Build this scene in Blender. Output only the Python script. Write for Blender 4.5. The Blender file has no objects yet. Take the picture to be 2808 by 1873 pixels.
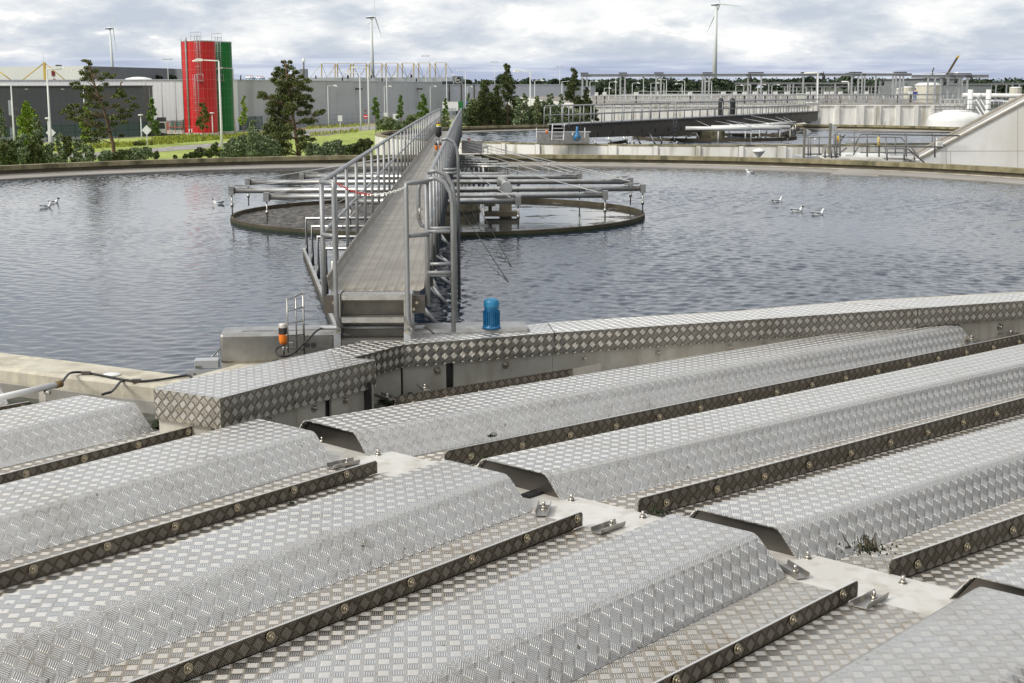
import bpy, bmesh, math, random
from mathutils import Vector, Matrix, Euler
random.seed(7)
scene = bpy.context.scene
C = bpy.data.collections.new('Scene'); scene.collection.children.link(C)
R = math.radians
PI = math.pi
# ------------------------------------------------------------------ camera
F_, CX, CY, HZ = 3900.0, 1404.0, 936.5, 240.0
CAMZ = 3.5
PITCH = math.atan((CY-HZ)/F_)
ROLL = R(-0.15)
RM = Matrix.Rotation(PI/2-PITCH, 3, 'X') @ Matrix.Rotation(ROLL, 3, 'Z')
camd = bpy.data.cameras.new('camera'); camd.lens = 50.0; camd.sensor_width = 36.0
camd.clip_start = 0.1; camd.clip_end = 20000
cam = bpy.data.objects.new('camera', camd); scene.collection.objects.link(cam)
cam.location = (0, 0, CAMZ); cam.rotation_euler = RM.to_euler()
scene.camera = cam
def ray(px, py): return RM @ Vector(((px-CX)/F_, (CY-py)/F_, -1.0))
def at(px, py, z):
    d = ray(px, py); t = (z-CAMZ)/d.z
    return Vector((d.x*t, d.y*t, z))
def atY(px, py, Y):
    d = ray(px, py); t = Y/d.y
    return Vector((d.x*t, Y, CAMZ+d.z*t))
def zat(px, py, Y): return atY(px, py, Y).z
def xat(px, py, Y): return atY(px, py, Y).x
GZ = -3.2
def ground(px, py): return at(px, py, GZ)
# ------------------------------------------------------------------ materials
def nt(name):
    m = bpy.data.materials.new(name); m.use_nodes = True
    return m, m.node_tree, m.node_tree.nodes, m.node_tree.links, m.node_tree.nodes['Principled BSDF']
MATS = {}
def mat(name, c, c2=None, scale=3.0, rough=0.6, metal=0.0, bump=0.0, bscale=None, detail=4, r2=None, spec=None,
        stretch=None, lo=0.35, hi=0.65, coord='Object', emit=None, streak=None):
    if name in MATS: return MATS[name]
    m, t, N, L, P = nt(name)
    P.inputs['Base Color'].default_value = (*c, 1); P.inputs['Roughness'].default_value = rough
    P.inputs['Metallic'].default_value = metal
    if spec is not None: P.inputs['Specular IOR Level'].default_value = spec
    tc = N.new('ShaderNodeTexCoord'); vec = tc.outputs[coord]
    if stretch:
        mp = N.new('ShaderNodeMapping'); mp.inputs['Scale'].default_value = stretch; L.new(vec, mp.inputs['Vector']); vec = mp.outputs[0]
    if c2 is not None:
        nz = N.new('ShaderNodeTexNoise'); nz.inputs['Scale'].default_value = scale; nz.inputs['Detail'].default_value = detail
        nz.inputs['Roughness'].default_value = 0.6
        L.new(vec, nz.inputs['Vector'])
        rp = N.new('ShaderNodeMapRange'); rp.inputs['From Min'].default_value = lo; rp.inputs['From Max'].default_value = hi
        L.new(nz.outputs['Fac'], rp.inputs['Value'])
        mx = N.new('ShaderNodeMix'); mx.data_type = 'RGBA'
        mx.inputs[6].default_value = (*c, 1); mx.inputs[7].default_value = (*c2, 1)
        L.new(rp.outputs[0], mx.inputs[0]); col = mx.outputs[2]
        if streak:   # dirt with its own shape: (colour, scale xy, strength)
            mp2 = N.new('ShaderNodeMapping'); mp2.inputs['Scale'].default_value = streak[1]; L.new(tc.outputs[coord], mp2.inputs['Vector'])
            n2 = N.new('ShaderNodeTexNoise'); n2.inputs['Scale'].default_value = 1.0; n2.inputs['Detail'].default_value = 5; L.new(mp2.outputs[0], n2.inputs['Vector'])
            r3 = N.new('ShaderNodeMapRange'); r3.inputs['From Min'].default_value = 0.5; r3.inputs['From Max'].default_value = 0.68
            r3.inputs['To Max'].default_value = streak[2]; L.new(n2.outputs['Fac'], r3.inputs['Value'])
            m2 = N.new('ShaderNodeMix'); m2.data_type = 'RGBA'; m2.inputs[7].default_value = (*streak[0], 1)
            L.new(r3.outputs[0], m2.inputs[0]); L.new(col, m2.inputs[6]); col = m2.outputs[2]
        L.new(col, P.inputs['Base Color'])
        if r2 is not None:
            mr = N.new('ShaderNodeMapRange'); mr.inputs['To Min'].default_value = rough; mr.inputs['To Max'].default_value = r2
            L.new(nz.outputs['Fac'], mr.inputs['Value']); L.new(mr.outputs[0], P.inputs['Roughness'])
    if bump:
        nb = N.new('ShaderNodeTexNoise'); nb.inputs['Scale'].default_value = bscale or scale*4; nb.inputs['Detail'].default_value = 5
        L.new(vec, nb.inputs['Vector'])
        b = N.new('ShaderNodeBump'); b.inputs['Strength'].default_value = 1.0; b.inputs['Distance'].default_value = bump
        L.new(nb.outputs['Fac'], b.inputs['Height']); L.new(b.outputs[0], P.inputs['Normal'])
    if emit:
        P.inputs['Emission Color'].default_value = (*emit[0], 1); P.inputs['Emission Strength'].default_value = emit[1]
    MATS[name] = m
    return m
class NG:
    """tiny helper to write node maths"""
    def __init__(s, t): s.N = t.nodes; s.L = t.links
    def m(s, op, a, b=None, c=None, clamp=False):
        n = s.N.new('ShaderNodeMath'); n.operation = op; n.use_clamp = clamp
        for i, v in enumerate((a, b, c)):
            if v is None: continue
            if isinstance(v, (int, float)): n.inputs[i].default_value = v
            else: s.L.new(v, n.inputs[i])
        return n.outputs[0]
    def rng(s, v, a, b, c=0.0, d=1.0, smooth=True):
        n = s.N.new('ShaderNodeMapRange'); n.interpolation_type = 'SMOOTHSTEP' if smooth else 'LINEAR'
        for i, x in zip((1, 2, 3, 4), (a, b, c, d)): n.inputs[i].default_value = x
        s.L.new(v, n.inputs[0]); return n.outputs[0]
    def mix(s, f, a, b):
        n = s.N.new('ShaderNodeMix'); n.data_type = 'RGBA'
        for i, v in ((0, f), (6, a), (7, b)):
            if isinstance(v, (int, float)): n.inputs[i].default_value = v
            elif isinstance(v, tuple): n.inputs[i].default_value = (*v, 1)
            else: s.L.new(v, n.inputs[i])
        return n.outputs[2]
    def noise(s, vec, scale, detail=4, rough=0.5, dist=0.0):
        n = s.N.new('ShaderNodeTexNoise'); n.inputs['Scale'].default_value = scale; n.inputs['Detail'].default_value = detail
        n.inputs['Roughness'].default_value = rough; n.inputs['Distortion'].default_value = dist
        s.L.new(vec, n.inputs['Vector']); return n.outputs['Fac']
    def map(s, vec, sc=(1, 1, 1), rot=(0, 0, 0), loc=(0, 0, 0)):
        n = s.N.new('ShaderNodeMapping'); n.inputs['Scale'].default_value = sc; n.inputs['Rotation'].default_value = rot
        n.inputs['Location'].default_value = loc; s.L.new(vec, n.inputs['Vector']); return n.outputs[0]
    def sep(s, vec):
        n = s.N.new('ShaderNodeSeparateXYZ'); s.L.new(vec, n.inputs[0]); return n.outputs
CELL = 0.075
def tread_plate(name, base=(0.62, 0.605, 0.575), bar=(0.90, 0.885, 0.85), dirt=(0.40, 0.33, 0.24), rough=0.33, amount=0.35, gap=(0.24, 0.21, 0.17), aniso=0.80):
    """aluminium five-bar tread plate: cells turned 45 degrees, bars alternating in direction"""
    m, t, N, L, P = nt(name); g = NG(t)
    tc = N.new('ShaderNodeTexCoord')
    v = g.map(tc.outputs['UV'], (1/CELL, 1/CELL, 1), (0, 0, PI/4))
    X, Y, _ = g.sep(v)
    fx, fy = g.m('FLOOR', X), g.m('FLOOR', Y)
    par = g.m('FLOORED_MODULO', g.m('ADD', fx, fy), 2.0)
    a, b = g.m('FRACT', X), g.m('FRACT', Y)
    ipar = g.m('SUBTRACT', 1.0, par)
    across = g.m('ADD', g.m('MULTIPLY', a, par), g.m('MULTIPLY', b, ipar))
    along = g.m('ADD', g.m('MULTIPLY', b, par), g.m('MULTIPLY', a, ipar))
    ac = g.m('MULTIPLY_ADD', across, 1.19, -0.095)
    q = g.m('FRACT', g.m('MULTIPLY', ac, 5.0))
    dist = g.m('ABSOLUTE', g.m('SUBTRACT', q, 0.5))                # 0 at a bar's middle
    inside = g.m('MULTIPLY', g.m('GREATER_THAN', ac, 0.0), g.m('LESS_THAN', ac, 1.0))
    al = g.m('ABSOLUTE', g.m('SUBTRACT', along, 0.5))
    wid = g.rng(al, 0.28, 0.46, 0.36, -0.05)
    edge = g.m('SUBTRACT', wid, dist)
    h = g.m('MULTIPLY', g.rng(edge, -0.06, 0.17, 0.0, 1.0), inside)
    bp = N.new('ShaderNodeBump'); bp.inputs['Strength'].default_value = 1.0; bp.inputs['Distance'].default_value = 0.0045
    L.new(h, bp.inputs['Height'])
    n1 = g.noise(tc.outputs['Object'], 1.3, 5, 0.65); n2 = g.noise(tc.outputs['Object'], 9.0, 4, 0.6)
    n3 = g.noise(tc.outputs['Object'], 60.0, 3, 0.6)
    bp2 = N.new('ShaderNodeBump'); bp2.inputs['Strength'].default_value = 0.5; bp2.inputs['Distance'].default_value = 0.03
    L.new(g.noise(tc.outputs['Object'], 1.3, 0, 0.3), bp2.inputs['Height']); L.new(bp.outputs[0], bp2.inputs['Normal']); L.new(bp2.outputs[0], P.inputs['Normal'])
    dm = g.m('MULTIPLY', g.rng(g.m('ADD', g.m('MULTIPLY', n1, 0.6), g.m('MULTIPLY', n2, 0.4)), 0.45, 0.68), amount)
    col = g.mix(dm, base, dirt)
    col = g.mix(g.rng(n3, 0.55, 0.8, 0.0, 0.25), col, tuple(x*.6 for x in base))
    n5 = g.noise(g.map(tc.outputs['Object'], (1, 1, 1), (0, 0, 0), (5, 3, 1)), 3.2, 6, 0.7, 0.8)
    col = g.mix(g.rng(n5, 0.54, 0.70, 0.0, 0.4), col, tuple(x*.55 for x in dirt))
    groove = g.m('MULTIPLY', g.m('MULTIPLY', g.rng(edge, -0.24, -0.08, 0.0, 1.0), g.rng(edge, -0.06, 0.06, 1.0, 0.0)), inside)
    col = g.mix(g.m('MULTIPLY', groove, 0.65), col, gap)
    hl = g.mix(g.m('MULTIPLY', h, g.m('SUBTRACT', 0.9, g.m('MULTIPLY', dm, .5))), col, bar)
    n6 = g.noise(g.map(tc.outputs['Object'], (1, 1, 1), (0, 0, 0), (1, 8, 1)), 11.0, 2, 0.5, 0.5)
    hl = g.mix(g.rng(n6, 0.755, 0.78, 0.0, 0.8), hl, (0.12, 0.10, 0.07))
    L.new(hl, P.inputs['Base Color'])
    P.inputs['Metallic'].default_value = 1.0
    tg = N.new('ShaderNodeTangent'); tg.direction_type = 'UV_MAP'; L.new(tg.outputs[0], P.inputs['Tangent'])
    L.new(g.m('MULTIPLY', inside, aniso), P.inputs['Anisotropic'])
    L.new(g.m('ADD', g.m('MULTIPLY', par, 0.25), 0.125), P.inputs['Anisotropic Rotation'])
    L.new(g.m('ADD', g.m('ADD', g.m('MULTIPLY', dm, 0.3), g.m('MULTIPLY', inside, .06)), g.rng(n2, 0.3, 0.7, rough-0.03, rough+0.06)), P.inputs['Roughness'])
    MATS[name] = m; return m
# ------------------------------------------------------------------ objects
ROOT = {}
def props(o, label=None, cat=None, group=None, kind=None):
    if label: o['label'] = label
    if cat: o['category'] = cat
    if group: o['group'] = group
    if kind: o['kind'] = kind
    return o
def thing(name, label, cat, loc=(0, 0, 0), rz=0.0, group=None):
    o = bpy.data.objects.new(name, None); C.objects.link(o); o.empty_display_size = 0.3
    o.location = loc; o.rotation_euler = (0, 0, rz); props(o, label, cat, group)
    ROOT[o.name] = Vector(loc); return o
class MB:
    def __init__(s): s.v = []; s.f = []; s.mi = []; s.ax = []; s.cur = 0; s.axis = None; s.sm = []; s.smooth = False
    def face(s, idx):
        s.f.append(idx); s.mi.append(s.cur); s.ax.append(s.axis); s.sm.append(s.smooth)
    def add(s, vs, fs):
        b = len(s.v); s.v += [Vector(v) for v in vs]
        for f in fs: s.face([b+i for i in f])
        return s
    def quad(s, a, b, c, d): return s.add([a, b, c, d], [(0, 1, 2, 3)])
    def poly(s, pts): return s.add(pts, [tuple(range(len(pts)))])
    def box(s, c, size, rz=0.0, M=None):
        hx, hy, hz = size[0]/2, size[1]/2, size[2]/2
        rot = Matrix.Rotation(rz, 3, 'Z') if M is None else M
        vs = [Vector(c)+rot@Vector((x*hx, y*hy, z*hz)) for z in (-1, 1) for (x, y) in ((-1, -1), (1, -1), (1, 1), (-1, 1))]
        return s.add(vs, [(3, 2, 1, 0), (4, 5, 6, 7), (0, 1, 5, 4), (1, 2, 6, 5), (2, 3, 7, 6), (3, 0, 4, 7)])
    def bar(s, p0, p1, w, h, up=(0, 0, 1)):
        p0, p1 = Vector(p0), Vector(p1); d = (p1-p0).normalized(); u = Vector(up)
        if abs(d.dot(u)) > .98: u = Vector((0, 1, 0))
        sx = d.cross(u).normalized(); uz = sx.cross(d)
        vs = [p+sx*(a*w/2)+uz*(b*h/2) for p in (p0, p1) for (a, b) in ((-1, -1), (1, -1), (1, 1), (-1, 1))]
        return s.add(vs, [(3, 2, 1, 0), (4, 5, 6, 7), (0, 1, 5, 4), (1, 2, 6, 5), (2, 3, 7, 6), (3, 0, 4, 7)])
    def prism(s, pts, z0, z1, cap=True):
        n = len(pts); vs = [(p[0], p[1], z0) for p in pts]+[(p[0], p[1], z1) for p in pts]
        fs = [(i, (i+1) % n, n+(i+1) % n, n+i) for i in range(n)]
        if cap: fs += [tuple(range(n-1, -1, -1)), tuple(range(n, 2*n))]
        return s.add(vs, fs)
    def tube(s, path, r, n=8, caps=True, radii=None, closed=False):
        path = [Vector(p) for p in path]; m = len(path); b = len(s.v); old = s.smooth
        prev = None
        for i, p in enumerate(path):
            if closed: d = path[(i+1) % m]-path[i-1]
            else: d = path[min(i+1, m-1)]-path[max(i-1, 0)]
            if d.length < 1e-9: d = Vector((0, 0, 1))
            d.normalize()
            u = prev if prev is not None else (Vector((0, 0, 1)) if abs(d.z) < .9 else Vector((1, 0, 0)))
            u = (u-d*u.dot(d)).normalized(); prev = u; w = d.cross(u)
            rr = radii[i] if radii else r
            for k in range(n):
                a = 2*PI*k/n; s.v.append(p+u*(math.cos(a)*rr)+w*(math.sin(a)*rr))
        s.smooth = True
        segs = m if closed else m-1
        for i in range(segs):
            for k in range(n):
                a0 = b+i*n+k; a1 = b+i*n+(k+1) % n; j = (i+1) % m
                s.face([a0, a1, b+j*n+(k+1) % n, b+j*n+k])
        s.smooth = False
        if caps and not closed:
            s.face([b+k for k in range(n)][::-1]); s.face([b+(m-1)*n+k for k in range(n)])
        s.smooth = old
        return s
    def cyl(s, p0, p1, r, n=10, r1=None): return s.tube([p0, p1], r, n, radii=[r, r if r1 is None else r1])
    def lathe(s, c, prof, n=24, a0=0.0, a1=2*PI, smooth=True):
        full = abs(a1-a0-2*PI) < 1e-6; k = n if full else n+1; b = len(s.v); old = s.smooth
        for (r, z) in prof:
            for i in range(k):
                a = a0+(a1-a0)*i/n; s.v.append(Vector((c[0]+r*math.cos(a), c[1]+r*math.sin(a), c[2]+z)))
        s.smooth = smooth
        for j in range(len(prof)-1):
            for i in range(n):
                i2 = (i+1) % k; s.face([b+j*k+i, b+j*k+i2, b+(j+1)*k+i2, b+(j+1)*k+i])
        s.smooth = old
        return s
    def build(s, name, mats, parent=None, label=None, cat=None, group=None, kind=None, local=False, bevel=0.0, solid=0.0, link=True):
        off = Vector((0, 0, 0)); rt = parent
        while rt is not None and rt.parent is not None: rt = rt.parent
        if rt is not None and not local: off = ROOT[rt.name]
        vs = [v-off for v in s.v]
        loc = Vector((0, 0, 0))
        if parent is None and not local and kind not in ('structure', 'stuff') and vs:
            lo = [min(v[i] for v in vs) for i in range(3)]; hi = [max(v[i] for v in vs) for i in range(3)]
            loc = Vector(((lo[0]+hi[0])/2, (lo[1]+hi[1])/2, lo[2])); vs = [v-loc for v in vs]
        me = bpy.data.meshes.new(name); me.from_pydata([tuple(v) for v in vs], [], s.f)
        if not isinstance(mats, (list, tuple)): mats = [mats]
        for m in mats: me.materials.append(m)
        me.polygons.foreach_set('material_index', s.mi); me.polygons.foreach_set('use_smooth', s.sm)
        uv = me.uv_layers.new(name='UVMap'); data = [0.0]*(2*len(me.loops))
        for pi, p in enumerate(me.polygons):
            n = p.normal; ax = s.ax[pi]
            if ax is not None:
                A = Vector(ax); B = n.cross(A); B = B.normalized() if B.length > 1e-4 else Vector((0, 0, 1))
                for li in p.loop_indices:
                    c = Vector(vs[me.loops[li].vertex_index])+loc+off
                    data[2*li] = c.dot(A); data[2*li+1] = c.dot(B)
            else:
                an = [abs(x) for x in n]; k = an.index(max(an)); ij = ((1, 2), (0, 2), (0, 1))[k]
                for li in p.loop_indices:
                    c = vs[me.loops[li].vertex_index]; data[2*li] = c[ij[0]]; data[2*li+1] = c[ij[1]]
        uv.data.foreach_set('uv', data)
        me.update()
        o = bpy.data.objects.new(name, me)
        if link: C.objects.link(o)
        o.location = loc
        if parent is not None: o.parent = parent
        else: ROOT[o.name] = Vector(loc)
        if bevel:
            b = o.modifiers.new('bevel', 'BEVEL'); b.width = bevel; b.segments = 2; b.limit_method = 'ANGLE'; b.angle_limit = R(40)
        if solid:
            b = o.modifiers.new('solid', 'SOLIDIFY'); b.thickness = solid; b.offset = -1
        props(o, label, cat, group, kind)
        return o
def copy_tree(o, parent=None):
    c = o.copy(); C.objects.link(c); c.parent = parent
    ROOT[c.name] = ROOT.get(o.name, Vector((0, 0, 0)))
    for ch in list(o.children): copy_tree(ch, c)
    return c
def place(o, loc, rz=0.0, label=None, group=None, sc=None):
    o.location = loc; o.rotation_euler = (0, 0, rz)
    if sc is not None: o.scale = sc if isinstance(sc, tuple) else (sc, sc, sc)
    if label: o['label'] = label
    if group: o['group'] = group
    return o
def arcpts(c, a, b, r, n=6):
    """quarter bend from direction a to direction b around c"""
    return [Vector(c)+Vector(a)*(r*math.cos(PI/2*i/n))+Vector(b)*(r*math.sin(PI/2*i/n)) for i in range(n+1)]
# shared materials
m_plate = tread_plate('tread_plate')
m_pan = tread_plate('tread_plate_dirty', base=(0.55, 0.50, 0.43), dirt=(0.30, 0.23, 0.14), amount=0.8, rough=0.36)
m_cap = tread_plate('tread_plate_cap', base=(0.60, 0.59, 0.57), amount=0.25, rough=0.33)
m_side = tread_plate('tread_plate_side', base=(0.27, 0.25, 0.22), bar=(0.70, 0.67, 0.61), dirt=(0.16, 0.13, 0.10), amount=0.4, rough=0.34, gap=(.10, .09, .07), aniso=1.0)  # cap sides: dim reflections painted in as a darker base than the tops
m_flange = tread_plate('tread_plate_flange', base=(0.13, 0.115, 0.095), bar=(0.34, 0.31, 0.26), dirt=(0.09, 0.075, 0.055), amount=0.4, rough=0.36, gap=(.05, .045, .035), aniso=1.0)  # same plate as the covers, dark reflections put into the base colour
m_alu = mat('plain_aluminium', (0.62, 0.60, 0.56), (0.50, 0.47, 0.42), 2.5, rough=0.42, metal=0.75, r2=0.55, bump=0.0006, bscale=40)
m_beam = mat('strip_sheet', (0.66, 0.65, 0.62), (0.56, 0.54, 0.50), 2.0, rough=0.5, metal=0.25, r2=0.62, streak=((0.35, 0.30, 0.22), (5, 5, 5), .5))
m_ss = mat('stainless', (0.46, 0.45, 0.43), (0.33, 0.315, 0.29), 6.0, rough=0.30, metal=0.95, r2=0.45)
m_pipe = mat('stainless_pipe', (0.66, 0.66, 0.64), (0.50, 0.48, 0.44), 5.0, rough=0.28, metal=0.9, r2=0.42)
m_galv = mat('galvanised_rail', (0.34, 0.35, 0.36), (0.27, 0.27, 0.27), 4.0, rough=0.42, metal=0.55, r2=0.55)
m_galvlight = mat('galvanised_light', (0.50, 0.51, 0.52), (0.40, 0.41, 0.42), 2.0, rough=0.5, metal=0.4)
m_darkmetal = mat('dark_steel', (0.10, 0.095, 0.09), (0.14, 0.12, 0.10), 2.0, rough=0.5, metal=0.6)
m_black = mat('black_rubber', (0.012, 0.012, 0.013), (0.03, 0.03, 0.03), 8.0, rough=0.55)
m_bolt = mat('bolt_steel', (0.50, 0.45, 0.34), (0.30, 0.26, 0.2), 30.0, rough=0.35, metal=0.9)
m_boltbright = mat('bolt_zinc', (0.55, 0.53, 0.48), (0.35, 0.32, 0.27), 30.0, rough=0.3, metal=0.95)
m_white = mat('white_paint', (0.78, 0.78, 0.76), (0.68, 0.68, 0.66), 1.0, rough=0.45)
m_orange = mat('orange_lens', (0.85, 0.22, 0.03), rough=0.15)
m_red = mat('red_lens', (0.55, 0.06, 0.03), rough=0.2)
m_blue = mat('blue_enamel', (0.015, 0.17, 0.36), (0.012, 0.12, 0.27), 12.0, rough=0.35)
m_moss = mat('moss', (0.035, 0.05, 0.015), (0.015, 0.018, 0.01), 25.0, rough=0.95, bump=0.02, bscale=30)
m_dirtfloor = mat('channel_floor', (0.10, 0.095, 0.08), (0.03, 0.04, 0.02), 6.0, rough=0.9, bump=0.01)
m_conc = mat('concrete', (0.55, 0.52, 0.45), (0.42, 0.39, 0.32), 1.2, rough=0.85, bump=0.004, bscale=60, streak=((0.16, 0.14, 0.09), (1.3, 1.3, .25), .55))
m_concwall = mat('concrete_panel', (0.80, 0.785, 0.75), (0.70, 0.685, 0.65), .35, rough=0.85, bump=0.002, bscale=20, streak=((0.32, 0.29, 0.20), (1.8, 1.8, .22), .7))
m_concnear = mat('concrete_near', (0.54, 0.505, 0.42), (0.36, 0.33, 0.26), 3.2, rough=0.9, bump=0.004, bscale=70, streak=((0.62, 0.58, 0.45), (5, 5, 1.5), .8))
m_mossconc = mat('mossy_concrete', (0.16, 0.145, 0.075), (0.32, 0.28, 0.18), 1.6, rough=0.95, bump=0.006, bscale=30, streak=((0.05, 0.05, 0.025), (1.6, 1.6, .5), .8))
m_wetconc = mat('wet_concrete', (0.075, 0.065, 0.045), (0.13, 0.11, 0.07), 2.0, rough=0.7, bump=0.004, bscale=30)
m_shelf = mat('shelf_sheet', (0.33, 0.31, 0.28), (0.26, 0.24, 0.21), .5, rough=0.6, metal=0.2)
# ------------------------------------------------------------------ world, sun
w = bpy.data.worlds.new('World'); scene.world = w; w.use_nodes = True
t = w.node_tree; t.nodes.clear(); g = NG(t); N, L = t.nodes, t.links
out = N.new('ShaderNodeOutputWorld'); bg = N.new('ShaderNodeBackground'); L.new(bg.outputs[0], out.inputs[0])
SUN_EL, SUN_AZ = R(42), R(238)      # azimuth measured clockwise from +Y: from behind left
sky = N.new('ShaderNodeTexSky'); sky.sky_type = 'NISHITA'; sky.sun_disc = False
sky.sun_elevation = SUN_EL; sky.sun_rotation = SUN_AZ; sky.air_density = 1.2; sky.dust_density = 1.5
tc = N.new('ShaderNodeTexCoord'); d = tc.outputs['Generated']
X, Y, Z = g.sep(d)
zc = g.m('MAXIMUM', Z, 0.0)
den = g.m('ADD', zc, 0.30)
cx = N.new('ShaderNodeCombineXYZ'); L.new(g.m('DIVIDE', X, den), cx.inputs[0]); L.new(g.m('DIVIDE', Y, den), cx.inputs[1])
pv = cx.outputs[0]
n1 = g.noise(g.map(pv, (1, 1, 1), (0, 0, .35), (4.3, 1.7, 0)), 2.6, 8, 0.58, 0.15)
n2 = g.noise(g.map(pv, (1, 1, 1), (0, 0, -.2), (9.1, 3.1, 0)), 6.5, 7, 0.6, 0.1)
n3 = g.noise(g.map(pv, (1, 1, 1), (0, 0, .1), (2.1, 7.1, 0)), 0.9, 4, 0.5)
cl = g.m('ADD', g.m('ADD', g.m('MULTIPLY', n1, 0.55), g.m('MULTIPLY', n2, 0.3)), g.m('MULTIPLY', n3, 0.15))
br = g.rng(cl, 0.41, 0.585)
col = g.mix(br, (0.47, 0.525, 0.62), (0.83, 0.845, 0.86))
hot = g.rng(g.m('ADD', g.m('MULTIPLY', n1, .4), g.m('MULTIPLY', n2, .6)), 0.53, 0.62)
col = g.mix(g.m('MULTIPLY', hot, 0.85), col, (0.97, 0.96, 0.94))
# rain-blue gap under the cloud deck, low over the horizon
edge = g.m('ADD', Z, g.m('MULTIPLY', g.m('SUBTRACT', n1, 0.5), 0.022))
low = g.rng(edge, 0.013, 0.024, 1.0, 0.0)
n4 = g.noise(g.map(d, (7, 7, 110), (0, 0, 0), (1, 2, 3)), 1.6, 6, 0.6)
band = g.mix(g.rng(n4, 0.38, 0.66), (0.36, 0.42, 0.58), (0.60, 0.65, 0.76))
col = g.mix(g.m('MULTIPLY', low, 0.88), col, band)
behind = g.m('MULTIPLY', g.rng(g.m('ADD', X, g.m('MULTIPLY', n1, .2)), 0.50, 0.78), g.rng(Z, 0.42, 0.64, 1.0, 0.0))
high = g.rng(Z, 0.15, 0.8)
col = g.mix(g.m('MULTIPLY', high, 0.55), col, (0.86, 0.87, 0.89))
col = g.mix(g.m('MULTIPLY', behind, 0.85), col, (0.10, 0.11, 0.13))    # unseen dark sky patch added at right to dim the metal's reflections
mul = N.new('ShaderNodeMix'); mul.data_type = 'RGBA'; mul.blend_type = 'MULTIPLY'; mul.inputs[0].default_value = 1.0
L.new(col, mul.inputs[6]); mul.inputs[7].default_value = (13.6, 13.5, 13.2, 1)
fin = g.mix(0.96, sky.outputs[0], mul.outputs[2])
L.new(fin, bg.inputs[0]); bg.inputs[1].default_value = 0.09
sd = bpy.data.lights.new('sun', 'SUN'); sd.energy = 2.9; sd.angle = R(16); sd.color = (1.0, 0.95, 0.86)
so = bpy.data.objects.new('sun', sd); C.objects.link(so)
so.rotation_euler = (PI/2-SUN_EL, 0, -SUN_AZ+PI)
# sun direction: from azimuth SUN_AZ
sv = Vector((math.sin(SUN_AZ)*math.cos(SUN_EL), math.cos(SUN_AZ)*math.cos(SUN_EL), math.sin(SUN_EL)))
so.rotation_euler = sv.to_track_quat('Z', 'Y').to_euler(); so.location = sv*60
scene.view_settings.view_transform = 'Standard'; scene.view_settings.look = 'None'
scene.view_settings.exposure = 0.0; scene.view_settings.gamma = 1.0
# ------------------------------------------------------------------ ground
m_grass, t, N, L, P = nt('grass_ground'); g = NG(t); tc = N.new('ShaderNodeTexCoord'); o_ = tc.outputs['Object']
a = g.noise(o_, 0.06, 5, .6); b = g.noise(o_, 0.9, 5, .65); c = g.noise(o_, 4.0, 4, .7)
f = g.m('ADD', g.m('MULTIPLY', a, .4), g.m('MULTIPLY', b, .6))
cc = g.mix(g.rng(f, .38, .62), (0.19, 0.26, 0.045), (0.40, 0.46, 0.11)); cc = g.mix(g.rng(c, .5, .72, 0, .5), cc, (0.34, 0.33, 0.10))
cc = g.mix(g.rng(c, .25, .42, .6, 0.0), cc, (0.05, 0.08, 0.015))
X_, Y_, _z = g.sep(o_); cc = g.mix(g.rng(Y_, 330, 420), cc, (0.045, 0.055, 0.03))      # heath and scrub beyond the works
L.new(cc, P.inputs['Base Color']); P.inputs['Roughness'].default_value = 0.95
bp = N.new('ShaderNodeBump'); bp.inputs['Distance'].default_value = 0.15; L.new(c, bp.inputs['Height']); L.new(bp.outputs[0], P.inputs['Normal'])
mb = MB(); mb.quad((-6000, -300, GZ), (6000, -300, GZ), (6000, 12000, GZ), (-6000, 12000, GZ))
mb.build('ground', m_grass, kind='structure')
m_road = mat('road_asphalt', (0.30, 0.28, 0.26), (0.24, 0.225, 0.21), .8, rough=0.9, bump=0.01)
m_cycle = mat('cycle_path', (0.32, 0.15, 0.12), (0.26, 0.13, 0.10), 1.5, rough=0.9)
m_mark = mat('road_marking', (0.75, 0.75, 0.72), rough=0.8)
m_yard = mat('yard_paving', (0.22, 0.21, 0.20), (0.17, 0.16, 0.155), .5, rough=0.9)
def strip(name, top, bot, m, z, kind='structure', th=0.12):
    """ground band between two pixel-read edges, laid on the ground, as a thin slab"""
    P0 = [ground(*p) for p in top]; P1 = [ground(*p) for p in bot]
    mb = MB()
    pts = [(p.x, p.y) for p in P0]+[(p.x, p.y) for p in P1[::-1]]
    mb.prism(pts[::-1], GZ-0.05, z); return mb.build(name, m, kind=kind)
strip('road', [(-60, 416), (230, 421), (420, 407), (560, 395), (640, 390), (760, 372), (880, 354), (1000, 345), (1200, 334), (1330, 327)],
      [(-60, 437), (230, 437), (420, 418), (560, 407), (640, 402), (760, 384), (880, 371), (1000, 358), (1200, 341), (1330, 333)], m_road, GZ+0.02)
strip('side_road', [(800, 362), (880, 352), (960, 351), (985, 357)], [(770, 386), (850, 374), (900, 372), (985, 357.5)], m_road, GZ+0.026)
strip('cycle_path', [(-60, 411), (190, 403), (400, 389.5), (520, 379), (640, 370.5), (760, 357), (880, 348), (1000, 340), (1200, 331)],
      [(-60, 416), (190, 409), (400, 394), (520, 384), (640, 374.5), (760, 360), (880, 350.5), (1000, 342), (1200, 332.5)], m_cycle, GZ+0.03)
strip('yard', [(-60, 352), (380, 330), (640, 325), (900, 322), (1250, 320), (1250, 305), (1900, 300)],
      [(-60, 404), (380, 376), (640, 362), (900, 347), (1250, 328), (1500, 322), (1900, 320)], m_yard, GZ+0.012)
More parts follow.
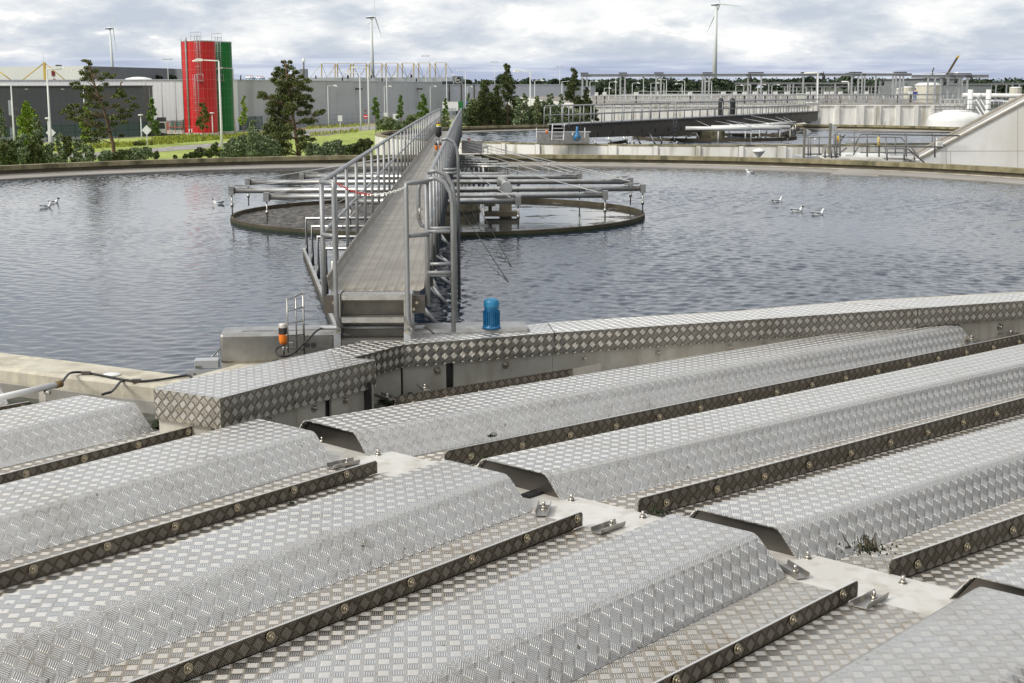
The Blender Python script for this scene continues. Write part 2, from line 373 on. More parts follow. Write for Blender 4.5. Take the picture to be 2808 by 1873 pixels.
mb = MB(); mb.prism([(-12, 20), (200, 20), (200, 340), (6, 340), (-9, 150), (-12, 110), (-12, 62), (-34, 50), (-34, 20)], GZ-.05, GZ+.008); mb.build('unseen_bounce_yard', mat('bounce_grey', (.22, .21, .195), (.15, .145, .135), 3.0, rough=.95, bump=.02), kind='structure')  # unseen grey ground added to cut green bounce light on the concrete
mk = MB()
for (x0, y0, x1, y1, wd) in ((478, 408, 508, 405.5, .25), (518, 402, 534, 400.5, .25), (560, 398.5, 572, 397.3, .25), (436, 408.5, 470, 405.5, .25),
                        (445, 412.5, 456, 411.7, .3), (600, 393, 622, 390.8, .25), (855, 352.5, 905, 349, .3), (862, 372, 925, 358, .3),
                        (925, 358, 985, 354, .25), (700, 377, 735, 373, .25), (660, 384, 690, 381, .25)):
    a = ground(x0, y0); b = ground(x1, y1); a.z = b.z = GZ+0.035; mk.bar(a, b, wd, 0.006)
mk.build('road_markings', m_mark, kind='structure')
# ------------------------------------------------------------------ water
def water_mat(name, deep, sc1, d1, sc2, d2, rough=0.03, stretch=(1, 1, 1)):
    m, t, N, L, P = nt(name); g = NG(t); tc = N.new('ShaderNodeTexCoord'); o_ = g.map(tc.outputs['Object'], stretch, (0, 0, .5))
    a = g.noise(o_, sc1, 3, .55, .6); b = g.noise(o_, sc2, 3, .6, .4); c = g.noise(o_, .12, 3, .5); e = g.noise(o_, .035, 2, .5)
    amp = g.rng(g.m('ADD', g.m('MULTIPLY', c, .5), g.m('MULTIPLY', e, .5)), .40, .60, .6, 1.1)
    Xw, Yw_, _ = g.sep(tc.outputs['Object']); amp = g.m('MULTIPLY', amp, g.rng(g.m('SUBTRACT', Xw, g.m('MULTIPLY', Yw_, .35)), -20, 0, .32, 1.7))
    h = g.m('MULTIPLY', g.m('ADD', g.m('MULTIPLY', a, d1), g.m('MULTIPLY', b, d2)), amp)
    bp = N.new('ShaderNodeBump'); bp.inputs['Distance'].default_value = 1.0; L.new(h, bp.inputs['Height']); L.new(bp.outputs[0], P.inputs['Normal'])
    P.inputs['Base Color'].default_value = (*deep, 1); P.inputs['Roughness'].default_value = rough; P.inputs['IOR'].default_value = 1.333
    MATS[name] = m; return m
m_water = water_mat('tank_water', (0.016, 0.026, 0.046), 11.0, 0.0032, 24.0, 0.0010, rough=0.02, stretch=(0.8, 1.35, 1))
C1 = Vector((-1.9, 42.3, 0)); RW = 22.1; RI = 24.0
near_in = [at(-40, 959, .45), at(0, 965, .45), at(263, 997, .45), at(526, 1031, .45), at(700, 985, .45), at(898, 958, .45), at(1032, 926, .45),
           at(1300, 905, .45), at(1516, 883, .45), at(2025, 852, .45), at(2358, 824, .45), at(2808, 800, .45)]
def circ(c, r, a): return Vector((c.x+r*math.cos(a), c.y+r*math.sin(a), 0))
arc_a0, arc_a1 = R(-42), R(222)
ARC = [arc_a0+(arc_a1-arc_a0)*i/120 for i in range(121)]
near_in = [Vector((p.x, p.y, 0)) for p in near_in]
wat = [circ(C1, RI+.1, a) for a in ARC]+near_in
import numpy as np
def wave_water(name, poly, m, x0, x1, y0, y1, dx, dy, amp_fn, z0=0.0, hole=None, seed=4, lam=(.26, 1.7), nw=64, slope=.13):
    rs = np.random.RandomState(seed); xs = np.arange(x0, x1, dx); ys = np.arange(y0, y1, dy); X_, Y_ = np.meshgrid(xs, ys); Zs = np.zeros_like(X_)
    wx = X_+.25*np.sin(Y_*.9+1.3)+.2*np.sin(X_*.7+Y_*.3); wy = Y_+.25*np.sin(X_*.8+.4)+.2*np.sin(Y_*.6-X_*.5)
    for i in range(nw):
        l = lam[0]*(lam[1]/lam[0])**rs.rand()**1.3; k = 2*PI/l; th = rs.normal(1.2, .9); s = slope*math.sqrt(2.0/nw)
        Zs += s/k*np.sin(k*(wx*math.cos(th)+wy*math.sin(th))+rs.rand()*6.28)*(1+.4*np.sin(wx*rs.rand()*.8+wy*rs.rand()*.8+rs.rand()*6))
    Zs = Zs*amp_fn(X_, Y_)+z0
    cx_, cy_ = X_[:-1, :-1]+dx/2, Y_[:-1, :-1]+dy/2; inside = np.zeros(cx_.shape, bool); n = len(poly)
    for i in range(n):
        a, b = poly[i], poly[(i+1) % n]
        if abs(a[1]-b[1]) < 1e-9: continue
        c = ((a[1] > cy_) != (b[1] > cy_)) & (cx_ < (b[0]-a[0])*(cy_-a[1])/(b[1]-a[1])+a[0]); inside ^= c
    if hole: inside &= ((cx_-hole[0])**2+(cy_-hole[1])**2) > hole[2]**2
    H, W = X_.shape; idx = np.arange(H*W).reshape(H, W); f = np.stack([idx[:-1, :-1], idx[:-1, 1:], idx[1:, 1:], idx[1:, :-1]], -1)[inside]
    used = np.unique(f); remap = np.zeros(H*W, np.int64); remap[used] = np.arange(len(used)); f = remap[f]
    co = np.stack([X_.ravel(), Y_.ravel(), Zs.ravel()], -1)[used]
    me = bpy.data.meshes.new(name); me.vertices.add(len(co)); me.vertices.foreach_set('co', co.ravel()); me.loops.add(f.size); me.loops.foreach_set('vertex_index', f.ravel().astype(np.int32))
    me.polygons.add(len(f)); me.polygons.foreach_set('loop_start', np.arange(0, f.size, 4, dtype=np.int32)); me.polygons.foreach_set('loop_total', np.full(len(f), 4, np.int32)); me.polygons.foreach_set('use_smooth', np.ones(len(f), bool))
    me.update(calc_edges=True); me.materials.append(m); o = bpy.data.objects.new(name, me); C.objects.link(o); props(o, kind='structure'); return o
def wind(X_, Y_):
    u = np.clip((X_-.35*Y_+20)/20, 0, 1); patch = .75+.35*np.sin(X_*.21+Y_*.13+1)*np.sin(Y_*.17-X_*.09)+.12*np.sin(X_*.9)*np.sin(Y_*.5)
    return (.36+.80*u*u*(3-2*u))*patch

def sweep(mb, path, prof, closed=False, out=None):
    """profile (offset outward, z) swept along plan path; outward = right-hand side of travel"""
    n = len(path); b = len(mb.v); k = len(prof)
    for i, p in enumerate(path):
        p0 = path[i-1] if (i > 0 or closed) else p; p1 = path[(i+1) % n] if (i < n-1 or closed) else p
        d = (Vector(p1)-Vector(p0)); d.z = 0; d.normalize(); nrm = Vector((d.y, -d.x, 0))
        for (o, z) in prof: mb.v.append(Vector((p[0]+nrm.x*o, p[1]+nrm.y*o, z)))
    segs = n if closed else n-1
    for i in range(segs):
        for j in range(k-1):
            mb.face([b+i*k+j, b+((i+1) % n)*k+j, b+((i+1) % n)*k+j+1, b+i*k+j+1][::-1])
    return mb
def tank_ring(Cc, Rw, Ri, z0, label, near=None, full=False, gz=GZ):
    t = thing('settling_tank', label, 'tank', (Cc.x, Cc.y, gz), group='round settling tanks')
    path = [circ(Cc, Ri, a) for a in (ARC if not full else [2*PI*i/160 for i in range(160)])]
    # cornice, recessed band, base
    mb = MB(); mb.smooth = False
    sweep(mb, path, [(-.05, .27+z0), (-.05, .45+z0), (.40, .45+z0), (.40, .36+z0)], closed=full); mb.build('wall_top', m_mossconc, t)
    mb = MB(); sweep(mb, path, [(.37, .40+z0), (.37, gz)], closed=full); mb.build('outer_wall', m_concwall, t)
    mb = MB(); sweep(mb, path, [(.12, .27+z0), (-.05, .27+z0)], closed=full); sweep(mb, path, [(.06, .11+z0), (.06, .27+z0)], closed=full); mb.build('drip_band', m_wetconc, t)
    mb = MB(); sweep(mb, path, [(-.02, -.4+z0), (-.02, .11+z0), (.10, .11+z0)], closed=full); mb.build('wall_foot', m_conc, t)
    p2 = [circ(Cc, Rw, a) for a in (ARC if not full else [2*PI*i/160 for i in range(160)])]
    mb = MB(); wd = Ri-Rw
    sweep(mb, p2, [(0.08, -.3+z0), (0.0, -.02+z0), (0.0, .05+z0), (.04, .075+z0), (wd-.03, .075+z0)], closed=full); mb.build('overflow_shelf', m_shelf, t)
    for i in range(0, 120 if not full else 160, 8):
        mb = MB()
        a = ARC[i] if not full else 2*PI*i/160
        q = circ(Cc, Rw-.006, a); q2 = circ(Cc, Rw-.006, a+.0009)
        mb.add([(q.x, q.y, -.1+z0), (q2.x, q2.y, -.1+z0), (q2.x, q2.y, .05+z0), (q.x, q.y, .05+z0)], [(0, 1, 2, 3)])
        mb.build('shelf_joint', m_black, t)
    return t, path
tank1, rimpath = tank_ring(C1, RW, RI, 0.0, 'large round open settling tank in the foreground with mossy far rim')
# near stretch of the rim, as the photo shows it running in under the metal covers
mb = MB(); sweep(mb, near_in[0:5], [(-.02, -.5), (0, .43), (.03, .45), (.64, .45), (.68, .42), (.68, GZ)]); mb.build('near_wall', m_concnear, tank1)
mb = MB(); sweep(mb, near_in[4:], [(0, -.5), (0, .45), (.55, .45), (.55, GZ)]); mb.build('near_wall', m_conc, tank1)
mb = MB(); mb.prism([(near_in[0].x-.2, near_in[0].y+.02), (near_in[0].x-.5, near_in[0].y-.66), (wat[120].x-.3, wat[120].y-.1), (wat[120].x+.2, wat[120].y+.2)], GZ, .449); mb.build('near_wall', m_conc, tank1); mb = MB()
mb.prism([(near_in[-1].x, near_in[-1].y), (wat[0].x, wat[0].y), (wat[0].x+.5, wat[0].y-.3), (near_in[-1].x+.2, near_in[-1].y-.5)], GZ, .449); mb.build('near_wall', m_conc, tank1)
# scum ring
CR = (at(636.6, 590, .1)+at(1764.7, 586, .1))/2; RR = (at(636.6, 590, .1)-at(1764.7, 586, .1)).length/2
CR = Vector((CR.x, (at(1150, 639, .1).y+at(1150, 542, .1).y)/2, 0)); CR.z = 0
m_ring = mat('ring_board', (0.085, 0.07, 0.042), (0.05, 0.042, 0.025), 3.0, rough=0.8)
ring = thing('scum_ring', 'large brown floating ring round the centre of the near tank', 'baffle ring', (CR.x, CR.y, 0))
rp = [circ(CR, RR, 2*PI*i/120) for i in range(120)]
mb = MB(); sweep(mb, rp, [(-.02, -.3), (-.02, .12), (.05, .12), (.05, -.3)], closed=True); mb.build('board', m_ring, ring)
mb = MB(); sweep(mb, rp, [(.054, -.2), (.054, .05), (.06, .03), (.06, -.2)], closed=True); mb.build('algae_skirt', m_moss, ring)
m, t, N, L, P = nt('scum_water'); g = NG(t); tc = N.new('ShaderNodeTexCoord'); o_ = tc.outputs['Object']
X, Y, _ = g.sep(o_)
nl = g.noise(g.map(o_, (1, 2.0, 1)), .55, 7, .62, .6); nb = g.noise(g.map(o_, (1, 1.2, 1)), 4.6, 5, .85)
left = g.rng(g.m('ADD', X, g.m('MULTIPLY', nl, 2.0)), -2.6, 1.2, 1.0, 0.0)          # the left side is covered, the right side floes only
th = g.m('ADD', g.m('MULTIPLY', nl, .75), g.m('MULTIPLY', nb, .25))
rad = g.m('SQRT', g.m('ADD', g.m('MULTIPLY', X, X), g.m('MULTIPLY', Y, Y)))
rimb = g.rng(rad, RR*.75, RR, 0.0, .03)
mask = g.rng(g.m('ADD', g.m('ADD', th, g.m('MULTIPLY', left, .24)), rimb), .575, .595)
brn = g.mix(g.rng(nb, .44, .62), (0.012, 0.011, 0.009), (0.26, 0.235, 0.205))
col = g.mix(mask, (0.03, 0.035, 0.035), brn); L.new(col, P.inputs['Base Color'])
L.new(g.rng(mask, 0, 1, .03, .55), P.inputs['Roughness']); P.inputs['IOR'].default_value = 1.333
hh = g.m('ADD', g.m('MULTIPLY', g.m('MULTIPLY', nb, mask), .06), g.m('MULTIPLY', g.noise(o_, 5.0, 3, .5), .0025))
bp = N.new('ShaderNodeBump'); bp.inputs['Distance'].default_value = 1.0; L.new(hh, bp.inputs['Height']); L.new(bp.outputs[0], P.inputs['Normal'])
mb = MB(); mb.poly([(q.x-CR.x, q.y-CR.y, 0.012) for q in [circ(CR, RR-.01, 2*PI*i/120) for i in range(120)]])
o = mb.build('scum_water', m, kind='structure'); o.location = (CR.x, CR.y, 0)
wave_water('water', [(p.x, p.y) for p in wat], m_water, -24.2, 22.2, 13.6, 66.4, .045, .055, wind, hole=(CR.x, CR.y, RR-.1), lam=(.14, .46), slope=.15, nw=60)
# centre pillar and scum column
pil = thing('centre_pillar', 'mossy concrete pillar standing in the scum ring under the near walkway', 'pillar', (-2.0, 41.0, 0))
mb = MB(); mb.lathe((-2.0, 41.0, 0), [(1.08, -1), (1.08, .38), (1.02, .42), (0, .42)], 8, smooth=False); mb.build('shaft', m_mossconc, pil)
mb = MB(); mb.lathe((-2.0, 41.0, 0), [(1.085, .0), (1.1, .02), (1.1, .07), (1.085, .08)], 8, smooth=False); mb.build('band', m_wetconc, pil)
# ------------------------------------------------------------------ covers over the channel
ZP, ZH, ZF = 0.315, 0.565, 0.43
FL = [((0, 1115), (148, 1089)), ((0, 1302), (559.5, 1159.8)), ((0, 1569), (1044, 1258.4)), ((347, 1873), (1622.4, 1391.8)), ((1795, 1873), (2368, 1581))]
FRl = [((1083, 1087), (1568, 1011)), ((1128, 1255), (2808, 915)), ((1701.5, 1379.5), (2808, 1089.7)), ((2411, 1546), (2808, 1408))]
def line(pq, z): a, b = at(*pq[0], z), at(*pq[1], z); return a, (b-a).normalized(), (b-a).length
LL = [line(x, ZF) for x in FL]; LR = [line(x, ZF-.02) for x in FRl]
a, dd, ln = LL[4]; prev = LL[3]
step = (LL[4][0]+LL[4][1]*LL[4][2])-(LL[3][0]+LL[3][1]*LL[3][2])
end5 = LL[4][0]+LL[4][1]*LL[4][2]+step; LL.append((end5-dd*3, dd, 3.0))
a0, d0, l0 = LL[0]; e0 = a0+d0*l0; LL.insert(0, (e0-step*1.0-d0*1.0, d0, 1.0-.35))        # beyond the frame's left
stepR = (LR[3][0])-(LR[2][0]); LR.append((LR[3][0]+stepR, LR[3][1], 2.0))
m_edge = mat('bright_edge', (.80, .79, .76), rough=.3, metal=.8)
m_endplate = mat('end_plate_sheet', (.085, .08, .072), (.12, .11, .10), 1.5, rough=.35, metal=.8)
def cover(name, label, far, near, t0f, t1f, t0n, t1n, hs=0.0, he=0.0, hlen=None, fr=(.235, .345, .655, .765), bolts=(.3, .585), skip=(), group=None, fl=None, tfar=None):
    """far/near: plan lines (point, dir). t range measured from each line's point; hs/he: how far the hump runs past the pan's start / end"""
    fa, fd, _ = far; na, nd, _ = near
    A0, A1, B0, B1 = fa+fd*t0f, fa+fd*t1f, na+nd*t0n, na+nd*t1n
    org = (A0+B0)/2; org.z = ZP
    t = thing(name, label, 'metal cover', tuple(org), group=group)
    axis = (fd+nd).normalized(); axis.z = 0
    A00 = A0.copy() if tfar is None else fa+fd*tfar
    def pt(f, end, z, ext=0.0, pan=False):
        p = ((A00 if pan and f < .4 else A0).lerp(B0, f) if end == 0 else A1.lerp(B1, f)).copy(); p += axis*ext; p.z = z; return p
    def strip_(mb, f0, z0, f1, z1, e0=0.0, e1=0.0, pan=False):
        mb.quad(pt(f0, 0, z0, e0, pan), pt(f1, 0, z1, e0, pan), pt(f1, 1, z1, e1), pt(f0, 1, z0, e1))
    mb = MB(); mb.axis = axis
    strip_(mb, .004, ZP, fr[0], ZP, pan=True); strip_(mb, fr[3], ZP, .993, ZP)
    mb.build('pan', m_pan, t, solid=.006)
    mb = MB(); mb.axis = axis
    f1, f2, f3, f4 = fr; e0, e1 = -hs, he
    wt = (A0-B0).length; rr = .03/wt        # rounded folds
    pts = [(f1, ZP+.002), (f1+(f2-f1)*.9, ZH-(ZH-ZP)*.10), (f2+rr*.4, ZH-.004), (f2+rr*1.4, ZH), (f3-rr*1.4, ZH), (f3-rr*.4, ZH-.004), (f4-(f4-f3)*.9, ZH-(ZH-ZP)*.10), (f4, ZP+.002)]
    for (p, q) in zip(pts[:-1], pts[1:]): strip_(mb, p[0], p[1], q[0], q[1], e0, e1)
    mb.build('raised_panel', m_plate, t, solid=.008)
    # upstand along the near edge, leaning against the next one
    mb = MB(); mb.axis = axis
    g0, g1 = (B0, B1) if fl is None else (na+nd*fl[0], na+nd*fl[1])
    nrm = Vector((axis.y, -axis.x, 0))
    v = [g0+nrm*.004, g1+nrm*.004]
    v = [Vector((p.x, p.y, 0)) for p in v]
    q0, q1 = v
    mb.add([(q0.x, q0.y, ZP+.004), (q1.x, q1.y, ZP+.004), (q1.x, q1.y, ZF-.02), (q1.x-axis.x*.02, q1.y-axis.y*.02, ZF), (q0.x+axis.x*.03, q0.y+axis.y*.03, ZF), (q0.x, q0.y, ZF-.03)], [(0, 1, 2, 3, 4, 5)])
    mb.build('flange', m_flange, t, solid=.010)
    mb = MB(); a_, b_ = Vector((q0.x, q0.y, ZF)), Vector((q1.x, q1.y, ZF)); du = (b_-a_).normalized(); mb.bar(a_+du*.03-nrm*.004, b_-du*.02-nrm*.004, .011, .005); mb.build('flange_edge', m_edge, t)
    if hs:
        ax3 = Vector((axis.x, axis.y, 0)); P_ = [pt(f, 0, z-.012, -hs+.05) for f, z in ((f1, ZP-.03), (f2+rr*.4, ZH), (f3-rr*.4, ZH), (f4, ZP-.03))]
        mb = MB(); mb.poly(P_); mb.build('end_plate', m_endplate, t, solid=.004)
    L_ = (q1-q0).length; s = bolts[0]; first = None
    while s < L_-.05:
        p = q0+(q1-q0).normalized()*s+nrm*.004; z = ZP+.075+random.uniform(-.004, .004)
        if first is None:
            mb = MB(); n2 = nrm
            mb.cyl((0, 0, 0), tuple(n2*.006), .032, 12); mb.cyl(tuple(n2*.006), tuple(n2*.020), .019, 6); mb.cyl(tuple(n2*.020), tuple(n2*.030), .011, 8)
            first = mb.build('bolt', m_bolt, t, local=True); bo = first
        else:
            bo = first.copy(); C.objects.link(bo); bo.parent = t
        bo.location = (p.x-org.x, p.y-org.y, z-org.z)
        s += bolts[1]
    return t
# plan lines of the seam strip
SF = (at(1525, 1341, .32), at(2652, 1625, .32)); SN = (at(1044, 1299, .32), at(2550, 1686, .32))
def isect(l, s):
    p, d = l[0], l[1]; q, e = s[0], s[1]-s[0]
    den = d.x*e.y-d.y*e.x; r = q-p; return (r.x*e.y-r.y*e.x)/den
gL, gR = 'metal covers left of the pale seam strip', 'metal covers right of the pale seam strip'
nL = len(LL)
tn = [isect(l, SN) for l in LL]
tn[3] = tn[3]
# right-hand ends of the covers next to the round wall stop short of the strip
tn[0] = LL[0][2]+.1; tn[1] = LL[1][2]; tn[2] = LL[2][2]
t3 = isect(LL[3], SN); tn[3] = t3
labL = ['short metal cover at the left edge beside the white conduit pipe', 'metal cover ending below the square capped corner, black cable on its end',
        'metal cover at left whose raised panel ends beneath the long capped wall', 'metal cover at left centre ending at the pale strip beside a channel clip',
        'large foreground metal cover running to the bottom edge, ending mid picture beside the strip',
        'metal cover across the bottom right corner, nearest to the camera']
def back(l, y=2.6): return (y-l[0].y)/l[1].y      # parameter where a line reaches depth y
for i in range(nL-1):
    f, n = LL[i], LL[i+1]
    t0f, t0n = max(back(f), -6.5), max(back(n), -6.5)
    tf, tn_ = tn[i], tn[i+1]
    he = .03
    if i == 0: tf, tn_ = tn[0], tn[1]-.25
    if i == 1: tf, tn_ = tn[1]-.10, tn[2]; he = -.14
    if i == 2: tf = tn[2]+.10; he = -.03
    cover('metal_cover', labL[i], f, n, t0f, tf, t0n, tn_, hs=0, he=he, group=gL, fr=(.21, .315, .665, .77) if i in (1, 2) else (.235, .345, .655, .765))
tr = [isect(l, SF) for l in LR]
labR = ['metal cover under the far capped wall with its open dark end beside the wall', 'long metal cover right of the strip, second away from the capped wall',
        'metal cover at right with the tangle of dark weed on it', 'metal cover at the right edge, dark open end nearest the bottom corner']
ZP, ZH, ZF = 0.245, 0.50, 0.41
for i in range(4):
    f, n = LR[i], LR[i+1]
    t1f, t1n = 12.5, 12.8
    t0f, t0n = tr[i], tr[i+1]
    kw = dict(hs=(0, .20, .16, .16)[i], he=0, fr=(.22, .315, .645, .75))
    if i == 0:
        t0f = tr[0]; tfar = (at(1040, 1100, ZP)-f[0]).dot(f[1]); t1f = 9.0; t1n = 11.0
        e = at(2648, 936, ZP); ee = (e-n[0]).dot(n[1]); kw = dict(hs=.33, he=ee-11.0+.05, bolts=(.28, .585), tfar=tfar, fr=(.22, .315, .645, .75))
    cover('metal_cover', labR[i], f, n, t0f, t1f, t0n, t1n, group=gR, **kw)
# lone flange next to the wall (joins the cover that lies under the capped wall)
wf = thing('edge_flange', 'upright patterned metal strip standing free beside the capped wall', 'metal edging', tuple(LR[0][0]))
q0, dR = LR[0][0], LR[0][1]; q1 = q0+dR*LR[0][2]; q2 = at(1648, 996, ZF)
nR = Vector((dR.y, -dR.x, 0))
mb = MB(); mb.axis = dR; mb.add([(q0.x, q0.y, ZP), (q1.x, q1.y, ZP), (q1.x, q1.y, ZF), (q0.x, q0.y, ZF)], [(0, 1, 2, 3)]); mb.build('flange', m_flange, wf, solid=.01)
q1b = q1+dR*.03; mb = MB(); mb.quad((q1b.x, q1b.y, ZP), (q2.x, q2.y, ZP), (q2.x, q2.y, ZF-.004), (q1b.x, q1b.y, ZF-.004)); mb.build('plain_end', m_alu, wf, solid=.006)
for k in range(6):
    p = q0+dR*(.22+.42*k); mb = MB(); mb.cyl((p.x, p.y, ZP+.07), (p.x+nR.x*.02, p.y+nR.y*.02, ZP+.07), .024, 8); mb.build('bolt', m_bolt, wf)
# seam strip
ZP = .315
dS = (SN[1]-SN[0]).normalized()
s0 = SN[0]-dS*1.15; s1 = SN[1]+dS*2.5; f0 = SF[0]-dS*(2.75); f1 = SF[1]+dS*2.7
for p in (s0, s1, f0, f1): p.z = 0
st = thing('seam_strip', 'pale flat sheet strip running between the two runs of metal covers', 'seam strip', ((s0.x+f1.x)/2, (s0.y+f1.y)/2, .1))
mb = MB(); mb.prism([(s0.x-.06, s0.y-.06), (s1.x-.06, s1.y-.06), (f1.x, f1.y), (f0.x, f0.y)][::-1], 0.08, ZP-.004); mb.build('sheet', m_beam, st, bevel=.006)
sb = None
for (px, py) in ((883, 1214), (1037, 1249), (1567, 1374), (1763, 1421), (2215, 1533), (2476, 1601)):
    p = at(px, py, ZP-.008)
    if sb is None:
        mb = MB(); mb.cyl((0, 0, 0), (0, 0, .008), .030, 12); mb.cyl((0, 0, .008), (0, 0, .026), .022, 6); mb.cyl((0, 0, .026), (0, 0, .055), .012, 8)
        sb = mb.build('bolt', m_boltbright, st, local=True); bo = sb
    else: bo = sb.copy(); C.objects.link(bo); bo.parent = st
    bo.location = p-ROOT[st.name]
p, q = at(1495, 1372, ZP), at(1440, 1352, ZP); mb = MB(); mb.bar(at(1440, 1362, ZP+.005), at(1508, 1338, ZP+.005), .09, .03); mb.build('rubber_seal', m_black, st)
# floor under everything
mb = MB(); mb.prism([(-22, -3), (22, -3), (22, 19.0), (8.5, 19.6), (near_in[-1].x, near_in[-1].y-.3), (near_in[9].x, near_in[9].y-.3), (near_in[7].x, near_in[7].y-.3), (near_in[3].x, near_in[3].y-.4), (near_in[0].x, near_in[0].y-.4), (-22, 19.0)][::-1], -.1, .17)
mb.build('channel_floor', m_dirtfloor, kind='structure')
# clips
def clip():
    t = thing('clamp_clip', '', 'clamp', (0, 0, 0), group='channel clips bolted down beside the seams')
    mb = MB(); Lh, W = .14, .052
    mb.add([(-Lh, -W, .035), (-Lh, -W+.008, 0), (-Lh, W-.008, 0), (-Lh, W, .035), (Lh, -W, .035), (Lh, -W+.008, 0), (Lh, W-.008, 0), (Lh, W, .035)],
           [(0, 1, 5, 4), (1, 2, 6, 5), (2, 3, 7, 6)])
    mb.build('channel', m_ss, t, local=True, solid=.006)
    mb = MB(); mb.cyl((.04, 0, .001), (.04, 0, .008), .034, 14); mb.cyl((.04, 0, .008), (.04, 0, .028), .022, 6); mb.cyl((.04, 0, .028), (.04, 0, .06), .012, 8)
    mb.build('bolt', m_boltbright, t, local=True)
    return t
cl0 = clip(); first = True
for (px, py, dx, dy, lab) in ((942, 1276, 1, -.22, 'bright channel clip lying beside the end flange at left, nearest the capped wall'),
                        (1490, 1400, .35, -1.1, 'channel clip turned across the strip, in front of the open dark cover end'),
                        (1668, 1450, 1, -.35, 'channel clip on the strip just right of a flange end, mid picture'),
                        (2172, 1568, .8, .5, 'half hidden channel clip poking out behind a raised panel'),
                        (2388, 1650, 1, -.55, 'largest channel clip, on the strip near the bottom right'),
                        (2661, 931, .8, .5, 'dark channel clip at the foot of the wall beside a cover corner, right'),
                        (2765, 919, 1, -.1, 'dark channel clip at the foot of the wall near the right edge'),
                        (1056, 1092, 1, .3, 'channel clip on the floor under the wall corner'),
                        (1163, 1066, .7, .6, 'channel clip on the mossy floor in front of the wall panel')):
    p = at(px, py, ZP+.006); q = at(px+dx*30, py+dy*30, ZP+.006); a = math.atan2(q.y-p.y, q.x-p.x)
    o = cl0 if first else copy_tree(cl0); first = False
    place(o, p, a, lab)
# weed and debris
def weed(px, py, lab, n=16, s=.8):
    p = at(px, py, ZP+.01); t = thing('dead_weed', lab, 'weed', tuple(p)); mb = MB(); rnd = random.Random(px)
    for k in range(n):
        a = rnd.uniform(.1, 2.2); l = rnd.uniform(.12, .26)*s; b = p+Vector((rnd.uniform(-.12, .12)*s, rnd.uniform(-.07, .07)*s, .01))
        pts = [b+Vector((-math.cos(a)*l*u*.8+ (u*u*.05), math.sin(a)*l*u*.4, .14*s*math.sin(u*2.2)*rnd.uniform(.5, 1.1))) for u in (0, .25, .5, .75, 1)]
        mb.tube(pts, .004, 4, radii=[.006, .005, .004, .003, .002])
    mb.build('stalk', mat('dry_stalk', (.10, .085, .05), (.03, .03, .02), 20, rough=.9) if s > .6 else m_moss, t)
    mb = MB()
    for k in range(int(120*s)):
        b = p+Vector((rnd.gauss(0, .10)*s, rnd.gauss(0, .06)*s, rnd.uniform(0, .06)*s)); M_ = Euler((rnd.random()*6, rnd.random()*6, rnd.random()*6)).to_matrix()
        mb.add([b+M_@Vector(v) for v in ((-.012, 0, 0), (0, -.009, .003), (.014, 0, 0), (0, .009, .003))], [(0, 1, 2, 3)])
    mb.build('foliage', m_moss, t)
weed(2372, 1512, 'tangle of dark dead weed lying on the cover at right')
weed(1807, 1408, 'small green clump of moss beside the strip, mid right', 3, .45)
weed(1347, 1197, 'small brown leaf scrap on the long cover above its seam', 2, .22)
weed(1330, 1257, 'tiny moss scrap at the tip of the open cover end', 2, .25)
weed(800, 1500-120, 'tiny crumb of leaf on the left pan', 1, .12)
mb = MB(); rnd = random.Random(5)
for (x0, y0, x1, y1, n) in ((1055, 1075, 1250, 1050, 420), (430, 1165, 560, 1185, 260), (2700, 925, 2745, 922, 60), (1040, 1095, 1090, 1110, 80), (690, 1175, 720, 1180, 20)):
    for k in range(n):
        u = rnd.random(); b = at(x0+(x1-x0)*u+rnd.gauss(0, 8), y0+(y1-y0)*u+rnd.gauss(0, 7), .175); b.z += rnd.uniform(0, .03)
        M_ = Euler((rnd.gauss(0, .5), rnd.gauss(0, .5), rnd.random()*6)).to_matrix(); s = rnd.uniform(.02, .05)
        mb.add([b+M_@Vector(v) for v in ((-s, 0, 0), (0, -s, .01), (s, 0, 0), (0, s, .01))], [(0, 1, 2, 3)])
mb.build('moss_patches', m_moss, kind='stuff')
# ------------------------------------------------------------------ capped wall
ZC = .75
def cap(label, back, front, endL=False, endR=False, drop=.26):
    B = [at(*p, ZC) for p in back]; Fp = [at(*p, ZC) for p in front]
    t = thing('wall_cap', label, 'wall capping', tuple(Fp[0]), group='patterned caps along the near wall')
    ax = (Fp[-1]-Fp[0]).normalized()
    mb = MB(); mb.axis = ax; mb.poly([tuple(p) for p in Fp]+[tuple(p) for p in B[::-1]]); mb.build('top_sheet', m_cap, t)
    mb = MB()
    for a, b in zip(Fp[:-1], Fp[1:]):
        mb.axis = (b-a).normalized(); mb.quad((a.x, a.y, ZC-drop), (b.x, b.y, ZC-drop), (b.x, b.y, ZC-.0005), (a.x, a.y, ZC-.0005))
    for a, b in zip(B[:-1], B[1:]):
        mb.axis = (b-a).normalized(); mb.quad((b.x, b.y, ZC-drop), (a.x, a.y, ZC-drop), (a.x, a.y, ZC-.0005), (b.x, b.y, ZC-.0005))
    for e, (a, b) in ((endL, (B[0], Fp[0])), (endR, (Fp[-1], B[-1]))):
        if e: mb.axis = (b-a).normalized(); mb.quad((a.x, a.y, ZC-drop), (b.x, b.y, ZC-drop), (b.x, b.y, ZC-.0005), (a.x, a.y, ZC-.0005))
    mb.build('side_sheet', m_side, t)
    return t, Fp
capA, FA = cap('square cornered patterned cap box at the left end of the wall', [(421, 1065), (530, 1035), (700, 1001), (898, 958.6), (966, 981)], [(603, 1092), (820, 1036), (1030, 987)], True, True, .29)
capB, FB = cap('short angled patterned cap section next to the walkway steps', [(898, 958.6), (1031.7, 926), (1216, 910), (1300, 905), (1500, 884.5)], [(966, 981), (1108, 945), (1300, 930), (1520, 912.5)], drop=.25)
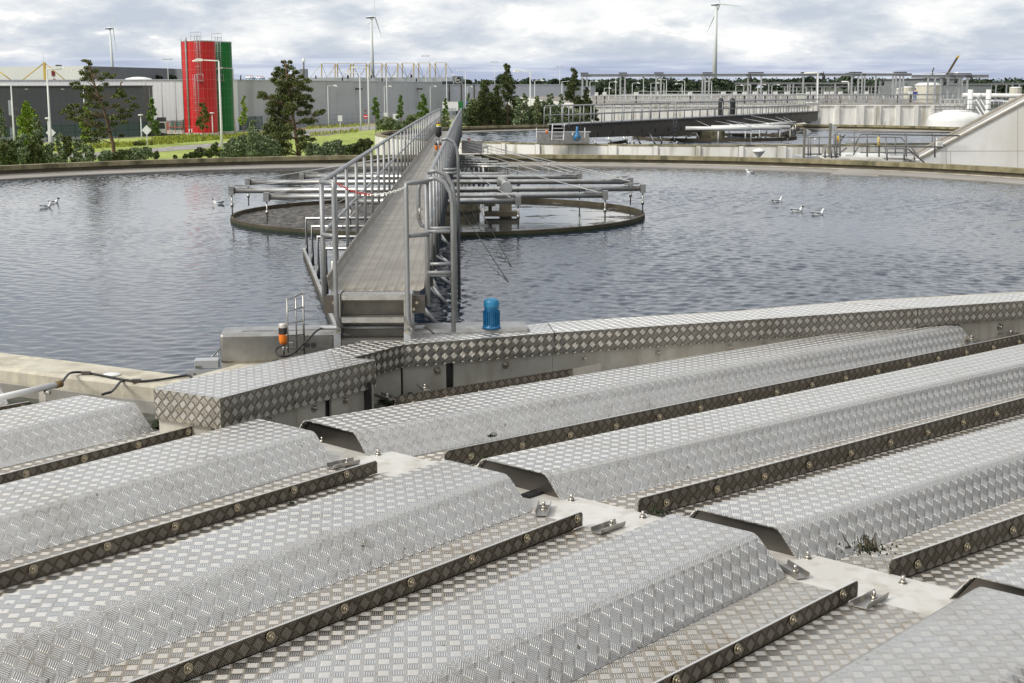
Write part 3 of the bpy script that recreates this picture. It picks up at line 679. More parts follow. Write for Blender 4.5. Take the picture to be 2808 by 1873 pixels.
capC, FC = cap('longest patterned cap section in the middle of the wall', [(1502, 884.3), (2025, 854), (2300, 830)], [(1522, 912.3), (2025, 879), (2516, 845)], drop=.25)
capD, FD = cap('patterned cap section reaching the right edge', [(2302, 829.8), (2358, 826.5), (2808, 803), (3000, 794)], [(2518, 844.8), (2808, 824.5), (3000, 812)], drop=.24)
m_wallpanel = mat('wall_panel', (0.50, 0.48, 0.43), (0.40, 0.38, 0.33), 3.0, rough=0.5, metal=0.35, streak=((0.3, 0.26, 0.2), (8, 8, 1.5), .5))
wl = thing('channel_wall', 'low grey panelled wall under the patterned caps, studded with bolts', 'wall', tuple(FA[0]))
chain = [FA[0], FA[1], FA[2]]; chain2 = [FB[0]]+FB[1:]+FC[1:]+FD[1:]
def inset(p, a, b, k): d = (b-a).normalized(); return Vector((p.x-d.y*k, p.y+d.x*k, p.z))
def panels(pts, gaps, zt, zb, bstep, bz, b0=.3):
    bb = None
    for i, (a, b) in enumerate(zip(pts[:-1], pts[1:])):
        A, B = inset(a, a, b, .05), inset(b, a, b, .05); ln = (B-A).length; d = (B-A)/ln; nrm = Vector((d.y, -d.x, 0))
        cuts = [0]+sorted(gaps.get(i, []))+[ln]
        for s0_, s1_ in zip(cuts[:-1], cuts[1:]):
            p, q = A+d*(s0_+(.045 if s0_ > 0 else 0)), A+d*(s1_-(.045 if s1_ < ln else 0))
            mb = MB(); mb.prism([(p.x, p.y), (q.x, q.y), (q.x-nrm.x*.03, q.y-nrm.y*.03), (p.x-nrm.x*.03, p.y-nrm.y*.03)], zb, zt); mb.build('panel', m_wallpanel, wl)
        s = b0
        while s < ln:
            if all(abs(s-c_) > .08 for c_ in cuts[1:-1]):
                p = A+d*s; mb = MB(); mb.cyl((p.x, p.y, bz), (p.x+nrm.x*.008, p.y+nrm.y*.008, bz), .045, 14); mb.cyl((p.x+nrm.x*.008, p.y+nrm.y*.008, bz), (p.x+nrm.x*.03, p.y+nrm.y*.03, bz), .026, 6)
                mb.cyl((p.x+nrm.x*.03, p.y+nrm.y*.03, bz), (p.x+nrm.x*.045, p.y+nrm.y*.045, bz), .014, 8); mb.build('bolt', m_boltbright, wl)
            s += bstep
        mb = MB(); p, q = A-nrm*.045, B-nrm*.045; mb.prism([(p.x, p.y), (q.x, q.y), (q.x-nrm.x*.03, q.y-nrm.y*.03), (p.x-nrm.x*.03, p.y-nrm.y*.03)], zb, zt+.03); mb.build('dark_lining', m_black, wl)
panels(chain, {0: [.42], 1: [.45]}, .50, .16, .45, .40, .25)
panels(chain2, {1: [.55], 4: [], 5: []}, .53, .16, .95, .42, .4)
pe = [at(421, 1065, ZC), FA[0]]; panels(pe, {}, .50, .16, .5, .3, .45)
pe = [FA[2], at(966, 981, ZC)]; panels(pe, {}, .50, .16, 3, .3, 2)
pe = [FA[2]-Vector((.0, .0, 0)), FB[1]]
# left near wall lining below the concrete
mb = MB(); a, b = near_in[0]+Vector((-.3, -.75, 0)), near_in[3]+Vector((-.05, -.72, 0))
a.z = b.z = 0; mb.prism([(a.x-3, a.y+1.2), (a.x, a.y-.02), (b.x, b.y), (b.x, b.y+.04), (a.x, a.y+.04), (a.x-3, a.y+1.26)], .1, .30)
mb.build('lining_sheet', m_alu, wl)
# ------------------------------------------------------------------ near walkway bridge
m_deck, t, N, L, P = nt('deck_plank'); g = NG(t); tc = N.new('ShaderNodeTexCoord'); X, Y, _ = g.sep(tc.outputs['UV'])
band = g.m('ABSOLUTE', g.m('SUBTRACT', g.m('FRACT', g.m('DIVIDE', Y, .115)), .5))
sl = g.m('ABSOLUTE', g.m('SUBTRACT', g.m('FRACT', g.m('DIVIDE', X, .030)), .5))
hh = g.m('MULTIPLY', g.rng(sl, .1, .4), g.rng(band, .08, .3))
n_ = g.noise(tc.outputs['Object'], 1.6, 5, .65)
col = g.mix(g.rng(n_, .35, .65), (0.33, 0.305, 0.265), (0.235, 0.21, 0.175)); col = g.mix(g.m('MULTIPLY', hh, .4), col, (0.48, 0.455, 0.41))
col = g.mix(g.rng(band, .2, .5, 0, .38), col, (0.15, 0.13, 0.10)); L.new(col, P.inputs['Base Color'])
P.inputs['Metallic'].default_value = .45; P.inputs['Roughness'].default_value = .5
bp = N.new('ShaderNodeBump'); bp.inputs['Distance'].default_value = .004; L.new(hh, bp.inputs['Height']); L.new(bp.outputs[0], P.inputs['Normal'])
m_step, t, N, L, P = nt('perforated_step'); g = NG(t); tc = N.new('ShaderNodeTexCoord'); v = g.map(tc.outputs['UV'], (1/.045, 1/.045, 1), (0, 0, PI/4)); X, Y, _ = g.sep(v)
a = g.m('SUBTRACT', g.m('FRACT', X), .5); b = g.m('SUBTRACT', g.m('FRACT', Y), .5); rr = g.m('SQRT', g.m('ADD', g.m('MULTIPLY', a, a), g.m('MULTIPLY', b, b)))
h = g.rng(rr, .18, .36, 1.0, 0.0); L.new(g.mix(h, (0.30, 0.28, 0.25), (0.72, 0.71, 0.68)), P.inputs['Base Color']); P.inputs['Metallic'].default_value = .8; P.inputs['Roughness'].default_value = .4
bp = N.new('ShaderNodeBump'); bp.inputs['Distance'].default_value = .006; L.new(h, bp.inputs['Height']); L.new(bp.outputs[0], P.inputs['Normal'])
Y0, Y1 = 15.75, 66.0
def axx(Y): return -1.52-.02488*(Y-Y0)
def hw(Y): return .58-.10*(Y-Y0)/(Y1-Y0)
def dz(Y): u = (Y-Y0)/(Y1-Y0); return 1.25+.30*math.sin(PI*min(u, .95)*.62)
def rz_(Y): u = (Y-Y0)/(Y1-Y0); return 2.48+.10*math.sin(PI*u*.75)
def BP(Y, off, z): return Vector((axx(Y)+off, Y, z))
br = thing('walkway_bridge', 'grey steel walkway bridge leading away across the near tank, steps at its near end', 'footbridge', (axx(Y0), Y0, .45), group='scraper bridges spanning the tanks')
ys = [Y0+.12+(Y1-Y0)*i/60 for i in range(61)]
mb = MB(); mb.axis = Vector((-.0249, 1, 0)).normalized(); mb.smooth = True
prof = lambda Y: [(-hw(Y)+.03, .17), (-hw(Y)+.035, .155), (-hw(Y)+.05, .03), (-hw(Y)+.10, .0), (hw(Y)-.10, 0), (hw(Y)-.05, .03), (hw(Y)-.035, .155), (hw(Y)-.03, .17)]
b = 0
for Y in ys:
    for (o, z) in prof(Y): mb.v.append(BP(Y, o, dz(Y)+z))
for i in range(60):
    for j in range(7): mb.face([i*8+j, i*8+j+1, (i+1)*8+j+1, (i+1)*8+j])
mb.build('deck', m_deck, br, solid=.012)
for j in range(1, 25):
    Y = Y0+2.0*j+.1
mb = MB()
for i in range(len(ys)-1):
    a, b = ys[i], ys[i+1]
    for s in (-1, 1):
        mb.quad(BP(a, s*.33, dz(a)-.03), BP(b, s*.33, dz(b)-.03), BP(b, s*.30, .62), BP(a, s*.30, .62))
    mb.quad(BP(a, -.30, .62), BP(b, -.30, .62), BP(b, .30, .62), BP(a, .30, .62))
mb.build('girder', m_darkmetal, br, solid=.02)
for s in (-1, 1):
    pts = [BP(Y, s*hw(Y), rz_(Y)) for Y in ys]
    mb = MB(); mb.tube([BP(Y0+.02, s*.58, rz_(Y0))]+pts, .029, 8); mb.build('top_rail', m_galv, br)
    mb = MB(); mb.tube([BP(Y, s*(hw(Y)), dz(Y)+.66) for Y in [Y0]+ys], .020, 8); mb.build('middle_rail', m_galv, br)
    first = None; Y = Y0+.02
    k = 0
    while Y < Y1+.1:
        zt, zb = rz_(Y), dz(Y)-.16
        mb = MB(); mb.cyl(BP(Y, s*hw(Y), zb), BP(Y, s*hw(Y), zt), .028 if k == 0 else .0235, 8); mb.build('post', m_galv, br)
        mb = MB(); k += 1
        Y += 1.50
    mb = MB()
    for k in range(33):
        Y = Y0+1.52+1.5*k
        if Y > Y1: break
        mb.box(BP(Y, s*(hw(Y)-.03), dz(Y)-.07), (.10, .012, .13))
    mb.build('clamp_plates', m_darkmetal, br)
    # far end loop
    Y = Y1+.1; mb = MB(); mb.tube([BP(Y, s*hw(Y1), rz_(Y1)), BP(Y+.25, s*hw(Y1), rz_(Y1)), BP(Y+.32, s*hw(Y1), rz_(Y1)-.08), BP(Y+.32, s*hw(Y1), dz(Y1)-.3)], .027, 8); mb.build('end_hoop', m_galv, br)
# near end gate frames: pipe returns with chain
zt = rz_(Y0)
for s, xo, xi in ((-1, -.58, -.40), (1, .58, .30)):
    p = lambda x, z, y=0.0: BP(Y0-.02-y, x, z)
    x0, x1 = -.58 if s < 0 else .60, (-.425 if s < 0 else .365)
    mb = MB(); mb.tube([p(x0, zt), p(x0*.2+x1*.8, zt, .15), p(x1, zt-.01, .18), p(x1, zt-.06, .20), p(x1, 1.25, .22), p(x1, 1.02, .22), p(x1+.02, .93, .20), p(x1+.06, .89, .16)], .026, 8)
    mb.build('handrail', m_galv, br)
    mb = MB(); mb.tube([p(x0, 1.90), p(x0*.3+x1*.7, 1.90, .12), p(x1+.01, 1.90, .16)], .025, 8); mb.build('handrail_link', m_galv, br)
# right side hoops standing out from the rail
def hoop(Yh, zt, zb, wout, rr=.026, dy=.0):
    x0 = hw(Yh); mb = MB(); pts = [BP(Yh, x0, zt-.02), BP(Yh, x0+wout*.35, zt+.0), BP(Yh, x0+wout*.7, zt-.05), BP(Yh, x0+wout*.93, zt-.16), BP(Yh, x0+wout, zt-.30), BP(Yh, x0+wout, zb)]
    mb.tube(pts, rr, 8); mb.build('side_hoop', m_galv, br)
hoop(Y0, 2.52, .80, .285); hoop(Y0+.35, 2.58, .9, .30)
hoop(23.5, 2.68, 0.02, .27)
for Yh, zs in ((Y0, (1.93, 1.47)), (Y0+.02, (1.44, )), (Y0+.45, (1.92, 1.51)), (23.5, (2.18, .80)), (23.5, (2.12, .74))):
    for z in zs:
        mb = MB(); mb.cyl(BP(Yh, hw(Yh), z), BP(Yh, hw(Yh)+.27, z), .021, 8); mb.build('rung', m_galv, br)
# small inner hoop with latch on the right post
mb = MB(); mb.tube([BP(Y0+.5, .58, 2.46), BP(Y0+.5, .50, 2.44), BP(Y0+.5, .47, 2.36), BP(Y0+.5, .47, 2.02), BP(Y0+.5, .50, 1.95), BP(Y0+.5, .58, 1.93)], .024, 8); mb.build('gate_hoop', m_galv, br)
mb = MB(); mb.box(BP(Y0+.42, .49, 2.14), (.06, .05, .025)); mb.box(BP(Y0+.42, .49, 2.05), (.06, .05, .025)); mb.cyl(BP(Y0+.40, .485, 2.02), BP(Y0+.40, .485, 2.16), .01, 6); mb.build('latch', m_ss, br)
# steps
sx0, sx1 = (xat(938, 850, 15.6)-axx(15.6)), (xat(1109, 850, 15.6)-axx(15.6)); sm_ = (sx0+sx1)/2; sw = sx1-sx0
stz = [zat(1000, 809, 15.58), zat(1000, 871, 15.52), zat(1000, 934, 15.46)]
for i, z in enumerate(stz):
    Ys = 15.58-.06*i
    mb = MB(); mb.axis = (1, 0, 0); mb.box(BP(Ys+.12, sm_, z), (sw, .26, .006)); stp = mb.build('step', m_step, br)
    mb = MB(); mb.box(BP(Ys-.012, sm_, z-.025), (sw, .012, .06)); mb.build('step_nosing', m_ss, stp)
mb = MB(); mb.box(BP(15.80, sm_, .88), (sw, .02, .72)); mb.build('riser_plate', mat('riser_sheet', (.30, .275, .23), (.20, .18, .15), 5.0, rough=.55, metal=.3), br)
for x in (sx0-.035, sx1+.045):
    mb = MB(); mb.box(BP(15.72, x, .86), (.05 if x < sm_ else .09, .34, .80)); mb.build('stringer', m_ss, br)
    mb = MB(); mb.box(BP(15.45, x-.01, .60), (.075, .03, .5)); mb.build('leg', m_galvlight, br)
    mb = MB(); mb.cyl(BP(15.42, x-.01, .86), BP(15.40, x-.01, .86), .018, 8); mb.build('bolt', m_bolt, br)
for x, z in ((-.47, 1.14), (.46, 1.14), (.42, 1.07)):
    mb = MB(); mb.cyl(BP(15.70, x, z), BP(15.68, x, z), .018, 8); mb.build('bolt', m_bolt, br)
for x in (-.50, .47):
    mb = MB(); mb.box(BP(15.73, x, 1.12), (.16, .05, .20)); mb.build('end_plate', m_darkmetal, br)
# end carriage on the rim
A, B = at(607, 906, .80), at(1447, 889, .80)
car = thing('end_carriage', 'long stainless carriage under the near end of the walkway, blue motor on top', 'carriage', tuple((A+B)/2-Vector((0, 0, .35))))
dC = (B-A).normalized(); nC = Vector((dC.y, -dC.x, 0)); aC = math.atan2(dC.y, dC.x); mid = (A+B)/2
mb = MB(); mb.box(mid+Vector((0, 0, -.17)), ((B-A).length, .50, .34), aC); mb.build('housing', m_ss, car, bevel=.035)
mb = MB(); mb.box(mid+Vector((0, 0, -.36)), ((B-A).length-.02, .47, .24), aC); mb.build('lower_skirt', m_wallpanel, car)
q = A+dC*.85; mb = MB(); mb.box(q+Vector((0, 0.05, .003)), (1.25, .30, .008), aC); mb.build('access_lid', m_ss, car)
for k in range(7):
    p = A+dC*(.1+.28*k)+nC*.237+Vector((0, 0, -.30)); mb = MB(); mb.cyl(p, p+nC*.014, .014, 8); mb.build('bolt', m_boltbright, car)
# white switch box at the carriage's left end
c = at(566, 992, .60); c = atY(568, 996, A.y-.15)
mb = MB(); mb.box(c, (.27, .16, .10), aC); sb_ = mb.build('switch_box', m_galvlight, car, bevel=.008)
mb = MB(); mb.box(c+Vector((-.03, -.10, -.10)), (.34, .012, .09), aC); mb.build('bracket', m_galvlight, sb_)
mb = MB(); [mb.cyl(c+Vector((x, -.12, z)), c+Vector((x, -.09, z)), .014, 6) for x, z in ((-.17, -.10), (-.12, -.10), (-.06, -.02), (-.10, -.02), (0.07, -.11))]; mb.build('bolt_heads', m_boltbright, sb_)
mb = MB(); [mb.cyl(c+Vector((x, -.05, -.15)), c+Vector((x, -.05, -.30)), .012, 6) for x in (-.14, -.08, .02)]; mb.build('stems', m_ss, sb_)
# grab handle behind it
mb = MB(); p = atY(585, 975, A.y+.3); mb.tube([p+Vector((-.12, 0, -.12)), p+Vector((.08, 0, .08)), p+Vector((.08, 0, -.12))], .010, 6); [mb.cyl(p+Vector((x, 0, x)), p+Vector((x, 0, -.12)), .007, 6) for x in (-.05, 0, .05)]; mb.build('grab_handle', m_ss, car)
# orange warning lamp
p = atY(777, 941, 15.05); k_ = 15.05/F_
mb = MB(); mb.lathe((p.x, p.y, p.z), [(0, -.01), (.035, -.01), (.047, .03), (.048, .10)], 16); wl_ = mb.build('warning_lamp', m_orange, car)
mb = MB(); mb.lathe((p.x, p.y, p.z), [(.048, .10), (.049, .16), (.046, .17)], 16); mb.build('dark_band', mat('smoked_lens', (.03, .02, .02), rough=.15), wl_)
mb = MB(); mb.lathe((p.x, p.y, p.z), [(.046, .17), (.047, .20), (.04, .215), (0, .218)], 16); mb.build('clear_cap', mat('clear_cap', (.6, .55, .5), rough=.2, metal=.3), wl_)
mb = MB(); mb.cyl((p.x, p.y, p.z-.14), (p.x, p.y, p.z-.01), .012, 8); mb.box((p.x+.05, p.y+.03, p.z-.03), (.10, .04, .06)); mb.build('bracket', m_ss, wl_)
# wire guard
gx = [787, 811, 831]; gy = [(818, 966), (809, 970), (800, 972)]
mb = MB(); P3 = []
for x, (a, b), Yq in zip(gx, gy, (14.98, 15.1, 15.2)):
    P3.append((atY(x, a, Yq), atY(x+3, b, Yq))); mb.cyl(P3[-1][0], P3[-1][1], .008 if x < 825 else .012, 6)
for u in (.02, .24, .46, .68, .92):
    mb.tube([P3[0][0].lerp(P3[0][1], u)+Vector((-.02, 0, 0))]+[a.lerp(b, u) for a, b in P3], .007, 6)
mb.build('wire_guard', m_ss, car)
# blue drive motor
p = at(1348, 899, .80); p.z = .80
mb = MB(); mb.lathe(p, [(0, 0), (.105, 0), (.105, .02), (.08, .03), (.078, .20), (.082, .205), (.082, .255)], 20); mo = mb.build('drive_motor', m_blue, car)
mb = MB(); mb.lathe(p, [(.088, .245), (.09, .30), (.075, .33), (.03, .345), (0, .345)], 20); mb.build('motor_cap', mat('blue_bright', (.02, .19, .36), rough=.35), mo)
mb = MB(); [mb.box(p+Vector((math.cos(a)*.086, math.sin(a)*.086, .12)), (.022, .006, .16), a) for a in [2*PI*i/26 for i in range(26)]]; mb.build('cooling_fins', m_blue, mo)
mb = MB(); [mb.cyl(p+Vector((math.cos(a)*.092, math.sin(a)*.092, .015)), p+Vector((math.cos(a)*.092, math.sin(a)*.092, .04)), .014, 6) for a in [.4+2*PI*i/6 for i in range(6)]]; mb.build('foot_bolts', m_blue, mo)
# cables and conduit at the carriage
def cable(name, pts, r, m, parent, n=6):
    P = [Vector(p) for p in pts]; out = []
    for i in range(len(P)-1):
        p0, p1, p2, p3 = P[max(i-1, 0)], P[i], P[i+1], P[min(i+2, len(P)-1)]
        for k in range(6):
            u = k/6; out.append(.5*((2*p1)+(p2-p0)*u+(2*p0-5*p1+4*p2-p3)*u*u+(3*p1-p0-3*p2+p3)*u**3))
    out.append(P[-1]); mb = MB(); mb.tube(out, r, n); return mb.build(name, m, parent)
cable('power_cable', [atY(882, 900, 15.7), atY(865, 910, 15.4), atY(842, 935, 15.0), atY(828, 946, 15.0), atY(800, 972, 14.95), atY(772, 977, 14.9), atY(756, 965, 14.95), atY(762, 952, 15.0), atY(776, 948, 15.0)], .011, m_black, car)
cable('power_cable', [atY(1163, 898, 15.5), atY(1175, 903, 15.4), atY(1190, 915, 15.3)], .010, m_black, car)
mb = MB(); mb.cyl(atY(880, 899, 15.72), atY(1165, 897, 15.78), .022, 8); mb.build('conduit', m_galvlight, car)
for px in (843, 860):
    p = atY(px, 946, A.y-.28); mb = MB(); mb.cyl(p, p+Vector((0, -.03, 0)), .028, 12); mb.build('cable_gland', m_black, car)
p0, p1, p2 = atY(908, 925, A.y-.30), atY(904, 960, A.y-.30), atY(875, 948, A.y-.30); mb = MB(); mb.bar(p0, p1, .03, .02); mb.bar(p2, p2+Vector((.13, 0, -.01)), .012, .012); mb.bar(p2, p2+Vector((.11, 0, -.04)), .01, .01); mb.build('bracket', m_ss, car)
# barrier chain
m_chr = mat('red_chain', (.50, .03, .02), rough=.4); m_chw = mat('white_chain', (.75, .74, .70), rough=.45)
ca, cb = atY(925, 503, Y0-.15), atY(1145, 497, Y0-.1)
ch = thing('barrier_chain', 'red and white plastic chain hanging across the top of the steps', 'chain', tuple(ca))
def link(c, d, roll, m):
    d = d.normalized(); u = Vector((0, 0, 1)) if roll else d.cross(Vector((0, 0, 1))).normalized(); u = (u-d*u.dot(d)).normalized()
    pts = [c+d*(.021*math.cos(a))+u*(.011*math.sin(a)) for a in [2*PI*i/10 for i in range(10)]]
    mb = MB(); mb.tube(pts, .0045, 5, closed=True); return mb.build('link', m, ch)
npts = 34; cps = []
for i in range(npts):
    u = i/(npts-1); p = ca.lerp(cb, u); p.z -= .135*4*u*(1-u)*(1.12-.25*u); cps.append(p)
for i in range(npts-1):
    link((cps[i]+cps[i+1])/2, cps[i+1]-cps[i], i % 2, m_chr if (i < 14 or i > 29) else m_chw)
# ------------------------------------------------------------------ scraper gear hanging off the bridge
ZPI = .80
def side(Y, s, z): return BP(Y, s*.34, z)
for (l, r_) in (((828, 484.5), (1589.6, 486)), ((680, 500.4), (1729.5, 498)), ((635, 522.8), (1763, 517)), ((731, 540), (1659.5, 535)), ((960, 553), (1421, 550.5)), ((1100, 477), (1383, 477.5))):
    a, b = at(*l, ZPI), at(*r_, ZPI); mb = MB(); mb.cyl(a, b, .075 if l[0] != 1100 else .06, 10); cp = mb.build('cross_pipe', m_pipe, br)
    for e, s in ((a, -1), (b, 1)):
        if l[0] == 1100: continue
        mb = MB(); mb.box(e, (.14, .20, .23)); mb.build('end_bracket', m_ss, cp)
        mb = MB(); mb.bar(e+Vector((-s*.1, 0, .14)), e+Vector((-s*.5, 0, .12)), .1, .04); mb.build('stay_lug', m_ss, cp)
        mb = MB(); mb.cyl((e.x, e.y, ZPI-.1), (e.x, e.y, .12), .018, 6); mb.cyl((e.x, e.y, .46), (e.x, e.y, .36), .04, 6); mb.build('hanger', m_ss, cp)
p = at(1386, 517, ZPI); q = at(1380, 500, ZPI)
mb = MB(); mb.cyl(at(1378, 498, ZPI+.1), at(1389, 516, ZPI+.1), .09, 10); mb.cyl(at(1377, 497, ZPI+.1), at(1377.8, 498.6, ZPI+.1), .16, 12); mb.cyl(at(1388, 514, ZPI+.1), at(1389, 516, ZPI+.1), .16, 12); mb.build('pipe_joint', m_pipe, br)
c = at(1386, 517, ZPI); mb = MB(); mb.box((c.x, c.y, .3), (.34, .34, 1.0)); mb.build('scum_column', mat('weathered_board', (.16, .14, .10), (.09, .08, .06), 4.0, rough=.7), br)
mb = MB(); mb.box((c.x-.1, c.y, .12), (.95, .5, .12)); mb.box((c.x-.42, c.y, .36), (.3, .3, .06)); mb.cyl((c.x-.42, c.y, .1), (c.x-.42, c.y, .4), .05, 8); mb.build('scum_box', m_wetconc, br)
for (l, r_) in (((1248, 456.5), (1420, 456.8)), ((1247, 450.6), (1393, 450.6)), ((1245, 443), (1365, 443)), ((1243, 437), (1338, 437)), ((1241, 432), (1318, 432)), ((1240, 426.6), (1297, 426.6))):
    a, b = at(*l, ZPI), at(*r_, ZPI); mb = MB(); mb.tube([a, b, Vector((b.x, b.y, -.05))], .04, 8); mb.cyl(a.lerp(b, .45), a.lerp(b, .45)-Vector((0, 0, .8)), .04, 6); mb.build('blade_frame', m_pipe, br)
a, b = at(1300, 470, .1), at(1430, 516, .1); a = at(1270, 448, .05); b = at(1425, 497, .05)
mb = MB(); mb.bar(a, b, .05, .25); mb.build('scraper_blade', m_wetconc, br)
for l in ((839, 599), (855, 621.6), (871, 650), (893, 682), (912.5, 719)):
    a = at(*l, ZPI); b = BP(a.y, -.3, ZPI); mb = MB(); mb.tube([b, a, Vector((a.x, a.y, .02))], .034, 8); mb.build('blade_frame', m_pipe, br)
a, b = at(833, 682, .13), at(925, 905, .13); mb = MB(); mb.bar(a, b, .05, .04); mb.build('blade_angle', m_pipe, br)
mb = MB(); mb.bar(a-Vector((0, 0, .12)), b-Vector((0, 0, .12)), .04, .26); mb.build('scraper_blade', m_wetconc, br)
for (u, d_) in (((1142, 825), (1196, 890)), ((1180.7, 785), (1221, 832)), ((1186, 739), (1233, 781)), ((1205, 704), (1231.5, 723.5)), ((1207, 644.6), (1228, 671)), ((1180, 760), (1200, 805))):
    b = at(*d_, .0); a = atY(u[0], u[1], b.y+.05); mb = MB(); mb.cyl(a+(a-b)*.3, b+(b-a)*.15, .045, 8); mb.build('strut', m_pipe, br)
for (s_, e_) in (((1262, 480), (1408.7, 741)), ((1254, 560), (1401.6, 785)), ((1251, 641), (1389, 834)), ((1268, 574), (1324.5, 711)), ((1265, 666), (1292, 751.6)), ((1251, 701), (1328, 832)), ((1240, 795), (1289, 886)), ((1266, 470), (1347, 638)), ((1266, 520), (1340, 678))):
    m_ = (s_[0]-CX)/F_; Ys = min(52, max(17, -.5/(m_+.025))); a = atY(*s_, Ys); b = at(*e_, -.02)
    mb = MB(); mb.cyl(a, b, .0085, 5); mb.build('scraper_cable', m_darkmetal, br)
for (s_, Ys, e_) in (((1268, 384), 60, (1710, 489)), ((1267, 392), 58, (1728, 497)), ((1265, 398), 55, (1560, 477)), ((1262, 428), 48, (1640, 527)), ((1262, 452), 44, (1400, 542)), ((1270, 377), 62, (1580, 476)),
                    ((1262, 405), 56, (1480, 470)), ((1078, 431), 36, (690, 494)), ((1060, 470), 31, (657, 513)), ((900, 500), 24, (753, 530)), ((1030, 505), 28, (855, 590)), ((1020, 530), 27, (873, 612)), ((990, 560), 24, (905, 660))):
    a = atY(*s_, Ys); b = at(*e_, ZPI+.12); mb = MB(); mb.cyl(a, b, .012 if Ys > 30 else .007, 5); mb.build('stay_cable', m_galvlight, br)
# centre slip-ring stand on the deck
Yc = 42.0; zc_ = dz(Yc)+.01; cst = thing('slip_ring_stand', 'black capped cylinder with yellow label on a small stand in the middle of the walkway', 'lamp stand', (xat(1202, 400, Yc), Yc, zc_))
o = Vector((xat(1202, 400, Yc), Yc, zc_))
mb = MB(); mb.box(o+Vector((-.02, 0, .03)), (.22, .16, .05)); mb.box(o+Vector((-.03, 0, .10)), (.18, .1, .1)); mb.build('base', m_ss, cst)
mb = MB(); mb.cyl(o, o+Vector((0, 0, .55)), .038, 8); mb.box(o+Vector((0, 0, .53)), (.30, .1, .03)); mb.build('stem', m_galvlight, cst)
mb = MB(); mb.lathe(o+Vector((.01, 0, 0)), [(.03, .54), (.05, .58), (.095, .62), (.09, .72), (.085, .95), (.07, .97), (0, .975)], 14); cp_ = mb.build('hood', m_black, cst)
mb = MB(); mb.lathe(o+Vector((.01, 0, 0)), [(.0875, .89), (.0868, .945)], 10, PI*1.25, PI*1.85); mb.build('yellow_label', mat('label_yellow', (.75, .60, .02), rough=.5), cp_)
mb = MB(); mb.lathe(o+Vector((.01, 0, 0)), [(.0882, .86), (.0877, .888)], 10, PI*1.25, PI*1.85); mb.build('white_label', m_white, cp_)
mb = MB(); mb.cyl(o+Vector((0, 0, .97)), o+Vector((0, 0, 1.0)), .02, 8); mb.build('top_lamp', m_red, cst)
for x in (-.07, .065):
    mb = MB(); mb.lathe(o+Vector((x, -.04, 0)), [(0, .18), (.03, .18), (.035, .22), (.035, .33), (.032, .34)], 10); rl = mb.build('red_lamp', m_orange, cst)
    mb = MB(); mb.lathe(o+Vector((x, -.04, 0)), [(.036, .33), (.036, .40), (0, .42)], 10); mb.build('lamp_cap', MATS['smoked_lens'], rl)
# far end box of the near bridge
fe = thing('end_carriage', 'plain grey box carriage on the far rim at the right of the walkway\'s far end', 'carriage', tuple(atY(1290, 420, 66.2)))
c0, c1 = atY(1266, 386, 65.5), atY(1322, 421, 65.5)
mb = MB(); mb.box(((c0.x+c1.x)/2, 66.0, (c0.z+c1.z)/2), (c1.x-c0.x, .9, c0.z-c1.z)); mb.build('housing', m_ss, fe, bevel=.02)
c2, c3 = atY(1324, 402, 66), atY(1338, 420, 66)
mb = MB(); mb.box(((c2.x+c3.x)/2, 66.2, c2.z-.03), (.25, .4, .06)); [mb.cyl((x, 66.0, c2.z), (x, 66.0, c3.z), .02, 6) for x in (c2.x+.02, c3.x)]; mb.build('switch_box', m_galvlight, fe)
mb = MB(); p = atY(1286, 386, 66); mb.cyl(p, p+Vector((0, 0, .12)), .08, 8); mb.build('lamp', m_red, fe)
# white conduit along the left edge and its black cable
cd = thing('conduit_pipe', 'pale conduit pipe with a brown plug, held by a bracket above the left covers', 'pipe', tuple(at(113, 1098, ZP)))
pa, pb, pc_ = at(-60, 1104, .58), at(152, 1056, .56), at(168, 1052, .56)
mb = MB(); mb.cyl(pa, pb, .033, 10); mb.build('tube', m_white, cd)
mb = MB(); mb.cyl(pb, pc_, .037, 10); mb.build('plug', mat('brown_plug', (.18, .11, .04), rough=.7), cd)
k0 = at(116, 1064, .56); mb = MB(); mb.box(k0+Vector((.0, -.01, -.11)), (.07, .012, .16)); mb.build('bracket', m_ss, cd)
mb = MB(); mb.lathe(k0+Vector((0, 0, 0)), [(.036, -.012), (.042, 0), (.036, .012)], 10); mb.cyl(k0+Vector((.03, -.02, -.04)), k0+Vector((.09, -.04, -.04)), .022, 8); mb.build('pipe_clamp', m_ss, cd)
def cbl(name, label, px, z=.47):
    t = thing(name, label, 'cable', tuple(at(px[0][0], px[0][1], z)))
    cable('sheath', [at(x, y, (zz if zz else z)) for x, y, zz in px], .013, m_black, t); return t
c1_ = cbl('black_cable', 'black cable looping from the pale pipe along the concrete rim to the capped wall', [(168, 1052, .56), (180, 1035, .54), (196, 1022, .50), (234, 1022, .465), (290, 1032, .465), (343, 1042, .465), (383, 1045.5, .465), (430, 1042, .47), (496, 1032, .47), (518, 1030, .47), (527, 1036, .46)])
for px, py in ((236, 1023), (374, 1044)):
    p = at(px, py, .47); mb = MB(); mb.box(p, (.09, .05, .035), .1); mb.build('cable_clip', m_darkmetal, c1_)
cbl('black_cable', 'short black cable branching down onto the end of a metal cover', [(352, 1042, .465), (332, 1046, .46), (318, 1062, .50), (306, 1074, .56), (292, 1078, .575), (280, 1082, .575)])
p = at(307, 1028, .455); mb = MB(); mb.lathe(p, [(0, .0), (.10, .0), (.09, .012), (0, .016)], 12); props(mb.build('cement_patch', m_white), 'pale round patch on the concrete rim beside the black cable', 'patch')
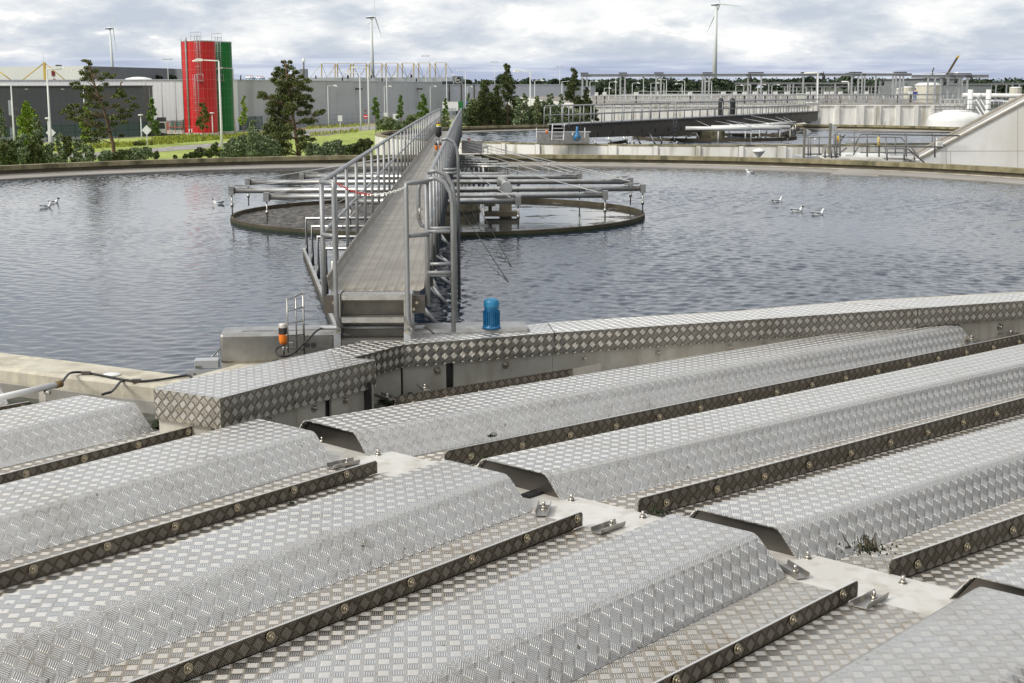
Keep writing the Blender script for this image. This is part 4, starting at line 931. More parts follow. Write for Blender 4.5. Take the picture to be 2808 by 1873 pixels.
# ------------------------------------------------------------------ second tank and bridge
ZW2 = -.27
C2 = Vector((14.6, 108.2, 0))
m_water2 = water_mat('tank_water_far', (0.02, 0.03, 0.05), 1.6, 0.018, 5.0, 0.006, rough=.1, stretch=(.8, 1.3, 1))
tank2, _ = tank_ring(C2, 22.7, 24.4, ZW2, 'second round settling tank behind the near one, cream wall with upright ribs and dark streaks', full=True)
wave_water('water', [(p.x, p.y) for p in [circ(C2, 24.45, 2*PI*i/120) for i in range(120)]], m_water2, C2.x-24.6, C2.x+24.6, C2.y-24.6, C2.y+24.6, .16, .2, lambda a, b: .9, z0=ZW2, seed=9, lam=(.5, 2.2), nw=40, slope=.10)
def on_circle(px, Cc, Rr, near=True):
    m_ = xat(px, 395, 1.0); A_ = 1+m_*m_; B_ = -2*(m_*Cc.x+Cc.y); K = Cc.x**2+Cc.y**2-Rr*Rr; D_ = math.sqrt(max(0, B_*B_-4*A_*K)); Y = (-B_-D_)/(2*A_) if near else (-B_+D_)/(2*A_); return Vector((m_*Y, Y, 0))
for x0, x1 in ((1100, 1110), (1240, 1250), (1375, 1385), (1468, 1480), (1561, 1582), (1668, 1691), (1791.6, 1804), (1908.5, 1921), (2026, 2039), (2132, 2156), (2258, 2275), (2385, 2400)):
    a, b = on_circle(x0, C2, 24.78), on_circle(x1, C2, 24.78); a2, b2 = on_circle(x0, C2, 24.9), on_circle(x1, C2, 24.9)
    mb = MB(); mb.prism([(a2.x, a2.y), (b2.x, b2.y), (b.x, b.y), (a.x, a.y)], GZ, .10); mb.build('rib', m_concwall, tank2)
    mb = MB(); mb.prism([(a2.x-.02, a2.y+.03), (a2.x+.0, a2.y+.03), (a.x, a.y), (a.x-.02, a.y)], GZ, .10); mb.build('joint', m_wetconc, tank2)
C2R = Vector((15.1, 107.0, 0))
ring2 = thing('scum_ring', 'smaller looking brown ring in the second tank under the far walkway', 'baffle ring', (C2R.x, C2R.y, ZW2))
mb = MB(); sweep(mb, [circ(C2R, 6.0, 2*PI*i/80) for i in range(80)], [(-.02, -.5), (-.02, ZW2+.2), (.06, ZW2+.2), (.06, -.5)], closed=True); mb.build('board', m_ring, ring2)
pil2 = thing('centre_pillar', 'mossy concrete pillar in the second tank under the far walkway', 'pillar', (C2R.x-.4, C2R.y-1, ZW2))
mb = MB(); mb.lathe((C2R.x-.4, C2R.y-1, 0), [(1.05, -1), (1.05, .30), (0, .30)], 8, smooth=False); mb.build('shaft', m_mossconc, pil2)
PA, PB = Vector((2.7, 86.0, 0)), Vector((27.4, 131.0, 0)); d2 = (PB-PA).normalized(); n2_ = Vector((d2.y, -d2.x, 0)); L2 = (PB-PA).length
b2 = thing('walkway_bridge', 'dark girdered walkway bridge with grey railings crossing the second tank', 'footbridge', (PA.x, PA.y, 0), group='scraper bridges spanning the tanks')
def B2(s, o, z): p = PA+d2*s+n2_*o; return Vector((p.x, p.y, z))
def gz0(s): return .50+.12*0
mb = MB()
for s_ in (-1, 1): mb.add([B2(0, s_*.5, 1.28), B2(0, s_*.5, .75), B2(2.2, s_*.5, .46), B2(L2*.25, s_*.5, .27), B2(L2*.5, s_*.5, .20), B2(L2*.75, s_*.5, .27), B2(L2-.5, s_*.5, .44), B2(L2, s_*.5, .6), B2(L2, s_*.5, 1.28)], [tuple(range(9))])
[mb.quad(B2(L2*u0, -.49, z0_), B2(L2*u1, -.49, z1_), B2(L2*u1, .49, z1_), B2(L2*u0, .49, z0_)) for u0, z0_, u1, z1_ in ((.043, .47, .25, .28), (.25, .28, .5, .21), (.5, .21, .75, .28), (.75, .28, .98, .45))]; mb.build('girder', m_darkmetal, b2, solid=.03)
mb = MB(); mb.bar(B2(0, 0, 1.32), B2(L2, 0, 1.32), 1.3, .07); mb.build('deck', m_galv, b2)
for s_ in (-1, 1):
    mb = MB(); mb.cyl(B2(0, s_*.62, 2.42), B2(L2, s_*.62, 2.40), .035, 6); mb.build('top_rail', m_galv, b2)
    mb = MB(); mb.cyl(B2(0, s_*.62, 1.87), B2(L2, s_*.62, 1.86), .025, 6); mb.build('middle_rail', m_galv, b2)
    pf = None
    for k in range(34):
        s = .4+k*1.53
        if pf is None: mb = MB(); mb.cyl((0, 0, 1.12), (0, 0, 2.40), .035, 6); pf = mb.build('post', m_galv, b2, local=True); po = pf
        else: po = pf.copy(); C.objects.link(po); po.parent = b2
        p = B2(s, s_*.62, 0); po.location = p-ROOT[b2.name]; po.location.z = 0
    mb = MB(); mb.tube([B2(0, s_*.62, 2.42), B2(-.25, s_*.62, 2.42), B2(-.38, s_*.62, 2.3), B2(-.45, s_*.62, 1.2)], .035, 6); mb.build('end_hoop', m_galv, b2)
mb = MB(); mb.tube([B2(16, .62, 2.4), B2(16, .85, 2.42), B2(16, .95, 2.3), B2(16, .95, -.2)], .03, 6); mb.tube([B2(16.5, .62, 2.4), B2(16.5, .85, 2.42), B2(16.5, .95, 2.3), B2(16.5, .95, -.2)], .03, 6)
for k in range(8): mb.cyl(B2(16, .95, -.0+.27*k), B2(16.5, .95, -.0+.27*k), .02, 5)
mb.build('side_ladder', m_galv, b2)
for k in range(20): mb = MB(); p = B2(2.5+k*2.3, .52, .62); mb.box(p, (.22, .05, .25), math.atan2(d2.y, d2.x)); mb.build('bracket', m_darkmetal, b2)
for (x0, y0, x1, y1) in ((1649, 343, 1678, 394), (1689.5, 340.6, 1721, 394), (1724.6, 336, 1756.5, 395), (1760.7, 334, 1797, 395), (1795, 332, 1815, 391.7), (1820, 332, 1852, 388.5), (1855, 330, 1886, 385), (1891.5, 332, 1918, 383), (1930, 330, 1955, 378), (1715, 370, 1728, 395), (1725, 368, 1740, 395), (1622, 375, 1634, 394)):
    e = at(x1, y1, ZW2); a = atY(x0, y0, e.y+.5); m1 = a.lerp(e, .55)
    mb = MB(); mb.cyl(a, m1, .02, 5); mb.cyl(m1, e, .06, 6); mb.build('strut', m_pipe, b2)
for (x0, y0, x1, y1, Y, th) in ((1880, 352, 2060, 353.5, 101, .14), (1950, 349, 2139, 352, 103, .14), (2000, 346, 2167, 349, 105.5, .14), (1900, 347, 2100, 345, 108, .11), (2030, 344, 2175, 341, 111, .1), (2087, 341.5, 2182, 335.5, 115, .1)):
    a, b = atY(x0, y0, Y), atY(x1, y1, Y); mb = MB(); mb.cyl(a, b, th, 8); mb.cyl(b, (b.x, b.y, ZW2-.1), .03, 5); mb.cyl(a.lerp(b, .5), (a.lerp(b, .5).x, a.y, ZW2-.1), .05, 5); mb.build('cross_pipe', m_pipe if th < .12 else m_white, b2)
for k in range(6):
    a = atY(2143+8*k, 352-3*k, 104+3*k); mb = MB(); mb.tube([a+Vector((-2, 0, 0)), a, (a.x, a.y, ZW2-.1)], .04, 5); mb.build('blade_frame', m_pipe, b2)
a, b = atY(2143, 369, 106), atY(2192, 354, 121); mb = MB(); mb.bar(a, b, .06, .3); mb.build('scraper_blade', m_wetconc, b2)
a, b = atY(1668, 396, 92), atY(1720, 387, 98); mb = MB(); mb.bar(a, b, .06, .22); mb.build('scraper_blade', m_wetconc, b2)
for (x0, y0, Ys, x1, y1, Y1_) in ((1908, 330, 104, 1953, 350, 101), (1990, 330, 110, 2090, 346, 103), (1985, 328, 110, 2070, 350, 101), (2025, 322, 114, 2120, 340, 105), (2044, 314, 115, 2150, 335, 110), (2110, 314, 121, 2165, 335, 116), (2130, 312, 123, 2178, 336, 118), (1960, 332, 107, 2022, 344, 103)):
    mb = MB(); mb.cyl(atY(x0, y0, Ys), atY(x1, y1, Y1_), .025, 5); mb.build('stay_cable', m_galvlight, b2)
# far carriage
ec = thing('end_carriage', 'stainless carriage at the near end of the far walkway with steps and blue pump', 'carriage', tuple(atY(1545, 394, 85.2)))
def bx(mb, x0, x1, y0, y1, Y, dep):
    a, b = atY(x0, (y0+y1)/2, Y), atY(x1, (y0+y1)/2, Y); zt, zb = zat((x0+x1)/2, y0, Y), zat((x0+x1)/2, y1, Y)
    mb.box(((a.x+b.x)/2, Y+dep/2, (zt+zb)/2), (b.x-a.x, dep, zt-zb)); return mb
mb = MB(); bx(mb, 1473, 1616, 363, 394.5, 84.9, .7); mb.build('housing', m_ss, ec, bevel=.03)
mb = MB(); bx(mb, 1472, 1620, 361.5, 363.5, 84.85, .85); mb.build('lid', m_galvlight, ec)
for y in (342, 352, 362.5, 373, 383): mb = MB(); bx(mb, 1516+(383-y)*.06, 1544, y-1, y+1.2, 84.3, .25); mb.build('step', m_galvlight, ec)
for x in (1514, 1546): mb = MB(); mb.bar(atY(x+1.5, 340, 84.6), atY(x-1, 385, 84.2), .06, .12); mb.build('stringer', m_galvlight, ec)
for x in (1471, 1603.5): mb = MB(); bx(mb, x-1.2, x+1.2, 350, 378, 84.6, .06); mb.build('bracket_post', m_white, ec)
p = atY(1582.5, 386, 84.5)
k_ = 84.5/F_
mb = MB(); mb.lathe(p, [(0, 0), (7*k_, .02), (9.5*k_, 6*k_), (9.5*k_, 13*k_), (6*k_, 17*k_), (4*k_, 19*k_), (4.2*k_, 27*k_), (3.2*k_, 29*k_), (3.4*k_, 38*k_), (0, 39*k_)], 12); pm = mb.build('blue_pump', m_blue, ec, label='blue pump hanging on the carriage front')
mb = MB(); mb.cyl(atY(1583, 380, 84.3), atY(1583, 380, 84.15), 4*k_, 10); mb.build('flange', m_darkmetal, pm)
mb = MB(); p = atY(1499, 366, 84.7); mb.cyl(p, p+Vector((0, 0, .2)), .06, 8); mb.build('warning_lamp', m_orange, ec)
mb = MB(); bx(mb, 1568, 1572, 364, 371, 84.5, .1); mb.build('white_box', m_white, ec)
# end box at the far side of tank two
fe2 = thing('end_carriage', 'small grey carriage box at the far right end of the far walkway', 'carriage', tuple(atY(2230, 340, 132)))
mb = MB(); bx(mb, 2214, 2250, 320, 340, 131.5, .9); mb.build('housing', m_galvlight, fe2); mb = MB(); bx(mb, 2210, 2222, 312, 338, 131.2, .3); mb.build('end_plate', m_darkmetal, fe2)
for k, (x0, x1) in enumerate(((1969, 1984), (2000, 2016))):
    Yk = 111+k*3; p = atY((x0+x1)/2, 308, Yk); r_ = (x1-x0)/2/F_*Yk; h = zat(x0, 268, Yk)-p.z; p.z = 1.355; h = zat(x0, 268, Yk)-1.355
    mb = MB(); mb.lathe(p, [(r_, 0), (r_, h*.72), (r_*.92, h*.85), (r_*.6, h*.96), (0, h)], 14); mb.build('black_drum', m_black, None, 'black round topped drum on the far walkway, '+('left' if k == 0 else 'right')+' one of the pair', 'drum', 'black drums on the far walkway')
# ------------------------------------------------------------------ aeration platform
plat = thing('concrete_basin', 'long raised cream concrete basin wall with upright ribs behind the second tank', 'basin', (20, 158, GZ))
xl, xr = xat(1632, 288, 158), xat(2640, 290, 158)
mb = MB(); mb.prism([(xl, 158), (xr, 158), (xr+60, 330), (xl-10, 330)], GZ, 1.45); mb.build('wall', m_concwall, plat)
mb = MB(); mb.prism([(xl-.2, 157.85), (xr+.2, 157.85), (xr+.2, 158.6), (xl-.2, 158.6)], 1.40, 1.52); mb.build('coping', m_concwall, plat)
for x0, x1 in ((2226, 2243), (2289, 2302), (2348, 2370), (2397, 2404), (2405, 2416), (2457, 2469), (2507, 2519), (2553, 2563)):
    mb = MB(); a, b = xat(x0, 300, 157.7), xat(x1, 300, 157.7); mb.box(((a+b)/2, 157.85, (1.38+GZ)/2), (b-a, .3, 1.38-GZ)); mb.build('rib', m_concwall, plat)
mb = MB(); mb.prism([(xl+.3, 158.7), (xr, 158.7), (xr+59, 329), (xl-9, 329)], 1.40, 1.47); mb.build('deck', mat('basin_deck', (.24, .22, .19), (.13, .12, .10), .5, rough=.9, streak=((.42, .40, .36), (.5, .15, .5), .8)), plat)
rnd = random.Random(3)
def railing(label, x0, x1, Y, z0, h=1.1, step=1.0, m=None, mid=True, group='grey railings on the raised basin', slats=1):
    m = m or m_galvlight; a, b = xat(x0, 290, Y), xat(x1, 290, Y); t = thing('railing', label, 'railing', ((a+b)/2, Y, z0), group=group)
    mb = MB(); mb.cyl((a, Y, z0+h), (b, Y, z0+h), .035, 6); mb.build('top_rail', m, t)
    if mid: mb = MB(); mb.cyl((a, Y, z0+h*.5), (b, Y, z0+h*.5), .028, 6); mb.build('middle_rail', m, t)
    n = min(95, int((b-a)/step)); pf = None
    for k in range(n+1):
        if pf is None: mb = MB(); mb.cyl((0, 0, 0), (0, 0, h), .03, 5); pf = mb.build('post', m, t, local=True); o = pf
        else: o = pf.copy(); C.objects.link(o); o.parent = t
        o.location = (a+(b-a)*k/n-(a+b)/2, 0, 0)
    return t
railing('front railing along the edge of the raised basin', 1622, 2580, 158.3, 1.5, 1.08, .62)
railing('railing a little behind the front one on the raised basin', 1645, 2610, 168, 1.5, 1.1, 1.0)
railing('third railing back on the raised basin', 1700, 2640, 186, 1.5, 1.1, 1.3)
railing('farthest low railing on the raised basin below the dark trees', 1750, 2520, 240, 1.5, 1.3, 2.2)
def gantry(label, x0, x1, Y, ytop, th, posts, z0=1.5, caps=()):
    a, b = atY(x0, ytop, Y), atY(x1, ytop, Y); zt = zat((x0+x1)/2, ytop, Y); t = thing('pipe_gantry', label, 'gantry', ((a.x+b.x)/2, Y, z0), group='steel gantries on the basin')
    mb = MB(); mb.box(((a.x+b.x)/2, Y, zt-th/2), (b.x-a.x, .16, th)); mb.box(((a.x+b.x)/2, Y, zt+.03), (b.x-a.x, .30, .05)); mb.build('beam', m_galv, t)
    for px in posts:
        x = xat(px, 240, Y); mb = MB(); mb.box((x, Y, (zt-th+z0)/2), (.17, .2, zt-th-z0)); mb.build('post', m_galvlight, t)
    for (c0, c1) in caps:
        x, x2 = xat(c0, ytop, Y), xat(c1, ytop, Y); mb = MB(); mb.box(((x+x2)/2, Y, zt+.16), (x2-x, .7, .14)); mb.build('trolley_cap', m_darkmetal, t)
    return t
gantry('long overhead steel gantry beam on paired posts, nearest on the raised basin', 1592, 2500, 165, 203.5, .26, (1597, 1609, 1701, 1713.5, 1799, 1812, 1926, 1933, 1944, 2051, 2087, 2202, 2240, 2335, 2353, 2401, 2448, 2456, 2467, 2476), caps=((1592, 1613), (1697, 1719), (1794, 1819), (1927, 1953), (2052, 2093), (2197, 2230), (2330, 2362), (2452, 2485)))
gantry('right hand end of the overhead gantry, darker beam reaching over the small silo', 2500, 2711, 163, 206.5, .28, (2544, 2563, 2580, 2599, 2630, 2637, 2652), caps=((2595, 2660),))
gantry('second gantry line, lower and farther back', 2015, 2340, 235, 227, .22, (2058, 2108, 2160, 2166, 2175, 2290, 2328))
gantry('third faint gantry line in front of the dark trees', 2140, 2470, 300, 236.5, .2, (2152, 2185, 2211, 2226, 2254, 2260, 2292, 2345, 2382, 2390, 2410, 2430))
gantry('far gantry line at the right edge under the tree tops', 2717, 2830, 240, 228, .25, (2718, 2731, 2760, 2776, 2795), z0=1.5)
tf = thing('goal_frame', 'tall white bent steel pole frame standing at the front of the basin', 'pole frame', (xat(2242, 280, 159), 159, 1.5))
mb = MB(); mb.tube([atY(2205, 201, 159), atY(2241, 199.5, 159), atY(2243, 203, 159), atY(2242, 281, 159), atY(2210, 282, 159)], .10, 6); mb.build('pole', m_white, tf)
tf2 = thing('goal_frame', 'thinner bent white pole frame farther back, right of the tall one', 'pole frame', (xat(2326, 280, 200), 200, 1.5))
mb = MB(); mb.tube([atY(2308, 224, 200), atY(2326, 224, 200), atY(2327, 227, 200), atY(2327, 258, 200)], .09, 6); mb.build('pole', m_white, tf2)
tp = thing('double_mast', 'pair of tall close set grey posts joined at the top, front of the basin', 'mast', (xat(2366, 290, 158.6), 158.6, 1.5))
for x in (2363, 2370): mb = MB(); a = xat(x, 250, 158.6); mb.box((a, 158.6, (zat(2366, 202, 158.6)+1.5)/2), (.14, .16, zat(2366, 202, 158.6)-1.5)); mb.build('post', m_galvlight, tp)
mb = MB(); mb.box((xat(2369, 204, 158.6), 158.6, zat(2369, 204, 158.6)), (.4, .3, .18)); mb.build('head', m_darkmetal, tp)
hd = None
hl = ['first', 'second', 'third', 'fourth', 'fifth', 'sixth', 'seventh', 'eighth', 'ninth', 'tenth', 'eleventh', 'twelfth', 'thirteenth', 'fourteenth', 'fifteenth', 'sixteenth', 'seventeenth', 'eighteenth', 'nineteenth', 'twentieth', 'last']
hoods = (1636, 1658, 1745, 1801, 1893, 1984, 2016, 2042, 2071, 2098, 2127, 2159, 2216, 2231, 2267, 2282, 2305, 2349, 2377, 2463, 2498)
for i, px in enumerate(hoods):
    Yh = 176+(i*7) % 12
    if hd is None:
        hd = thing('motor_hood', '', 'motor cover', (0, 0, 0), group='pale motor covers along the basin')
        mb = MB(); mb.add([(-.26, -.2, 1.0), (.26, -.2, 1.0), (.30, .2, 1.0), (-.30, .2, 1.0), (-.22, -.24, 1.34), (.26, -.24, 1.38), (.26, .2, 1.38), (-.28, .2, 1.34)], [(3, 2, 1, 0), (4, 5, 6, 7), (0, 1, 5, 4), (1, 2, 6, 5), (2, 3, 7, 6), (3, 0, 4, 7)]); mb.build('hood', m_white, hd, local=True)
        mb = MB(); mb.box((0, 0, .5), (.22, .2, 1.0)); mb.box((0, 0, .95), (.4, .3, .12)); mb.build('stand', m_darkmetal, hd, local=True); o = hd
    else: o = copy_tree(hd)
    place(o, (xat(px, 255, Yh), Yh, 1.5), 0, f'pale motor cover on the basin under the gantry, {hl[i]} from the left', sc=(.72+.14*(i % 3), 1.0, 1.02))
cb = thing('cabinet', 'pale green cabinet behind the front railing near the tall white pole', 'cabinet', tuple(atY(2198, 275, 161)))
mb = MB(); bx(mb, 2189, 2208, 257, 286, 161, .8); mb.build('case', mat('pale_green', (.55, .58, .48), rough=.6), cb); mb = MB(); bx(mb, 2188, 2209, 256, 257.5, 160.9, 1.0); mb.build('lid', m_white, cb)
m_cream = mat('cream_sheet', (0.62, 0.60, 0.50), (0.55, 0.53, 0.44), .5, rough=.5)
def silo(label, x0, x1, y0, y1, Y, name='storage_tank', n=12, m=None):
    p = atY((x0+x1)/2, y1, Y); r_ = (x1-x0)/2/F_*Y; h = zat((x0+x1)/2, y0, Y)-p.z; t = thing(name, label, 'tank', tuple(p))
    mb = MB(); mb.lathe(p, [(r_*.98, -1), (r_*.98, h*.84)], n, smooth=False); mb.build('shell', m or m_cream, t)
    mb = MB(); mb.lathe(p, [(r_*.98, h*.83), (r_*1.02, h*.84), (r_*1.01, h*.89), (r_*.7, h*.98), (0, h)], n); mb.build('roof', m_white, t); return t
silo('cream many sided tank with a low white roof behind the person in blue', 2507, 2578, 226, 283, 186, n=10)
silo('small cream tank left of the larger one', 2471, 2502, 237, 258, 230); silo('partly hidden smaller cream tank at the far left of the three', 2452, 2470, 242, 258, 245)
silo('cream tank at the right edge behind the long white pipe', 2768, 2801, 238, 257, 215)
# person
pp = at(2509, 283, 1.5); pp = atY(2508.5, 282.5, 172); pp.z = 1.5
per = thing('person', 'person in a blue jacket, dark cap and pale blue trousers walking on the basin', 'person', tuple(pp))
bmv = [((0, 0, .92), .13), ((0, 0, 1.18), .14), ((0, 0, 1.42), .15), ((0, 0, 1.52), .06), ((0, -.02, 1.62), .085), ((0, -.02, 1.72), .07),
       ((-.20, 0, 1.40), .06), ((-.27, .02, 1.12), .045), ((-.22, -.06, .90), .035), ((.20, 0, 1.40), .06), ((.29, .02, 1.14), .045), ((.30, -.08, .92), .035),
       ((-.10, 0, .86), .09), ((-.10, -.04, .48), .065), ((-.10, .02, .08), .045), ((-.11, -.10, .03), .035), ((.10, 0, .86), .09), ((.13, .05, .48), .065), ((.16, .14, .09), .045), ((.17, .04, .03), .035)]
ed = [(0, 1), (1, 2), (2, 3), (3, 4), (4, 5), (2, 6), (6, 7), (7, 8), (2, 9), (9, 10), (10, 11), (0, 12), (12, 13), (13, 14), (14, 15), (0, 16), (16, 17), (17, 18), (18, 19)]
me = bpy.data.meshes.new('body'); me.from_pydata([v for v, _ in bmv], ed, []); ob = bpy.data.objects.new('body', me); C.objects.link(ob); ob.parent = per
sk = ob.modifiers.new('skin', 'SKIN'); ss = ob.modifiers.new('sub', 'SUBSURF'); ss.levels = 1; ss.render_levels = 1
for i, (v, r_) in enumerate(bmv): me.skin_vertices[0].data[i].radius = (r_, r_*.85)
me.skin_vertices[0].data[0].use_root = True
me.materials.append(mat('skin_tone', (.55, .36, .27), rough=.6))
def garment(name, idx, grow, m):
    vs = [bmv[i] for i in idx]; mp = {i: k for k, i in enumerate(idx)}
    me = bpy.data.meshes.new(name); me.from_pydata([v for v, _ in vs], [(mp[a], mp[b]) for a, b in ed if a in mp and b in mp], []); o = bpy.data.objects.new(name, me); C.objects.link(o); o.parent = per
    o.modifiers.new('skin', 'SKIN'); q = o.modifiers.new('sub', 'SUBSURF'); q.levels = q.render_levels = 1
    for i, (v, r_) in enumerate(vs): me.skin_vertices[0].data[i].radius = (r_*grow, r_*grow*.85)
    me.skin_vertices[0].data[0].use_root = True; me.materials.append(m)
garment('jacket', [1, 0, 2, 6, 7, 9, 10], 1.25, mat('blue_jacket', (.01, .04, .30), rough=.8)); garment('trousers', [0, 12, 13, 14, 16, 17, 18], 1.22, mat('pale_jeans', (.16, .24, .42), rough=.8))
mb = MB(); mb.lathe((0, -.02, 1.70), [(.10, 0), (.095, .06), (.05, .10), (0, .11)], 10); mb.box((0, -.12, 1.71), (.12, .10, .015)); mb.build('cap', m_black, per, local=True)
# hoists
for i, (px, py, Y, lab) in enumerate(((2057, 212, 164.6, 'left end near the paired cap'), (2258, 208, 164.6, 'right of the tall white pole'), (2420, 224, 164.6, 'hanging low on a chain above the rails'), (2590, 222, 162.6, 'first of three at the right end'), (2620, 218, 162.6, 'second of three at the right end'), (2663, 214, 162.6, 'last one, outermost at the right end'))):
    p = atY(px, py, Y); t = thing('chain_hoist', 'black chain hoist under the gantry beam, '+lab, 'hoist', tuple(p), group='black hoists under the gantry')
    mb = MB(); mb.lathe(p+Vector((.05, 0, -.45)), [(0, 0), (.15, .05), (.18, .35), (.13, .5), (0, .55)], 8); mb.build('body', m_black, t)
    mb = MB(); mb.cyl(p+Vector((0, 0, .05)), p+Vector((.02, 0, .5)), .05, 6); mb.box(p+Vector((-.2, 0, .28)), (.45, .2, .12)); mb.build('trolley', m_darkmetal, t)
    mb = MB(); mb.cyl(p+Vector((-.12, 0, .2)), p+Vector((-.14, 0, -1.2)), .015, 4); mb.build('chain', m_darkmetal, t)
# big grey process building etc
m_greycl = mat('grey_cladding', (.20, .22, .22), (.17, .19, .19), .3, rough=.6)
pb_ = thing('process_building', 'green grey clad block with a roof railing behind the cream tank', 'building', tuple(atY(2585, 262, 250)))
mb = MB(); bx(mb, 2531, 2640, 216, 275, 250, 30); mb.build('wall', m_greycl, pb_); mb = MB(); bx(mb, 2529, 2642, 214.5, 216.5, 249.8, 30.4); mb.build('roof_edge', m_darkmetal, pb_)
mb = MB(); [mb.cyl(atY(x, 215, 250), atY(x, 201, 250), .06, 5) for x in range(2537, 2615, 13)]; mb.cyl(atY(2537, 201, 250), atY(2614, 198, 250), .06, 5); mb.cyl(atY(2537, 207, 250), atY(2614, 205, 250), .05, 5); mb.build('roof_railing', m_galvlight, pb_)
pc2 = thing('low_building', 'low dark grey clad building left of the chimneys at far right', 'building', tuple(atY(2690, 262, 230)))
mb = MB(); bx(mb, 2655, 2718, 231, 275, 230, 20); mb.build('wall', m_greycl, pc2); mb = MB(); bx(mb, 2654, 2719, 230, 231.5, 229.8, 20.4); mb.build('roof_edge', m_galvlight, pc2)
pg = thing('low_building', 'small flat roofed hut with railing behind the gantry posts, right of the trees', 'building', tuple(atY(2495, 250, 260)))
mb = MB(); bx(mb, 2482, 2530, 228, 262, 260, 12); mb.build('wall', m_greycl, pg)
cr_ = thing('crane_boom', 'slanting dark crane boom with a yellow tip above the process building', 'crane', tuple(atY(2597, 206, 255)))
mb = MB(); mb.bar(atY(2594, 210, 255), atY(2625, 158, 255), .32, .32); mb.build('boom', mat('crane_dark', (.09, .07, .04), rough=.6), cr_); mb = MB(); mb.bar(atY(2624, 159, 255), atY(2629, 153, 255), .45, .3); mb.build('tip', mat('crane_yellow', (.5, .32, .04), rough=.6), cr_)
ms = thing('short_mast', 'short thin dark mast left of the crane boom', 'mast', tuple(atY(2557, 206, 252))); mb = MB(); mb.tube([atY(2557, 206, 252), atY(2557.5, 194, 252), atY(2561, 186, 252)], .12, 6); mb.build('pole', m_darkmetal, ms)
gb = thing('roof_dome', 'small white dome beside the crane boom', 'dome', tuple(atY(2624, 204, 249))); mb = MB(); mb.lathe(atY(2624, 204, 249), [(.45, 0), (.42, .2), (.2, .36), (0, .4)], 12); mb.build('shell', m_white, gb)
for i, x in enumerate((2659, 2709)):
    p = atY(x, 297, 150); r_ = 7/F_*150; t = thing('vent_stack', 'thick white vent stack behind the ramp, '+('left' if i == 0 else 'right')+' of the two', 'chimney', tuple(p), group='white vent stacks')
    mb = MB(); mb.lathe(p, [(r_*1.15, -1), (r_*1.15, .02), (r_*1.0, .06), (r_, 50/F_*150), (r_*.8, 50/F_*150)], 14); mb.build('shaft', m_white, t)
lp = thing('white_pipeline', 'long thick white pipe running off the right edge behind the ramp', 'pipe', tuple(atY(2700, 262, 152)))
mb = MB(); mb.cyl(atY(2640, 261, 152), atY(2960, 265, 152), .23, 12); mb.build('pipe', m_white, lp)
for x in (2690, 2748, 2802): mb = MB(); bx(mb, x-2, x+2, 264, 290, 152, .2); mb.build('support', m_galvlight, lp)
lp2 = thing('grey_pipeline', 'thinner pale pipe below the thick white one at the right edge', 'pipe', tuple(atY(2750, 280, 150))); mb = MB(); mb.tube([atY(2700, 278, 151), atY(2740, 278, 151), atY(2770, 281, 150), atY(2900, 281, 150)], .18, 8); mb.build('pipe', m_galvlight, lp2)
vb = thing('valve_bonnet', 'white upside down cone shaped hopper between the two vent stacks', 'hopper', tuple(atY(2684, 270, 151))); mb = MB(); mb.lathe(atY(2684, 272, 151), [(.1, 0), (.32, .28), (.33, .50), (.2, .62), (0, .64)], 12); mb.build('shell', m_white, vb)
# lower steel platform beside the dome tank
sp = thing('steel_platform', 'grey steel platform with railings and white stairs behind the dome tank', 'platform', tuple(atY(2660, 305, 146)))
mb = MB(); bx(mb, 2575, 2770, 299, 303, 146, 2.0); mb.build('floor', m_galv, sp)
for y in (272.5, 285.5): mb = MB(); mb.cyl(atY(2577, y, 146), atY(2765, y, 146), .04, 6); mb.build('rail', m_galvlight, sp)
for k in range(15): x = 2578+k*13.4; mb = MB(); mb.cyl(atY(x, 272.5, 146), atY(x, 300, 146), .035, 5); mb.build('post', m_galvlight, sp)
for x in (2680, 2692): mb = MB(); mb.bar(atY(x-3, 273, 145.5), atY(x+24, 318, 144), .06, .10); mb.bar(atY(x-3, 293, 145.5), atY(x+20, 330, 144), .06, .12); mb.build('stair_rail', m_white, sp)
# white dome tank
dp = atY(2620, 347, 143); dt = thing('dome_tank', 'low white domed tank half hidden behind the ramp', 'tank', tuple(dp)); rd = 75/F_*143
mb = MB(); mb.lathe(dp, [(rd*1.0, -2), (rd, .55), (rd*.985, .8), (rd*.9, 1.08), (rd*.7, 1.33), (rd*.47, 1.46)], 40); mb.build('shell', m_white, dt)
mb = MB(); mb.lathe(dp, [(rd*.47, 1.40), (rd*.47, 1.62), (0, 1.66)], 24); mb.build('collar', m_white, dt)
# ------------------------------------------------------------------ ramp with copings
YR = 68.6
rp_ = thing('concrete_ramp', 'large pale concrete ramp wall sloping up to the right edge with paired copings', 'ramp wall', tuple(atY(2600, 450, YR)))
def RPz(px, py, Y): p = atY(px, py, Y); return p
la, lb = atY(2527, 436, YR), atY(2960, 203.5, YR)
def slab(mb, a, b, y0, y1, zt, zb):    # sloped bar between plan x of a and b
    vs = [(a.x, y0, a.z+zt), (b.x, y0, b.z+zt), (b.x, y0, b.z+zb), (a.x, y0, a.z+zb)]; vs += [(x, y1, z) for x, _, z in vs]
    mb.add(vs, [(3, 2, 1, 0), (4, 5, 6, 7), (0, 1, 5, 4), (1, 2, 6, 5), (2, 3, 7, 6), (3, 0, 4, 7)])
m_rampc = mat('ramp_concrete', (0.80, 0.79, 0.77), (0.72, 0.71, 0.69), .35, rough=.85, bump=.002, bscale=20, streak=((0.60, 0.57, 0.50), (.5, .5, .2), .6))
mb = MB(); a, b = la, lb
